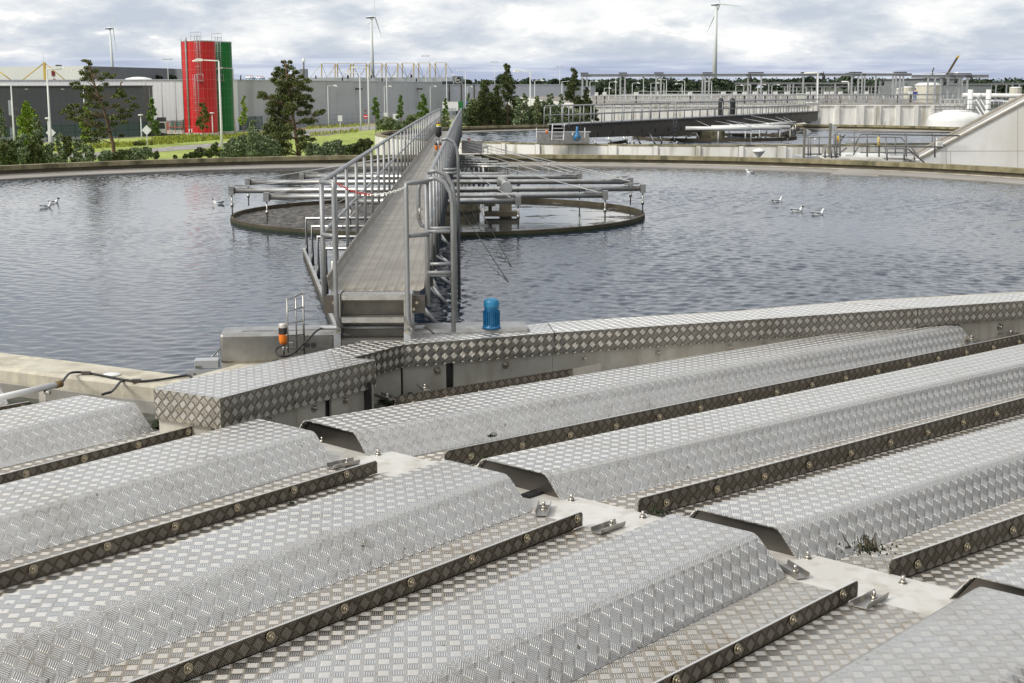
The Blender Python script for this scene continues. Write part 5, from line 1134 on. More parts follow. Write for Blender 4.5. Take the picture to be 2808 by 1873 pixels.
for y0 in (YR, YR+1.9):
    vs = [(a.x, y0, a.z), (b.x, y0, b.z), (b.x, y0, GZ), (a.x-.3, y0, GZ), (a.x-.3, y0, a.z-.2)]; n = 5; v2 = [(x, y0+.22, z) for x, _, z in vs]
    mb.add(vs+v2, [tuple(range(5)), tuple(range(9, 4, -1))]+[(i, (i+1) % 5, 5+(i+1) % 5, 5+i) for i in range(5)])
mb.build('side_wall', m_rampc, rp_)
mb = MB(); slab(mb, a, b, YR-.05, YR+.30, .10, 0); slab(mb, a, b, YR+1.82, YR+2.15, .10, 0); mb.build('coping', mat('coping_stone', (.30, .27, .23), (.22, .20, .17), 3.0, rough=.9), rp_)
mb = MB(); slab(mb, a, b, YR+.24, YR+1.88, -.15, -.3); mb.build('ramp_slab', m_rampc, rp_)
for z, x0, x1 in ((-.95, 2600, 2960), (-1.7, 2560, 2960)):
    pass
mb = MB()
for px, py0, py1 in ((2594, 402, 452), (2790, 300, 470), (2606, 415, 455)): p, q = atY(px, py0, YR-.004), atY(px, py1, YR-.004); mb.quad((p.x, p.y, p.z), (p.x+.025, p.y, p.z), (q.x+.025, q.y, q.z), (q.x, q.y, q.z))
p, q = atY(2560, 414, YR-.004), atY(2950, 414, YR-.004); mb.quad((p.x, p.y, p.z), (q.x, q.y, p.z), (q.x, q.y, p.z-.025), (p.x, p.y, p.z-.025)); mb.build('formwork_joint', mat('joint_line', (.42, .40, .35), rough=.9), rp_)
mb = MB(); bx(mb, 2571, 2586, 389, 402, YR-.15, .5); mb.build('corner_block', m_rampc, rp_)
# small platform with railings between the tanks
m_rail2 = mat('rail_grey', (.20, .20, .20), (.15, .15, .15), 3.0, rough=.5, metal=.4)
wp = thing('work_platform', 'low grating platform with crowded grey railings between the tanks at right', 'platform', tuple(atY(2400, 432, 70)))
mb = MB(); bx(mb, 2268, 2520, 431, 437, 68.0, 3.5); mb.build('slab', m_concwall, wp); mb = MB(); bx(mb, 2200, 2330, 430, 440, 69.5, 2.5); mb.build('steel_floor', m_galvlight, wp)
mb = MB(); bx(mb, 2318, 2440, 424, 429, 69.0, 2.2); mb.build('grating', m_white, wp)
mb = MB(); bx(mb, 2440, 2512, 426, 431, 69.0, 2.2); mb.build('grating', m_galvlight, wp)
mb = MB(); bx(mb, 2360, 2520, 417, 421, 70.5, .1); mb.build('toe_board', m_rail2, wp); mb = MB(); bx(mb, 2205, 2255, 421, 425, 70, .1); mb.build('toe_board', m_rail2, wp)
def rl(Y, tops, posts, ybot, r_=.035):
    for tp_ in tops: mb = MB(); mb.tube([atY(x, y, Y) for x, y in tp_], r_, 6); mb.build('rail', m_rail2, wp)
    for (x, y0) in posts: mb = MB(); mb.cyl(atY(x, y0, Y), atY(x+.5, ybot, Y), r_*1.2, 6); mb.build('post', m_rail2, wp)
rl(68.2, [[(2345, 397), (2352, 383), (2359, 369), (2366, 367.6), (2632, 372.5)], [(2340, 425), (2353, 403), (2360, 401.5), (2572, 403)]], [(2377.5, 368), (2410, 369), (2484.5, 370.5), (2563, 372)], 432)
rl(71.5, [[(2298, 361.8), (2629, 363)], [(2318, 392), (2560, 394)]], [(2342, 362), (2411, 362.5), (2483, 363), (2556, 363), (2608, 363)], 425, .03)
rl(70, [[(2214, 375.6), (2300, 376.5), (2440, 376), (2470, 377), (2500, 405), (2520, 430)], [(2214, 401), (2300, 402)]], [(2215.8, 376), (2222, 376), (2246, 377), (2429, 377), (2455, 377)], 428, .03)
rl(67.6, [[(2256, 401.5), (2301.5, 402.4)], [(2256, 428), (2300, 430)]], [(2262, 402), (2280, 402), (2292, 402)], 434, .035)
rl(67.5, [[(2424.6, 406.9), (2486, 407.7), (2491, 409), (2534.5, 446)], [(2424, 434.5), (2488, 436), (2500, 443)]], [(2431.8, 407), (2479, 407.5), (2507, 424)], 440)
rl(68.6, [[(2300, 374), (2314, 375)], [(2318, 368), (2299, 396)], [(2322, 405), (2296, 425)]], [(2288, 366), (2303, 368), (2294, 362)], 432, .04)
for i, (x, y0, tri) in enumerate(((2206, 353, ((2211, 353), (2225.5, 360.5), (2212, 373))), (2276.5, 338, ((2280, 339), (2296, 348), (2282, 363))))):
    t = thing('gauge_post', 'tall slotted dark post with a grey triangular fin, '+('left shorter one' if i == 0 else 'right taller one'), 'post', tuple(atY(x, 433, 69.2)), group='slotted posts with fins')
    mb = MB(); bx(mb, x-3, x+3, y0, 434, 69.2, .12); mb.build('post', mat('slotted_post', (.13, .12, .10), (.22, .21, .19), 40, rough=.6, stretch=(.2, .2, 2)), t)
    mb = MB(); a = [atY(px, py, 69.15) for px, py in tri]; mb.poly(a); mb.build('fin', m_galvlight, t, solid=.03)
pd = thing('post_sleeve', 'worn yellow padded sleeve on a railing post', 'sleeve', tuple(atY(2410, 401, 68.1))); mb = MB(); mb.cyl(atY(2409.5, 401, 68.15), atY(2409.5, 375, 68.15), .075, 8, .06); mb.build('sleeve', mat('yellow_pad', (.62, .48, .16), (.5, .4, .2), 12, rough=.8), pd)
pd = thing('post_sleeve', 'thin yellow strap on a post left of the padded sleeve', 'sleeve', tuple(atY(2299, 390, 68.4))); mb = MB(); mb.cyl(atY(2299, 390, 68.4), atY(2298, 373, 68.4), .035, 8); mb.build('strap', mat('yellow_strap', (.65, .42, .03), rough=.7), pd)
mv = atY(2080.5, 430, 66.9); mk_ = 66.9/F_; mush = thing('mushroom_vent', 'white capped funnel shaped vent standing behind the far rim', 'vent', tuple(mv))
mb = MB(); mb.lathe(mv, [(5*mk_, -1), (5*mk_, 0), (16.5*mk_, 14*mk_)], 20); mb.build('funnel', m_galvlight, mush); mb = MB(); mb.lathe(mv, [(16.5*mk_, 14*mk_), (17*mk_, 16*mk_), (14*mk_, 19*mk_), (2*mk_, 23*mk_), (0, 23*mk_)], 20); mb.build('cap', m_white, mush)
gl = thing('globe_lamp', 'tiny white globe lamp on a thin post near the basin wall', 'lamp', tuple(atY(2427, 346, 140))); mb = MB(); mb.cyl(atY(2427, 346, 140), atY(2427, 333, 140), .03, 5); mb.build('post', m_galv, gl); mb = MB(); p = atY(2427, 333, 140); mb.lathe(p, [(0, 0), (.09, .05), (.09, .1), (.05, .16), (0, .17)], 10); mb.build('globe', m_white, gl)
# concrete outlet block on the shelf and small clutter
ob_ = thing('outlet_block', 'wedge shaped grey block set in the overflow shelf at right', 'concrete block', tuple(at(2340, 470, .1)))
a, b, c, d_ = at(2276, 478, .0), at(2316, 466, .13), at(2386, 468, .13), at(2409, 483, .0); a2, b2_, c2_, d3 = at(2296, 466, .08), at(2318, 462, .14), at(2384, 464, .14), at(2420, 474, .08)
mb = MB(); mb.add([a, b, c, d_, a2, b2_, c2_, d3, (a.x, a.y, -.3), (d_.x, d_.y, -.3)], [(0, 1, 2, 3), (1, 5, 6, 2), (0, 4, 5, 1), (2, 6, 7, 3), (8, 0, 3, 9), (4, 7, 6, 5), (8, 9, 7, 4)]); mb.build('block', m_shelf, ob_)
t = thing('orange_float', 'small orange float lying on the far shelf above the block', 'float', tuple(at(2383, 461, .1))); mb = MB(); mb.cyl(at(2376, 461.5, .14), at(2391, 461.5, .14), .07, 8); mb.build('body', mat('orange_plastic', (.45, .13, .02), rough=.6), t)
t = thing('dark_debris', 'two dark scraps lying beside the orange float', 'debris', tuple(at(2410, 463, .1))); mb = MB(); mb.cyl(at(2400, 462.5, .13), at(2418, 463, .12), .05, 6); mb.cyl(at(2424, 463.5, .13), at(2432, 464, .12), .04, 6); mb.build('scrap', m_black, t)
# ------------------------------------------------------------------ halls on the left
def clad(name, c, c2, pitch, depth=.02, rough=.55, streak=None):
    m = mat(name, c, c2, .12, rough=rough, stretch=(1, 1, 3), streak=streak); t = m.node_tree; g = NG(t); P = t.nodes['Principled BSDF']; tc = t.nodes.new('ShaderNodeTexCoord')
    X, Y, _ = g.sep(tc.outputs['UV']); w_ = g.m('ABSOLUTE', g.m('SUBTRACT', g.m('FRACT', g.m('DIVIDE', X, pitch)), .5))
    bp = t.nodes.new('ShaderNodeBump'); bp.inputs['Distance'].default_value = depth; t.links.new(g.rng(w_, .2, .3), bp.inputs['Height']); t.links.new(bp.outputs[0], P.inputs['Normal']); return m
m_hallw = clad('white_cladding', (.88, .88, .88), (.84, .84, .84), .6, .006)
m_halld = clad('charcoal_cladding', (.052, .056, .062), (.044, .047, .052), .9, .005)
m_hallg = clad('grey_cladding_big', (.52, .54, .55), (.46, .48, .49), .45, .004, streak=((.27, .27, .25), (.3, .3, .06), .5))
m_hallg2 = clad('grey_panels', (.50, .52, .56), (.47, .49, .53), 6.0, .004)
m_fascia = mat('pale_fascia', (.55, .57, .60), (.50, .52, .55), .2, rough=.5)
def wallquad(name, label, cat, x0, y0, Ya, x1, y1, Yb, dep, m, roofm=None, extra=None):
    a, b = atY(x0, y0, Ya), atY(x1, y1, Yb); zt = (a.z+b.z)/2; t = thing(name, label, cat, ((a.x+b.x)/2, (Ya+Yb)/2, GZ))
    d = Vector((b.x-a.x, b.y-a.y, 0)).normalized(); n = Vector((-d.y, d.x, 0)); mb = MB(); mb.axis = d
    mb.prism([(a.x, a.y), (b.x, b.y), (b.x+n.x*dep, b.y+n.y*dep), (a.x+n.x*dep, a.y+n.y*dep)], GZ, zt); mb.build('wall', m, t)
    mb = MB(); o = .12; mb.prism([(a.x-d.x*o-n.x*o, a.y-d.y*o-n.y*o), (b.x+d.x*o-n.x*o, b.y+d.y*o-n.y*o), (b.x+d.x*o+n.x*dep, b.y+d.y*o+n.y*dep), (a.x-d.x*o+n.x*dep, a.y-d.y*o+n.y*dep)], zt, zt+.14); mb.build('roof', roofm or m, t)
    return t, a, b, zt
hd_, a, b, z = wallquad('charcoal_hall', 'long charcoal grey clad hall with two small wall lamps at left', 'building', -420, 238.2, 200, 392, 237.6, 204, 9, m_halld, m_halld)
for x in (72, 171): mb = MB(); bx(mb, x-4, x+4, 243, 246, 200.0, .3); mb.build('wall_lamp', mat('lamp_box', (.3, .28, .25), rough=.5), hd_)
mb = MB(); bx(mb, 23, 34, 275, 316, 199.8, .3); bx(mb, 28, 38, 348, 380, 199.8, .3); mb.build('door', mat('grey_door', (.30, .32, .34), rough=.5), hd_)
mb = MB(); bx(mb, 26, 60, 317, 320, 198.4, 1.6); [mb.cyl(atY(x, 297, 198.5), atY(x, 317, 198.5), .03, 5) for x in (36, 44, 52, 60)]; mb.cyl(atY(36, 297, 198.5), atY(60, 297, 198.5), .03, 5); mb.bar(atY(30, 320, 198.5), atY(45, 330, 199.8), .08, .08); mb.build('balcony', m_darkmetal, hd_)
mb = MB(); mb.tube([atY(331, 237, 199.5), atY(331, 227, 199.5), atY(333, 225.5, 199.5), atY(336, 226, 199.5)], .09, 6); mb.build('vent_pipe', mat('rusty', (.16, .09, .05), rough=.8), hd_)
hw_, a, b, z = wallquad('white_hall', 'white ribbed hall behind the charcoal one and the red silo', 'building', -480, 222.5, 214, 640, 219.3, 222, 40, m_hallw, m_fascia)
mb = MB(); p = atY(380, 219, 240); mb.lathe(p, [(2.4, 0), (2.0, .25), (1, .45), (0, .5)], 14); mb.build('roof_light', m_white, hw_)
for x in (404, 447, 484): mb = MB(); p = atY(x, 222, 215.5+(x-404)*.012); mb.box((p.x, p.y-1.0, (p.z+GZ)/2), (.14, .12, p.z-GZ)); mb.build('downpipe', m_fascia, hw_)
mb = MB(); bx(mb, 430, 452, 322, 345, 212.5, 1.0); mb.build('annex_box', m_greycl, hw_)
hg_, a, b, z = wallquad('grey_hall', 'very long pale grey ribbed hall with faint dark stain bands, middle distance', 'building', 628, 219.0, 230, 1212, 226.8, 355, 30, m_hallg, m_fascia)
mb = MB()
for x, y in ((980, 244), (1147, 244)):
    u = (x-628)/(1212-628); Yw = 1/((1-u)/230+u/355)-1.0; mb.box(atY(x, y, Yw), (2.0, .8, .35))
mb.build('wall_lamp', m_darkmetal, hg_)
hp_, a, b, z = wallquad('grey_hall', 'lower grey panelled wall with dark upright joints beside the long hall', 'building', 1211, 230.8, 356, 1545, 234.5, 372, 20, m_hallg2, m_fascia)
for x in (1232.5, 1265.5, 1300.5): mb = MB(); Yw = 356+(x-1211)/(334)*16-.4; bx(mb, x-1.5, x+1.5, 232, 290, Yw, .3); mb.build('joint_strip', mat('joint_brown', (.07, .06, .045), rough=.7), hp_)
hq_, a, b, z = wallquad('grey_hall', 'pale grey hall end with a darker return behind the tall conifers', 'building', 1545, 236.5, 380, 1633, 238, 400, 20, m_hallg2, m_fascia)
# left back building with red panels
lb_ = thing('office_block', 'light grey block with dark red window panels rising behind the white hall at left', 'building', tuple(atY(150, 230, 380)))
mb = MB(); a, b, c = atY(-60, 184, 392), atY(231, 181, 380), atY(302, 183.5, 400); mb.prism([(a.x, a.y), (b.x, b.y), (b.x+12, b.y+60), (a.x, a.y+60)], GZ, b.z); mb.build('wall', mat('office_grey', (.60, .60, .61), (.56, .56, .57), .15, rough=.6), lb_)
mb = MB(); mb.prism([(b.x+.02, b.y-.05), (c.x, c.y), (c.x+8, c.y+50), (b.x+12, b.y+50)], GZ, b.z-.05); mb.build('dark_wing', mat('office_dark', (.24, .24, .27), (.2, .2, .22), .2, rough=.5), lb_)
m_redp = mat('dark_red_panel', (.16, .012, .025), rough=.4); m_glassd = mat('dark_glass', (.03, .035, .045), rough=.1)
for (x0, x1, y0, y1, Yw, m_) in ((141, 151, 194, 208, 383.2, m_redp), (145, 152, 216, 222, 383.2, m_redp)):
    mb = MB(); bx(mb, x0, x1, y0, y1, Yw, .3); mb.build('red_panel', m_, lb_)
for (x0, x1, y0, y1, u) in ((255, 276, 192, 203, .5), (281, 298, 192, 201, .85), (250, 276, 216, 222, .5)):
    mb = MB(); bx(mb, x0, x1, y0, y1, 380+20*u-1.0, .3); mb.build('window', m_glassd, lb_)
mb = MB(); bx(mb, 238, 252, 200, 212, 382, .3); mb.build('red_panel', m_redp, lb_)
mb = MB(); bx(mb, 152, 160, 177.5, 182, 385, 3); mb.build('roof_plant', m_darkmetal, lb_)
# yellow masted roof pieces
m_yel = mat('yellow_steel', (.50, .36, .05), (.44, .31, .05), 1.0, rough=.5)
ym = thing('roof_mast', 'single yellow roof mast with sloping stays on the white hall at left', 'roof mast', tuple(atY(122, 222, 225)))
mb = MB(); mb.bar(atY(123.5, 222, 225), atY(121.5, 171, 225), .34, .3); mb.build('mast', m_yel, ym)
for e in ((60, 221), (180, 221)): mb = MB(); mb.cyl(atY(121.5, 172, 225), atY(e[0], e[1], 225), .09 if e[0] < 100 else .07, 5); mb.build('stay', m_yel, ym)
mb = MB(); mb.cyl(atY(-10, 190, 225), atY(32, 221, 225), .09, 5); mb.build('stay', m_yel, ym); mb = MB(); mb.cyl(atY(119, 171, 225), atY(116, 132, 225), .03, 4); mb.build('aerial', m_white, ym)
rb = thing('roof_strip_hall', 'low pale hall roof behind the grey hall carrying the row of yellow frames', 'building', tuple(atY(980, 222, 420)))
mb = MB(); p, q = atY(735, 213, 415), atY(1242, 211, 425); mb.prism([(p.x, p.y), (q.x, q.y), (q.x+3, q.y+40), (p.x, p.y+40)], GZ, p.z-.2); mb.build('wall', m_glassd, rb)
mb = MB(); p2, q2 = atY(735, 213, 413), atY(1242, 211, 423); mb.prism([(p2.x, p2.y), (q2.x, q2.y), (q2.x, q2.y+3), (p2.x, p2.y+3)], p.z-1.25, p.z); mb.build('fascia', m_fascia, rb)
mb = MB(); bx(mb, 1212, 1242, 223, 231, 422, 1); mb.build('window_band', m_glassd, rb)
for i, (x0, x1) in enumerate(((780, 903), (926, 1046), (1073, 1191), (1221, 1335), (1372, 1481), (1522, 1628), (1673, 1776), (1826, 1925))):
    X0, X1 = 650+x0/3.359, 650+x1/3.359; yt = 174.5-.35*i; Yf = 414+i*1.2; t = thing('portal_frame', f'yellow portal frame on the roof, {hl[i]} of eight from the left', 'roof frame', tuple(atY((X0+X1)/2, 211, Yf)), group='yellow portal frames on the roof')
    for x in (X0, X1): mb = MB(); mb.bar(atY(x, 212, Yf), atY(x, yt, Yf), .27, .27); mb.build('post', m_yel, t)
    mb = MB(); mb.bar(atY(X0, yt, Yf), atY(X1, yt, Yf), .12, .12); mb.build('crossbeam', m_yel, t)
    for (x, e) in ((X0, -32), (X1, 26), (X0, 14), (X1, -16)): mb = MB(); mb.cyl(atY(x, yt+.5, Yf), atY(x+e, 213, Yf), .045, 4); mb.build('stay', m_yel if e < 0 else m_darkmetal, t)
for i, (x, y, w_) in enumerate(((939, 216, 2), (1048, 218, 2), (1142, 219, 2), (866, 211, 2), (954, 210, 3), (1018, 210, 2), (1128, 208, 3))):
    t = thing('roof_stub', f'small dark roof vent among the yellow frames, {hl[i]} listed from the tall ones', 'roof vent', tuple(atY(x, y, 412)), group='small dark roof vents'); mb = MB(); mb.cyl(atY(x, y+5, 410), atY(x, y-4, 410), w_*.1, 6); mb.build('pipe', m_black, t)
    t['label'] = 'small dark roof vent among the yellow frames'
sg = thing('roof_sign', 'grey rooftop box carrying a dark round sign with pale letters', 'sign', tuple(atY(1255, 229, 408)))
mb = MB(); bx(mb, 1240, 1269, 209, 222, 408, 4); mb.build('box', m_greycl, sg); [mb.bar for _ in ()]
mb = MB(); [mb.bar(atY(x, 222, 408), atY(x, 230, 408), .3, .3) for x in (1244, 1266)]; mb.build('legs', m_galvlight, sg)
p = atY(1256, 220, 407.4); mb = MB(); mb.cyl(p, p+Vector((0, -.3, 0)), .95, 20); mb.build('disc', m_black, sg)
mb = MB(); q = p+Vector((0, -.4, 0)); mb.tube([q+Vector((math.cos(a)*.78, 0, math.sin(a)*.78)) for a in [PI*.6+1.3*PI*i/12 for i in range(13)]], .08, 5)
for k in (-.35, 0, .35): mb.tube([q+Vector((k-.12, 0, .25)), q+Vector((k+.12, 0, .1)), q+Vector((k-.1, 0, -.1)), q+Vector((k+.12, 0, -.3))], .07, 5)
mb.build('letters', m_white, sg)
ck = thing('chimney_stub', 'short black chimney on the grey hall roof right of the green silo', 'chimney', tuple(atY(660, 219, 232))); mb = MB(); mb.cyl(atY(660, 220, 232), atY(660, 206, 232), .10, 8); mb.build('pipe', m_black, ck)
for i, (x0, x1, y0) in enumerate(((673, 699, 210), (700, 727, 211))):
    p = atY((x0+x1)/2, 219, 300); r_ = (x1-x0)/2/F_*300; h = zat(x0, y0, 300)-p.z; t = thing('cooling_drum', 'white round cooling drum with blue check marks, '+('left' if i == 0 else 'right')+' one on the grey roof', 'cooler', tuple(p), group='cooling drums on the roof')
    mb = MB(); mb.lathe(p, [(r_, 0), (r_, h*.8), (r_*.9, h), (0, h)], 16); mb.build('drum', m_white, t); mb = MB(); [mb.box(p+Vector((math.sin(a)*r_*1.0, -math.cos(a)*r_*1.0, h*(.3+.25*(k % 2)))), (.3, .06, .2), a) for k, a in enumerate([-1.3+.33*j for j in range(9)])]; mb.build('check_marks', m_blue, t)
    mb = MB(); [mb.cyl(p+Vector((x, 0, h)), p+Vector((x, 0, h+.2)), .12, 6) for x in (-.5, 0, .5)]; mb.build('caps', m_red, t)
pbx = thing('mast_building', 'dark grey block and phone mast behind the second pine', 'building', tuple(atY(830, 215, 330)))
mb = MB(); bx(mb, 821, 838, 189, 218, 330, 4); mb.build('wall', m_greycl, pbx); mb = MB(); mb.cyl(atY(833.5, 215, 328), atY(832.5, 170, 328), .18, 6); mb.build('mast', m_darkmetal, pbx); mb = MB(); mb.cyl(atY(832.5, 171, 328), atY(832.5, 160.5, 328), .35, 8); mb.build('antenna', m_white, pbx)
# trailers and containers in the yard
for i, (x0, x1, y0, m_, lab, st_) in enumerate(((1213, 1256, 279.5, m_white, 'white box trailer parked at the end of the grey wall', None), (1250, 1269, 278, mat('green_tarp', (.01, .16, .03), rough=.5), 'green box trailer with a white slanting stripe', m_white), (1278, 1304, 279, mat('blue_tarp', (.01, .10, .35), rough=.5), 'blue box trailer with white stripes', m_white))):
    Yt = 328+i*4; t = thing('box_trailer', lab, 'trailer', tuple(atY((x0+x1)/2, 310, Yt)), group='trailers in the yard'); mb = MB(); bx(mb, x0, x1, y0, 304, Yt, 2.5); mb.build('box', m_, t)
    mb = MB(); [mb.cyl(atY(x, 311, Yt+.1), atY(x, 311, Yt+.5), .5, 10) for x in (x0+4, x1-5, x1-11)]; mb.build('wheel', m_black, t)
    if st_: mb = MB(); [mb.bar(atY(x0+k, y0+.5, Yt-.05), atY(x0+k+6, 298, Yt-.05), .35, .02) for k in ((5,) if i == 1 else (4, 16))]; mb.build('stripe', m_white, t)
for i, (x0, x1, y0, lab) in enumerate(((1484, 1492, 276, 'narrow yellow container behind the bushes, left of the three'), (1517, 1527, 275, 'yellow container behind the bushes, middle one'), (1553, 1587, 274, 'wide yellow container seen between the tall conifers'))):
    t = thing('yellow_container', lab, 'container', tuple(atY(x0, 290, 320)), group='yellow containers'); mb = MB(); bx(mb, x0, x1, y0, 296, 320, 2.4); mb.build('box', m_yel, t); mb = MB(); bx(mb, x0, x1, y0-2, y0, 319.9, 2.5); mb.build('lid', m_white, t)
# ------------------------------------------------------------------ silos
def tower(label, xc, y0, Y, m, lad, lo, pipe=None):
    r_ = 45.2/F_*Y; p = atY(xc, 240, Y); zt = zat(xc, y0, Y); t = thing('storage_silo', label, 'silo', (p.x, Y, GZ), group='tall round silos'); c = (p.x, Y+r_, 0)
    H = zt-GZ; prof = []; k = 10
    mb = MB()
    for i in range(k): z0, z1 = GZ+H*i/k, GZ+H*(i+1)/k; mb.lathe(c, [(r_+.0, z0), (r_+.0, z1-.06)], 36); mb.lathe(c, [(r_+.0, z1-.06), (r_+.02, z1-.05), (r_+.02, z1-.015), (r_, z1)], 36, smooth=False)
    mb.build('shell', m, t)
    ms_ = mat('seam_'+('red' if xc < 560 else 'green'), (.66, .10, .10) if xc < 560 else (.03, .26, .07), rough=.5)
    mb = MB()
    for i in range(1, k): z1 = GZ+H*i/k-.03; mb.lathe(c, [(r_+.022, z1-.035), (r_+.026, z1), (r_+.022, z1+.035)], 36)
    for a_ in range(14): a1 = -PI*.98+a_*PI/13; x_, y_ = c[0]+(r_+.004)*math.cos(a1), c[1]+(r_+.004)*math.sin(a1); mb.box((x_, y_, GZ+H/2), (.05, .03, H*.995), a1+PI/2)
    mb.build('panel_seams', ms_, t)
    mb = MB(); mb.lathe(c, [(r_+.03, zt-.05), (r_+.05, zt+.02), (r_+.03, zt+.10), (0, zt+.25)], 36); mb.build('roof', m_galvlight, t)
    def on(px, out=.02): x = xat(px, 240, Y); dx = max(-r_*.98, min(r_*.98, x-c[0])); return c[0]+dx, c[1]-math.sqrt(r_*r_-dx*dx)-out
    for (px, ya, yb) in lad:
        x, y = on(px); za, zb = zat(px, ya, Y), zat(px, yb, Y); mb = MB()
        for s_ in (-.22, .22): mb.cyl((x+s_, y-.12, za), (x+s_, y-.12, zb), .022, 4)
        z = zb
        while z < za: mb.cyl((x-.22, y-.12, z), (x+.22, y-.12, z), .016, 4); z += .28
        mb.build('ladder', m_galvlight, t)
        mb = MB(); z = zb+.9
        while z < za+.1:
            mb.tube([(x-.3, y-.12, z), (x-.36, y-.5, z), (x, y-.78, z), (x+.36, y-.5, z), (x+.3, y-.12, z)], .028, 4); z += 1.1
        for a in (-.36, 0, .36): mb.cyl((x+a, y-(.5 if a else .78), za), (x+a, y-(.5 if a else .78), zb+.8), .018, 4)
        mb.build('ladder_cage', m_galvlight, t)
    for (px, py) in lo:
        x, y = on(px); z = zat(px, py, Y); mb = MB(); mb.box((x, y-.4, z), (.95, .8, .06)); [mb.cyl((x+a, y-.78, z), (x+a, y-.78, z+.95), .03, 4) for a in (-.45, .45)]; mb.box((x, y-.78, z+.95), (.9, .04, .04)); mb.build('landing', m_galvlight, t)
    mb = MB(); x, y = on(lad[0][0]); z = zt+.1
    for a, b in ((-1.1, .4), (-.6, .4), (-.2, .4), (.35, .4)): mb.cyl((x+a, y+b, z), (x+a, y+b, z+1.15), .03, 4)
    for h in (.6, 1.15): mb.tube([(x-1.1, y+.4, z+h), (x+.35, y+.4, z+h)], .03, 4)
    mb.build('roof_guard', m_galvlight, t)
    for (px, rr) in (pipe or ()):
        x, y = on(px, .12); mb = MB(); mb.tube([(x, y+.3, zt+.35), (x, y, zt+.40), (x, y, zt+.1), (x, y, GZ+.5)], rr, 8); mb.build('fill_pipe', m_galvlight, t)
        for k2 in range(6): z = zt-1.2-k2*2.0; mb = MB(); mb.box((x+.1, y+.05, z), (.25, .15, .1)); mb.build('pipe_clip', m_darkmetal, t)
    mb = MB(); mb.lathe(c, [(r_+.12, GZ), (r_+.12, GZ+.35), (r_, GZ+.4)], 36); mb.build('footing', m_conc, t)
    return t
m_silored = mat('silo_red', (.62, .015, .018), (.52, .012, .016), .4, rough=.42); m_silogreen = mat('silo_green', (.004, .16, .028), (.004, .13, .024), .4, rough=.42)
tower('tall red round silo with ladder, cage and bright fill pipe', 538, 112.5, 206, m_silored, [(548, 100, 222), (539, 204, 320)], [(552, 222)], [(513, .14), (495, .05)])
tower('tall green round silo standing partly behind the red one', 583.5, 115, 212.5, m_silogreen, [(603.5, 102, 222), (595, 206, 322)], [(607, 222)])
for i, (x, y, w_, lab) in enumerate(((584, 250, 14, 'a'), )): pass
# crate racks under the silos
cr = thing('crate_rack', 'racks of dark green crates behind the green fence beside the red silo', 'rack', tuple(atY(484, 360, 200)))
mb = MB()
for r0 in range(4):
    for k in range(9): a = atY(469+k*3.9, 337+r0*5.5, 200); mb.box(a, (.17, .3, .16))
mb.build('crates', mat('crate_green', (.01, .10, .05), rough=.6), cr); mb = MB(); bx(mb, 458, 500, 358, 367, 200, 1); mb.build('low_wall', m_white, cr); mb = MB(); bx(mb, 458, 500, 348, 349.3, 199.6, .1); [bx(mb, x, x+1, 334, 366, 199.7, .1) for x in (459, 463, 480, 499)]; mb.build('frame', m_red, cr)
vn = thing('white_standpipe', 'small white bent pipe at the foot of the red silo', 'standpipe', tuple(atY(523, 366, 199))); mb = MB(); mb.tube([atY(519, 366, 199), atY(519, 354, 199), atY(526, 354, 199), atY(526, 366, 199)], .08, 6); mb.build('pipe', m_white, vn)
# ------------------------------------------------------------------ wind turbines
m_turb = mat('turbine_white', (.66, .69, .68), (.60, .63, .62), .02, rough=.5); m_nav = mat('navy_band', (.01, .02, .10), rough=.4)
def turbine(label, Y, hub, back, tw, tb, wt, wb, blades):
    t = thing('wind_turbine', label, 'wind turbine', tuple(atY(tb[0], tb[1], Y)), group='wind turbines on the horizon'); k = Y/F_
    top, bot = atY(*tw, Y), atY(tb[0], tb[1], Y); g_ = Vector((bot.x, Y, GZ)); mb = MB(); mb.tube([g_, top], 1, 20, radii=[wb/2*k*1.15, wt/2*k]); mb.build('tower', m_turb, t)
    h, bk = atY(*hub, Y-2), atY(*back, Y+1); d = (h-bk); mb = MB(); mb.tube([bk, bk+d*.02, bk+d*.5, bk+d*.9, h], 1, 10, radii=[1.2*k, 2.2*k, 3.2*k, 3.0*k, 1.6*k]); nc = mb.build('nacelle', m_turb, t)
    mb = MB(); mb.bar(bk+Vector((0, -2.9*k, -.6*k)), bk+d*.85+Vector((0, -3.2*k, .1*k)), 1.0*k, 1.7*k); mb.build('blue_band', m_nav, nc)
    mb = MB(); mb.tube([h-d.normalized()*1.2*k, h+d.normalized()*.8*k, h+d.normalized()*2.2*k], 1, 10, radii=[2.2*k, 2.0*k, .3*k]); mb.build('hub', m_turb, t)
    for (ex, ey, dy, w_) in blades:
        e = atY(ex, ey, Y+dy); v = e-h; mb = MB(); s = v.normalized(); u = s.cross(Vector((0, 1, 0))).normalized()*w_*k; th = Vector((0, .5*k, 0)); P = []
        for f, ww in ((.02, .35), (.14, 1.0), (.4, .75), (.7, .45), (1, .08)):
            c = h+v*f; P.append([c-u*ww*.4-th*ww, c+u*ww*.6-th*ww*.3, c+u*ww*.6+th*ww*.3, c-u*ww*.4+th*ww])
        vs = [p for q in P for p in q]; fs = []
        for i in range(len(P)-1):
            for j in range(4): fs.append((4*i+j, 4*i+(j+1) % 4, 4*i+4+(j+1) % 4, 4*i+4+j))
        mb.smooth = False; mb.add(vs, fs); mb.build('blade', m_turb, t)
turbine('smallest and leftmost wind turbine, behind the left halls', 1350, (310, 77.3), (289.5, 78.5), (301, 80), (313, 240), 4.6, 9, [(310.5, 30, 0, 1.6), (319.5, 143, 3, 2.0), (293, 56, -40, 1.6)])
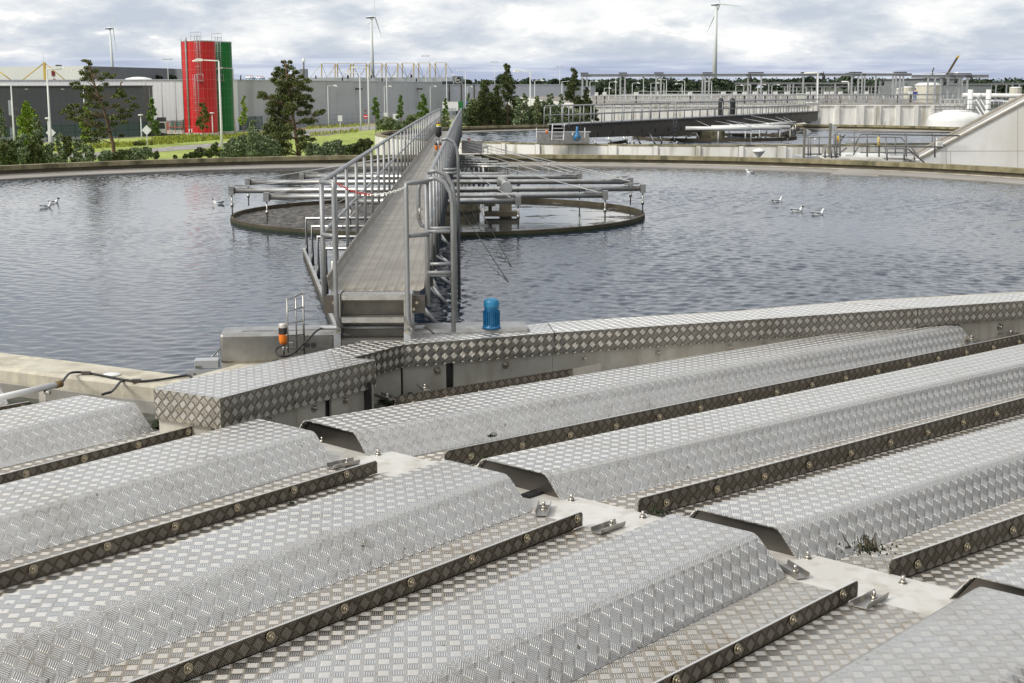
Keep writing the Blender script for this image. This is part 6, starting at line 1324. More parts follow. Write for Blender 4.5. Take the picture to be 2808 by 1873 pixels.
turbine('middle wind turbine behind the yellow frames', 1140, (1028, 46.5), (1003.5, 48.5), (1018, 51), (1023, 240), 5.4, 10, [(1025.5, -46, 0, 2.2), (1047, 104, 3, 3.2), (1005, 73, 40, 2.0)])
turbine('largest wind turbine, right of centre, its blade stretched to the right', 970, (1974.5, 11.8), (1950, 13.5), (1964, 16), (1958, 240), 8, 13.5, [(2036.5, 17.8, -4, 4.6), (1937.5, 91, 6, 4.0), (1966, -70, 2, 4.0)])
# ------------------------------------------------------------------ street lamps
m_pole = mat('lamp_white', (.66, .68, .66), (.6, .61, .6), 1.0, rough=.4)
def lamp(label, xb, yb, xt, yt, dirx, Y=None, w_=1.0, head='cobra', grp='street lamps along the road'):
    if Y is None: b = ground(xb, yb); Y = b.y
    b = atY(xb, yb, Y); b.z = GZ if (yb > 300) else max(GZ, b.z) if grp != 'far' else b.z
    if yb <= 300: b.z = GZ
    b.x = xb and atY(xb, yb, Y).x; top = atY(xt, yt, Y); t = thing('street_lamp', label, 'street lamp', tuple(b), group=grp if grp != 'far' else 'far lamps among the trees'); k = Y/F_
    lean = top.x-atY(xb, yb, Y).x; base = Vector((atY(xb, yb, Y).x, Y, GZ)); base.x = top.x
    t.location = base; ROOT[t.name] = base.copy()
    mb = MB(); mb.tube([base, base+Vector((0, 0, (top.z-GZ)*.25)), (top.x, Y, top.z)], 1, 8, radii=[.11*w_, .10*w_, .06*w_]); mb.build('pole', m_pole, t)
    if head == 'cobra':
        e = top+Vector((dirx*1.25*w_, 0, .12)); mb = MB(); mb.tube([top-Vector((0, 0, .05)), top+Vector((0, 0, .05)), e], .045*w_, 6); mb.build('arm', m_pole, t)
        mb = MB(); c = e; d = dirx*w_; mb.add([c+Vector((0, -.12, -.1)), c+Vector((0, .12, -.1)), c+Vector((d*.8, .14, -.16)), c+Vector((d*.8, -.14, -.16)), c+Vector((0, -.1, .12)), c+Vector((0, .1, .12)), c+Vector((d*.35, .14, .20)), c+Vector((d*.35, -.14, .20)), c+Vector((d*.85, .08, -.06)), c+Vector((d*.85, -.08, -.06))],
              [(0, 1, 2, 3), (0, 4, 5, 1), (4, 7, 6, 5), (7, 9, 8, 6), (9, 3, 2, 8), (0, 3, 9, 7, 4), (1, 5, 6, 8, 2)]); mb.build('lamp_head', m_white, t, bevel=.02)
    elif head == 'top':
        mb = MB(); mb.lathe(top, [(.05, -.1), (.32, -.05), (.36, .04), (.2, .12), (0, .13)], 12); mb.build('lamp_head', m_white, t)
    elif head == 'mast':
        mb = MB(); [mb.box(top+Vector((x, 0, 0)), (.9*w_, .5, .22)) for x in (-.9*w_, .9*w_)]; mb.box(top, (2.6*w_, .12, .12)); mb.build('lamp_head', m_galvlight, t)
    return t
for a in (('tall white street lamp leaning at left before the charcoal hall, head to the right', 143, 424, 128, 192, 1, None, 1.3), ('largest white street lamp, in front of the red and green silos', 609, 415.6, 600, 168, -1, None, 1.35),
          ('white street lamp just right of the green silo', 647.5, 369.5, 639, 189, -1, None, 1.2), ('white street lamp left of the tallest central one', 989.4, 357.5, 986.4, 200, -1, None, 1.1), ('tallest white street lamp in mid picture near the no entry sign', 1012.6, 356, 1008.7, 186.5, -1, None, 1.3),
          ('slim lamp beside the long grey hall, left of the info board', 901.6, 350, 898.6, 237, 1, None, .8), ('slim short lamp right of the no entry sign', 1054, 338, 1053.4, 238, 1, None, .7), ('slim taller lamp with head to the right above the info board', 1061, 344, 1060, 212, 1, None, .9),
          ('slim lamp in front of the grey hall near its right end', 1180, 325, 1179.5, 238, 1, None, .7), ('slim pale lamp standing near the far end of the walkway', 1224.6, 325, 1224.6, 206, 1, None, .9), ('white lamp right of the walkway\'s far end, head to the left', 1277, 318, 1276, 194, -1, None, 1.1),
          ('pale lamp between the conifers and bushes, head to the left', 1454, 330, 1454, 197.5, -1, 190, 1.1), ('slim lamp in front of the red silo', 553, 365, 545.5, 238, -1, None, .9), ('lamp at far left in front of the charcoal hall', 36, 398, 30, 234, -1, None, 1.2), ('lamp half hidden by the large pine', 234, 380, 228, 235, 1, None, 1.0),
          ('faint short lamp against the white hall', 409, 345, 408, 237, -1, 209, .7), ('faint lamp against the grey panels right of the walkway', 1282, 316, 1281, 239, 1, None, .7), ('faint lamp right of the pale lamp between trees', 1467, 330, 1466.5, 222, 1, 260, .8), ('lamp head showing over the pale grey hall near the conifers', 1542, 320, 1541, 225, 1, 250, .8)):
    lamp(*a)
for a in (('low post top lamp beside the white van', 387.5, 387, 385.5, 316, 0), ('low post top lamp left of the largest street lamp', 582.5, 372, 581.4, 310.5, 0), ('low post top lamp behind the leaning lamp at left', 136, 403, 131, 325, 0)):
    lamp(*a, w_=.9, head='top', grp='low post top lamps')
for a in (('twin headed floodlight mast left of the red silo', 460, 216, 459, 162.5, 0, 330), ('twin headed floodlight mast above the yellow frames', 1167, 225, 1167, 153.6, 0, 400), ('twin headed floodlight mast left of the tall conifer', 1356.6, 234, 1356.6, 170, 0, 410), ('twin headed floodlight mast over the pale hall at right', 1535, 234, 1535, 183, 0, 410)):
    lamp(*a, w_=.8, head='mast', grp='floodlight masts')
for i, (x, y, d_) in enumerate(((1689, 211, -1), (1671, 226, 1), (1734, 229, 1), (1765, 215, -1), (1785, 229, 1), (1828, 219, -1), (1821, 229, -1), (1878, 222, -1), (1871, 231, -1), (1657, 243, 1), (1618, 224, 1), (1952, 225, -1), (2018, 235, 1), (2040, 234, 1), (2078, 233, 1), (2117, 234, 1))):
    lamp(f'far slim lamp among the dark trees, {hl[i]} from a group of sixteen', x, 262, x, y, d_, 300+(i*13) % 60, .85, 'cobra', 'far')
for o in bpy.data.objects:
    if o.get('group') == 'far lamps among the trees': o['label'] = 'far slim street lamp against the dark trees behind the basin'
# ------------------------------------------------------------------ signs, fences, van
m_signback = mat('sign_back', (.66, .67, .66), rough=.4)
def signpost(x, yt, yb, Y=None):
    Y = Y or ground(x, yb).y; return Y
for i, (x, yc, xb, yb, lab) in enumerate(((402, 357, 405.5, 409, 'blank diamond sign on a post in front of the white van'), (139, 364, 139, 415, 'blank diamond sign half hidden by the leaning lamp'))):
    Y = ground(xb, yb).y; k = Y/F_; t = thing('road_sign', lab, 'sign', tuple(atY(xb, yb, Y)), group='diamond road signs'); p = atY(x, yc, Y); s_ = 13.5*k
    mb = MB(); mb.add([p+Vector(v) for v in ((-s_, 0, 0), (0, 0, -s_), (s_, 0, 0), (0, 0, s_), (-s_, .03, 0), (0, .03, -s_), (s_, .03, 0), (0, .03, s_))], [(0, 1, 2, 3), (7, 6, 5, 4), (0, 4, 5, 1), (1, 5, 6, 2), (2, 6, 7, 3), (3, 7, 4, 0)]); mb.build('plate', m_signback, t)
    mb = MB(); mb.cyl((p.x, Y+.07, GZ), (p.x, Y+.07, p.z+s_*.9), .045, 6); mb.build('post', m_pole, t)
def board(label, x0, x1, y0, y1, yb, m=m_signback):
    Y = ground((x0+x1)/2, yb).y; t = thing('info_board', label, 'sign', tuple(atY((x0+x1)/2, yb, Y)), group='white information boards'); mb = MB(); bx(mb, x0, x1, y0, y1, Y, .08); mb.build('panel', m, t); p = atY((x0+x1)/2, y1, Y); mb = MB(); mb.cyl((p.x, Y+.12, GZ), (p.x, Y+.12, p.z+.2), .05, 6); mb.build('post', m_pole, t)
board('white information board left of the no entry sign', 926.5, 938.5, 316.5, 332.5, 365); board('white information board right of the no entry sign', 1077.5, 1090, 312.5, 328.5, 349); board('small white board behind the slim lamps', 1052, 1064, 309, 321, 341)
Y = ground(1003, 350).y; p = atY(1002.6, 319.5, Y); k = Y/F_; ns = thing('no_entry_sign', 'round red no entry sign with a white bar', 'sign', (p.x, Y, GZ))
mb = MB(); mb.cyl(p, p+Vector((0, -.03, 0)), 6.2*k, 20); mb.build('disc', mat('sign_red', (.55, .02, .03), rough=.4), ns); mb = MB(); mb.box(p+Vector((0, -.05, 0)), (9.4*k, .02, 2.4*k)); mb.build('bar', m_white, ns); mb = MB(); mb.cyl((p.x, Y+.05, GZ), (p.x, Y+.05, p.z+.2), .04, 6); mb.build('post', m_galvlight, ns)
mb = MB(); q = atY(1001.5, 306, Y); mb.cyl(q, q+Vector((0, 0, .3)), .12, 8, .2); mb.build('beacon', mat('dull_red', (.2, .04, .03), rough=.5), ns)
Y = ground(498, 371).y; p = atY(498, 350.5, Y); k = Y/F_; rs = thing('round_sign', 'small round white sign with a red rim by the crate racks', 'sign', (p.x, Y, GZ)); mb = MB(); mb.cyl(p, p+Vector((0, -.03, 0)), 4.3*k, 16); mb.build('disc', MATS['sign_red'], rs); mb = MB(); mb.cyl(p+Vector((0, -.03, 0)), p+Vector((0, -.05, 0)), 3.0*k, 16); mb.build('face', m_white, rs); mb = MB(); mb.cyl((p.x, Y+.05, GZ), (p.x, Y+.05, p.z), .08, 6); mb.build('post', mat('brown_post', (.15, .07, .03), rough=.8), rs)
m_fgreen = mat('fence_green', (.012, .06, .035), rough=.5); m_fgrey = mat('fence_grey', (.30, .32, .34), rough=.5)
def fence(label, base, h, m, step, bar):
    P = [ground(x, y) for x, y in base]; t = thing('mesh_fence', label, 'fence', tuple(P[0])); mb = MB(); posts = []
    for a, b in zip(P[:-1], P[1:]):
        ln = (b-a).length; n = max(1, int(ln/step))
        for i in range(n+1): posts.append(a.lerp(b, i/n))
        nb = int(ln/bar)
        for i in range(nb): p = a.lerp(b, i/nb); mb.box((p.x, p.y, GZ+h/2), (.035, .02, h))
        for z in (.1, h*.5, h-.15): mb.bar(a+Vector((0, 0, z)), b+Vector((0, 0, z)), .03, .05)
    mb.build('mesh_panel', m, t); pf = None
    for p in posts[:99]:
        if pf is None: mb = MB(); mb.box((0, 0, h*.52), (.09, .09, h*1.04)); pf = mb.build('post', m, t, local=True); o = pf
        else: o = pf.copy(); C.objects.link(o); o.parent = t
        o.location = p-ROOT[t.name]
fence('dark green steel mesh fence in front of the halls and silos', [(-60, 400), (130, 388), (385, 375), (560, 365), (640, 358), (720, 353)], 2.1, m_fgreen, 2.6, .16)
fence('pale grey mesh fence along the foot of the long grey hall', [(765, 351), (900, 345), (1060, 334), (1240, 323), (1330, 317)], 2.1, m_fgrey, 3.0, .22)
vg = ground(420, 372); VY = vg.y; vk = VY/F_
van = thing('delivery_van', 'white van with red and yellow side stripe parked behind the green fence', 'van', (vg.x, VY, GZ), .0)
vx0, vx1 = xat(378, 360, VY), xat(459, 360, VY); Lv = vx1-vx0; mb = MB()
prof_ = [(0, .35), (0, 1.0), (.05, 1.15), (.22, 1.3), (.42, 1.95), (.50, 2.05), (1.0, 2.05), (1.0, .35)]; prof_ = [(vx0+u*Lv if u > .3 else vx0+u*Lv, z) for u, z in [(0, .4), (0, .95), (.03, 1.08), (.13, 1.2), (.27, 1.85), (.33, 1.98), (.98, 1.98), (1.0, 1.9), (1.0, .4)]]
n = len(prof_); vs = [(x, VY-.9, GZ+z) for x, z in prof_]+[(x, VY+.9, GZ+z) for x, z in prof_]
mb.add(vs, [tuple(range(n)), tuple(range(2*n-1, n-1, -1))]+[(i, (i+1) % n, n+(i+1) % n, n+i) for i in range(n)]); vb = mb.build('body', m_white, van)
mb = MB(); mb.poly([(vx0+u*Lv, VY-.91, GZ+z) for u, z in ((.16, 1.22), (.275, 1.78), (.40, 1.78), (.40, 1.22))]); mb.build('side_window', m_glassd, van)
mb = MB(); mb.poly([(vx0+u*Lv, VY-.91, GZ+z) for u, z in ((.74, 1.0), (.76, 1.85), (.97, 1.85), (.98, 1.0))]); mb.build('rear_window', m_glassd, van)
mb = MB(); mb.poly([(vx0+u*Lv, VY-.912, GZ+z) for u, z in ((.36, .5), (.36, .95), (.62, 1.0), (.62, .5))]); mb.build('red_stripe', MATS['sign_red'], van)
mb = MB(); mb.poly([(vx0+u*Lv, VY-.912, GZ+z) for u, z in ((.60, .5), (.56, 1.1), (.66, 1.6), (.73, 1.6), (.68, .5))]); mb.build('yellow_stripe', mat('van_yellow', (.75, .55, .02), rough=.4), van)
for u in (.16, .78):
    mb = MB(); x = vx0+u*Lv; mb.cyl((x, VY-.95, GZ+.33), (x, VY-.7, GZ+.33), .33, 16); wh = mb.build('wheel', m_black, van); mb = MB(); mb.cyl((x, VY-.96, GZ+.33), (x, VY-.95, GZ+.33), .2, 12); mb.build('rim', m_galvlight, wh)
# ------------------------------------------------------------------ trees
def leafmat(name, c, c2, tr=.15):
    m, t, N, L, P = nt(name); g = NG(t); geo = N.new('ShaderNodeNewGeometry'); tc = N.new('ShaderNodeTexCoord')
    a = g.noise(tc.outputs['Object'], 1.1, 3, .6); f = g.m('ADD', g.m('MULTIPLY', geo.outputs['Random Per Island'], .55), g.m('MULTIPLY', a, .5))
    L.new(g.mix(g.rng(f, .2, .85), c, c2), P.inputs['Base Color']); P.inputs['Roughness'].default_value = .7; P.inputs['Specular IOR Level'].default_value = .25
    MATS[name] = m; return m
m_pine = leafmat('pine_needles', (.035, .055, .017), (.17, .19, .055)); m_broad = leafmat('broad_leaf', (.08, .15, .016), (.28, .38, .05)); m_street = leafmat('street_leaf', (.045, .09, .018), (.16, .25, .045))
m_buck = leafmat('buckthorn_leaf', (.075, .11, .05), (.25, .31, .16)); m_dark = leafmat('far_wood_leaf', (.02, .034, .020), (.065, .09, .045)); m_conif = leafmat('dark_needles', (.035, .055, .018), (.13, .16, .05)); m_willow = leafmat('willow_leaf', (.11, .14, .06), (.27, .32, .15))
m_bark = mat('bark', (.16, .10, .06), (.09, .065, .045), 4.0, rough=.9, bump=.02)
def leaves(mb, c, r, n, s, rnd, flat=1.0, asp=2.2):
    for k in range(n):
        while True:
            v = Vector((rnd.uniform(-1, 1), rnd.uniform(-1, 1), rnd.uniform(-1, 1)))
            if v.length < 1: break
        v *= (.55+.45*v.length)/max(v.length, .3)*v.length if v.length > .3 else 1
        p = c+Vector((v.x*r[0], v.y*r[1], v.z*r[2])); M_ = Euler((rnd.uniform(-1.2, 1.2)*flat, rnd.uniform(-1.2, 1.2)*flat, rnd.uniform(0, 6.3))).to_matrix(); q = s*rnd.uniform(.6, 1.35)
        b = len(mb.v); mb.v += [p+M_@Vector((-q*.5*asp/2, 0, 0)), p+M_@Vector((0, -q*.42, 0)), p+M_@Vector((q*.5*asp/2, 0, q*.1)), p+M_@Vector((0, q*.42, 0))]; mb.face([b, b+1, b+2, b+3])
def tree(name, label, cat, Y, tpath, clumps, m, seed, s=.16, dens=1.0, tr=.14, group=None, branches=True, flat=1.0, asp=2.2, dmax=1.0):
    """tpath: trunk as picture points read at depth Y; clumps: (px, py, rx px, ry px)"""
    rnd = random.Random(seed); k = Y/F_; T = [atY(x, y, Y) for x, y in tpath]; T[0].z = GZ if tpath[0][1] > 300 or True else T[0].z
    t = thing(name, label, cat, (T[0].x, Y, GZ), group=group); mb = MB(); n = len(T); mb.tube(T, 1, 7, radii=[tr*(1-.8*i/(n-1)) for i in range(n)]); W = []
    for (x, y, rx, ry) in clumps:
        dy = rnd.uniform(-dmax, dmax)*max(0.0, 1-abs(x-tpath[len(tpath)//2][0])*k/4)*2.2; c = atY(x, y, Y+dy); W.append((c, rx*k, ry*k))
        if branches:
            z = c.z-abs(c.x-T[0].x)*.35; i = min(range(n), key=lambda j: abs(T[j].z-z)); a = T[i]; mid_ = a.lerp(c, .5)+Vector((0, 0, -.1+rnd.uniform(-.1, .25))); mb.tube([a, mid_, c], 1, 5, radii=[tr*.24, tr*.14, tr*.05])
    mb.build('trunk', m_bark, t); cb_ = MB()
    for c, rx, ry in W:
        nn = int(dens*(40+ (rx*ry)/(s*s)*17)); leaves(cb_, c, (rx, max(rx*.8, ry*.8), ry), nn, s, rnd, flat, asp)
    cb_.build('crown', m, t); return t
rnd = random.Random(11)
def Z1(x, y): return (x/2.89, 130+y/2.89)          # readings from an enlarged crop
pineA = [Z1(*p)+(a, b) for p, a, b in (((665, 105), 8, 4), ((700, 115), 9, 6), ((715, 130), 7, 5), ((690, 165), 10, 6), ((650, 200), 9, 9), ((690, 215), 12, 8), ((730, 195), 12, 8), ((765, 185), 9, 6), ((840, 215), 13, 7), ((880, 235), 8, 5), ((660, 250), 12, 6), ((720, 250), 12, 8), ((800, 250), 12, 7), ((905, 220), 7, 3), ((570, 290), 9, 5), ((610, 285), 10, 6), ((600, 320), 10, 6), ((660, 320), 14, 9), ((720, 330), 18, 11), ((780, 330), 18, 10), ((840, 290), 10, 5), ((660, 380), 12, 8), ((710, 390), 18, 12), ((770, 400), 20, 12), ((700, 450), 16, 10), ((760, 460), 18, 10), ((830, 450), 14, 8), ((950, 350), 14, 10), ((920, 385), 14, 7), ((975, 380), 12, 8), ((1010, 425), 12, 6), ((1055, 400), 8, 5), ((920, 460), 12, 6), ((1060, 460), 12, 6), ((1085, 470), 8, 5), ((1035, 500), 14, 6), ((960, 500), 14, 8), ((560, 470), 13, 8), ((610, 460), 11, 7), ((520, 500), 14, 6), ((485, 520), 8, 4), ((570, 520), 16, 8), ((640, 500), 12, 7), ((560, 560), 16, 7), ((620, 570), 18, 9), ((690, 550), 20, 11), ((750, 540), 20, 12), ((820, 540), 14, 8), ((700, 610), 22, 10), ((770, 610), 20, 10), ((900, 560), 16, 8), ((960, 550), 18, 8), ((1020, 540), 12, 6), ((980, 590), 14, 7), ((900, 610), 12, 7), ((700, 680), 20, 10), ((760, 680), 22, 12), ((820, 650), 14, 9), ((680, 740), 18, 8), ((750, 740), 20, 9), ((830, 700), 12, 7), ((960, 700), 10, 5), ((1080, 760), 12, 6), ((1120, 765), 12, 6), ((1100, 820), 16, 8), ((1060, 850), 14, 7))]
tree('pine_tree', 'large open crowned pine rising in front of the charcoal hall', 'tree', 92, [(316, 470), (314, 430), (310, 395), (300, 360), (292, 325), (284, 300), (272, 270), (262, 240), (252, 205), (243, 178), (236, 165)], pineA, m_pine, 1, s=.085, dens=.9, tr=.14, flat=1.0, asp=3.2)
def Z2(x, y): return (650+x/3.359, 100+y/3.359)
pineB = [Z2(*p)+(a, b) for p, a, b in (((430, 235), 9, 5), ((490, 235), 7, 5), ((450, 270), 10, 6), ((380, 300), 13, 7), ((500, 290), 14, 7), ((430, 320), 16, 8), ((540, 330), 12, 7), ((360, 350), 14, 9), ((430, 370), 20, 10), ((520, 380), 18, 10), ((590, 370), 8, 6), ((340, 400), 12, 8), ((400, 430), 20, 11), ((480, 440), 22, 12), ((560, 430), 18, 9), ((640, 410), 14, 7), ((600, 470), 18, 9), ((420, 500), 22, 12), ((520, 510), 24, 12), ((660, 490), 14, 7), ((230, 530), 14, 8), ((200, 560), 6, 4), ((260, 560), 12, 8), ((330, 560), 14, 9), ((400, 560), 20, 11), ((480, 570), 22, 12), ((570, 560), 20, 12), ((640, 560), 16, 9), ((690, 590), 9, 6), ((330, 620), 20, 12), ((410, 630), 22, 13), ((500, 640), 22, 12), ((600, 620), 20, 11), ((660, 650), 14, 8), ((310, 690), 16, 12), ((390, 700), 22, 14), ((470, 700), 20, 11), ((640, 700), 14, 8), ((760, 700), 14, 8), ((790, 690), 8, 6), ((720, 720), 10, 6), ((590, 710), 14, 8), ((350, 770), 22, 14), ((440, 780), 22, 14), ((680, 780), 20, 10), ((620, 780), 16, 8), ((300, 840), 22, 15), ((390, 850), 24, 16), ((470, 840), 18, 12), ((280, 920), 24, 16), ((370, 930), 24, 16), ((450, 920), 20, 14), ((590, 880), 14, 10), ((600, 940), 14, 10), ((280, 1000), 24, 16), ((370, 1010), 24, 18), ((450, 1010), 18, 14), ((690, 950), 14, 6), ((640, 930), 10, 6), ((600, 1010), 20, 14), ((660, 1020), 18, 12), ((330, 1060), 30, 12), ((430, 1060), 26, 12))]
tree('pine_tree', 'dense dark pine in the middle of the left half, trunk showing on its right', 'tree', 95, [(822, 470), (820, 425), (813, 380), (806, 340), (800, 300), (795, 270), (790, 240), (786, 205), (782, 175)], pineB, m_pine, 2, s=.09, dens=1.35, tr=.17, asp=3.0)
def crownof(xc, y0, y1, w_, seed, shape='oval', n=26, r0=.22):
    rnd = random.Random(seed); out = []
    for i in range(n):
        u = (i+.5)/n; y = y0+(y1-y0)*u
        if shape == 'oval': hw_ = w_/2*math.sin(PI*min(1, u*.85+.12))
        elif shape == 'cone': hw_ = w_/2*(.12+.88*u)
        elif shape == 'column': hw_ = w_/2*min(1, .3+1.6*u)
        else: hw_ = w_/2*min(1, .55+.7*u)
        x = xc+rnd.uniform(-1, 1)*hw_*.8; rr = w_*r0*rnd.uniform(.6, 1.15)*(.45+.55*min(1, hw_/(w_/2))); out.append((x, y, rr, rr*.8))
    return out
def auto(name, label, x, y0, y1, w_, yb, Y, m, seed, shape='oval', n=26, s=.14, dens=1.0, tr=.07, group=None, r0=.22, asp=2.0):
    return tree(name, label, 'tree' if name.endswith('tree') or 'conifer' in name else 'shrub', Y, [(x, yb), (x+1, (yb+y1)/2), (x, y1), (x, (y0+y1)/2), (x, y0+2)], crownof(x, y0, y1, w_, seed, shape, n, r0), m, seed, s=s, dens=dens, tr=tr, group=group, branches=True, asp=asp)
gs = 'young street trees by the cycle path'
auto('street_tree', 'young street tree beside the white van, pointed crown', 416, 270, 366, 46, 392, 172, m_street, 21, 'cone', 30, .2, 1.0, .07, gs)
auto('street_tree', 'young rusty green street tree in front of the red silo', 556, 283, 352, 34, 381, 185, leafmat('rusty_leaf', (.06, .07, .012), (.18, .20, .04)), 22, 'column', 26, .2, 1.1, .07, gs)
auto('street_tree', 'thin light green street tree right of the green silo', 668, 264, 340, 36, 380, 150, m_broad, 23, 'cone', 26, .16, .8, .06, gs)
auto('street_tree', 'narrow dark street tree just right of the tallest lamp', 1030, 268, 324, 23, 340, 205, m_street, 24, 'column', 22, .22, 1.2, .07, gs)
auto('street_tree', 'pointed street tree between the slim lamps', 1099, 262, 322, 27, 336, 215, m_street, 25, 'cone', 24, .22, 1.2, .07, gs)
auto('street_tree', 'bushy pointed street tree near the walkway end', 1160, 259, 325, 42, 330, 215, m_street, 26, 'cone', 30, .22, 1.0, .07, gs)
auto('street_tree', 'small street tree behind the slim pale lamp', 1221, 270, 318, 22, 326, 240, m_street, 27, 'cone', 20, .24, 1.1, .07, gs)
auto('broadleaf_tree', 'bright green leafy tree in front of the charcoal hall at left', 76, 280, 400, 58, 470, 120, m_broad, 31, 'column', 46, .18, 1.1, .1)
auto('broadleaf_tree', 'bright green tree glimpsed behind the large pine', 236, 292, 385, 40, 440, 125, m_broad, 32, 'column', 30, .18, .9, .1)
auto('broadleaf_tree', 'grey green tree cut by the left edge', -2, 297, 440, 44, 470, 90, m_buck, 33, 'column', 34, .14, 1.2, .1)
rnd = random.Random(77)
gb_ = 'grey green bushes behind the near tank'
bl = [(20, 385, 452, 60), (60, 372, 450, 60), (103, 322, 450, 40), (100, 370, 455, 60), (135, 395, 450, 40), (160, 367, 455, 34), (185, 376, 452, 40), (212, 385, 450, 36), (240, 400, 450, 40), (28, 410, 455, 50), (75, 400, 455, 60), (290, 415, 440, 40), (330, 416, 440, 50), (378, 410, 440, 44), (400, 405, 436, 36), (352, 412, 438, 30)]
for i, (x, y0, y1, w_) in enumerate(bl):
    auto('bush', 'grey green bush in the thicket behind the far rim at left', x, y0, y1, w_, 480, 80+(i*3.7) % 9, m_buck if i % 3 else m_conif, 100+i, 'bush', 26, .10, .9, .04, gb_, .24, 3.0)
bl2 = [(700, 358, 425, 50), (665, 372, 425, 50), (640, 380, 426, 40), (625, 395, 428, 36), (690, 330, 420, 30), (720, 375, 428, 60), (745, 385, 428, 50), (660, 400, 430, 60), (700, 400, 428, 60), (860, 395, 424, 50), (905, 392, 424, 50), (925, 386, 422, 36), (940, 400, 424, 30), (880, 405, 426, 40)]
for i, (x, y0, y1, w_) in enumerate(bl2):
    auto('bush', 'grey green feathery bush around the dense dark pine', x, y0, y1, w_, 480, 84+(i*3.1) % 8, m_buck, 140+i, 'bush', 28, .10, .9, .04, 'feathery bushes around the second pine', .23, 3.0)
for i, (x, y0, y1, w_) in enumerate(((592, 393, 424, 22), (547, 408, 432, 34), (575, 412, 432, 26), (610, 414, 432, 30), (530, 420, 434, 26), (508, 424, 436, 14), (480, 427, 437, 10), (428, 416, 437, 16), (965, 398, 424, 34), (1004, 382, 424, 42), (985, 395, 424, 36))):
    lab = {0: 'small round headed pine beside the largest street lamp', 9: 'dark dense shrub against the second tank wall', 8: 'green dense shrub left of the tank wall'}.get(i, 'small low pine shrub on the grass behind the rim')
    auto('dwarf_pine', lab, x, y0, y1, w_, 480, 88+i % 4, m_conif, 170+i, 'oval', 20, .11, 1.5, .04, 'low pine shrubs behind the rim', .3)
gc = 'conifers behind the second tank'
cf = [(1333, 222, 345, 84, 'dark many tiered conifer left of the tall pointed one', 1.0), (1391, 176, 300, 66, 'tall pointed conifer with thin top behind the second tank', .8), (1362, 235, 340, 50, 'middle conifer in the dark clump', 1.0), (1574, 190, 330, 64, 'tall pointed conifer beside the gantry\'s left end', 1.0), (1608, 240, 320, 40, 'thin conifer close to the right one', .8)]
for i, (x, y0, y1, w_, lab, dn) in enumerate(cf):
    auto('conifer', lab, x, y0, y1, w_*1.3, 352, 140+i*2, m_conif, 200+i, 'cone', 46, .13, dn, .12, gc, .17, 2.4)
bl3 = [(1275, 300, 345, 40), (1300, 275, 345, 50), (1330, 290, 345, 60), (1370, 295, 345, 60), (1400, 290, 345, 50), (1427, 270, 345, 40), (1445, 290, 345, 50), (1470, 285, 345, 60), (1500, 282, 345, 50), (1441, 257, 330, 20), (1473, 264, 330, 26), (1509, 258, 335, 28), (1538, 258, 330, 16), (1415, 300, 345, 60), (1530, 290, 345, 50), (1570, 300, 345, 50), (1600, 300, 345, 40), (1627, 292, 332, 30), (1285, 255, 320, 14), (1065, 325, 354, 50), (1042, 330, 354, 36), (1090, 334, 354, 30), (1130, 318, 335, 40), (1200, 310, 345, 30), (1115, 330, 350, 30), (1222, 318, 350, 28)]
for i, (x, y0, y1, w_) in enumerate(bl3):
    Yb = 138+(i*2.3) % 10 if x > 1250 else 180
    auto('bush', 'pale green leafy bush in the thicket behind the second tank' if x > 1250 else 'pale feathery bush beside the road in mid picture', x, y0, y1, w_, 352, Yb, m_willow if i % 3 == 1 else m_buck if i % 3 == 0 else m_conif if i % 5 == 2 else m_buck, 300+i, 'bush', 22, .17, 1.0, .05, 'bushes behind the second tank' if x > 1250 else 'bushes beside the road', .25)
for i, (x, y0, w_) in enumerate(((-5, 207, 22), (35, 210, 30), (62, 206, 26), (92, 208, 24), (135, 211, 30), (186, 210, 22), (332, 207, 36), (360, 206, 34), (398, 211, 26), (434, 208, 22), (472, 208, 24), (1283, 222, 20), (1390, 214, 60), (1447, 216, 24), (1520, 219, 24), (1555, 216, 30))):
    auto('roofline_tree', 'dark tree top showing above the hall roofs', x, y0, 232, w_, 300, 420, m_dark, 400+i, 'oval', 16, .5, 1.2, .2, 'tree tops above the hall roofs', .3)
# far wood
mb = MB(); rnd = random.Random(9)
for i in range(900):
    x = rnd.uniform(1560, 2860); Yw = rnd.uniform(470, 620)
    base = 222+5*math.sin(x*.021)+4*math.sin(x*.05+1)
    for (a, b, h) in ((2090, 2260, 12), (2305, 2345, 12), (1750, 1830, 8), (1600, 1660, -2), (2500, 2700, -20), (2715, 2800, -3)):
        if a < x < b: base -= h*math.sin(PI*(x-a)/(b-a))**.6
    y = rnd.uniform(base, 268) if rnd.random() < .6 else base+rnd.uniform(-1.5, 5); r_ = rnd.uniform(6, 13)
    c = atY(x, y+r_*.7, Yw); leaves(mb, c, (r_*Yw/F_, 3, r_*.7*Yw/F_), 60, 1.15, rnd, 1.0, 1.6)
mb.build('far_wood', m_dark, kind='stuff', label='dark belt of woodland on the horizon behind the basin')
mb = MB()
for i in range(420):
    x = rnd.uniform(-100, 1700); Yw = rnd.uniform(900, 1200); c = atY(x, rnd.uniform(226, 236), Yw); leaves(mb, c, (9, 5, 2.6), 26, 2.4, rnd, 1.0, 1.6)
for i in range(300):
    x = rnd.uniform(1560, 2900); Yw = rnd.uniform(1300, 1500); c = atY(x, rnd.uniform(222, 234), Yw); leaves(mb, c, (11, 5, 3.4), 26, 3.0, rnd, 1.0, 1.6)
mb.build('horizon_wood', m_dark, kind='stuff', label='thin line of distant trees on the horizon')
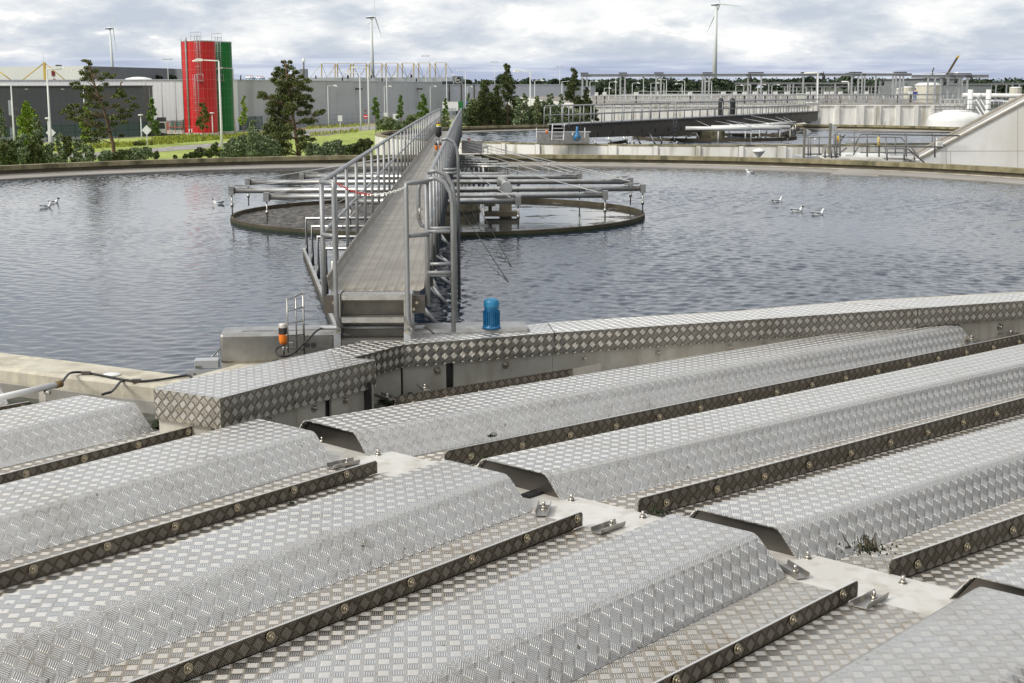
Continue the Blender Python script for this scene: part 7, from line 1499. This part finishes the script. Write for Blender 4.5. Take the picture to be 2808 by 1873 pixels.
# tall verge grass
mb = MB(); m_verge = leafmat('verge_grass', (.10, .15, .02), (.38, .40, .06))
for (x0, y0, x1, y1, n) in ((150, 412, 470, 392, 1500), (470, 392, 700, 372, 900), (380, 395, 640, 378, 900), (560, 420, 700, 400, 300), (850, 372, 985, 360, 350), (420, 385, 640, 364, 900), (840, 352, 1000, 344, 400)):
    for k in range(n):
        u = rnd.random(); p = ground(x0+(x1-x0)*u, y0+(y1-y0)*u+rnd.uniform(-3, 3)); h = rnd.uniform(.15, .5); a = rnd.uniform(0, 3); b = len(mb.v)
        mb.v += [p+Vector((-.05*math.cos(a), -.05*math.sin(a), 0)), p+Vector((.05*math.cos(a), .05*math.sin(a), 0)), p+Vector((.05*math.cos(a)+rnd.uniform(-.1, .1), .05*math.sin(a), h)), p+Vector((-.03, 0, h))]; mb.face([b, b+1, b+2, b+3])
mb.build('verge_grass', m_verge, kind='stuff')
# ------------------------------------------------------------------ gulls
m_gw = mat('gull_white', (.80, .80, .79), rough=.7); m_gg = mat('gull_grey', (.38, .40, .43), rough=.7); m_gk = mat('gull_black', (.03, .025, .025), rough=.6)
def gull(dark):
    t = thing('gull', '', 'gull', (0, 0, 0), group='gulls floating on the tanks'); mb = MB(); mb.smooth = True
    sp = [(-.20, .10, .008), (-.15, .085, .03), (-.08, .06, .062), (0, .045, .078), (.07, .055, .07), (.11, .09, .045), (.125, .13, .032), (.135, .165, .036), (.155, .185, .034), (.175, .185, .018), (.20, .178, .007), (.225, .170, .003)]
    mb.tube([(x, 0, z) for x, z, _ in sp], 1, 10, radii=[r_ for _, _, r_ in sp])
    for i in range(len(mb.f)):
        c = sum((mb.v[j] for j in mb.f[i]), Vector())/len(mb.f[i]); mb.mi[i] = 2 if (c.x > .19 or c.x < -.155 or (dark and c.x > .128 and c.z > .15)) else (1 if (c.z > .075 and c.x < .06) else 0)
    mb.build('body', [m_gw, m_gg, m_gk], t, local=True)
    for s_ in (-1, 1):
        mb = MB(); mb.tube([(.06, s_*.06, .085), (-.03, s_*.075, .10), (-.13, s_*.05, .115), (-.24, s_*.02, .135)], 1, 6, radii=[.012, .03, .02, .004]); mb.build('wing', m_gg, t, local=True)
    return t
g0, g1 = gull(False), gull(True); used = set()
for i, (px, py, z, head, dk, lab) in enumerate(((126.5, 569, 0, 0.2, 0, 'gull at far left, the nearer of two together'), (148, 556.5, 0, -.1, 1, 'gull at far left, the one behind its neighbour'), (598, 559, 0, 3.0, 1, 'dark headed gull with raised tail left of the scum ring'), (1497, 456, 0, .3, 0, 'white gull on the far shelf edge behind the pipes'), (2057, 475, 0, 2.9, 0, 'gull near the far rim right of centre'),
        (2131, 554, 0, .2, 0, 'gull on open water, highest of the three at right'), (2186, 580, 0, 0, 1, 'dark headed gull, middle of the three at right'), (2244, 589, 0, .1, 0, 'gull nearest of the three at right, facing right'), (895, 518, 0, 3.0, 0, 'small gull seen between the bridge rails at left'), (1658, 383, ZW2, 0, 0, 'white gull on the second tank near the carriage'), (1626, 389, ZW2, 0, 0, 'gull just behind the second tank\'s near rim'),
        (1851, 394, ZW2, 0, 0, 'white gull by the rim under the far walkway'), (1992, 372, ZW2, .5, 0, 'gull inside the far ring beside the pillar'), (2001, 374, ZW2, 0, 0, 'gull inside the far ring, second from the pillar'), (2068.5, 380, ZW2, 0, 0, 'gull near the front edge of the far ring'), (2097.5, 382, ZW2, 3, 0, 'gull low in the far ring'), (2104, 373, ZW2, 0, 0, 'gull at the back of the far ring'), (2156, 384, ZW2, 2.5, 1, 'dark gull just outside the far ring'), (2162.5, 376, ZW2, 0, 0, 'gull at the right tip of the far ring'), (2224, 380, ZW2, 3, 0, 'gull behind the gauge post, left one'), (2230, 385.5, ZW2, 0, 0, 'gull behind the gauge post, right one'), (2333.5, 389, ZW2, 0, 0, 'single gull behind the platform rails'), (2572, 384, ZW2, 2.8, 0, 'gull near the foot of the ramp'))):
    src = g1 if dk else g0; o = src if dk not in used else copy_tree(src); used.add(dk); s_ = .95
    p = at(px, py, z-.0); place(o, (p.x, p.y, z-.03), head, lab, sc=s_)
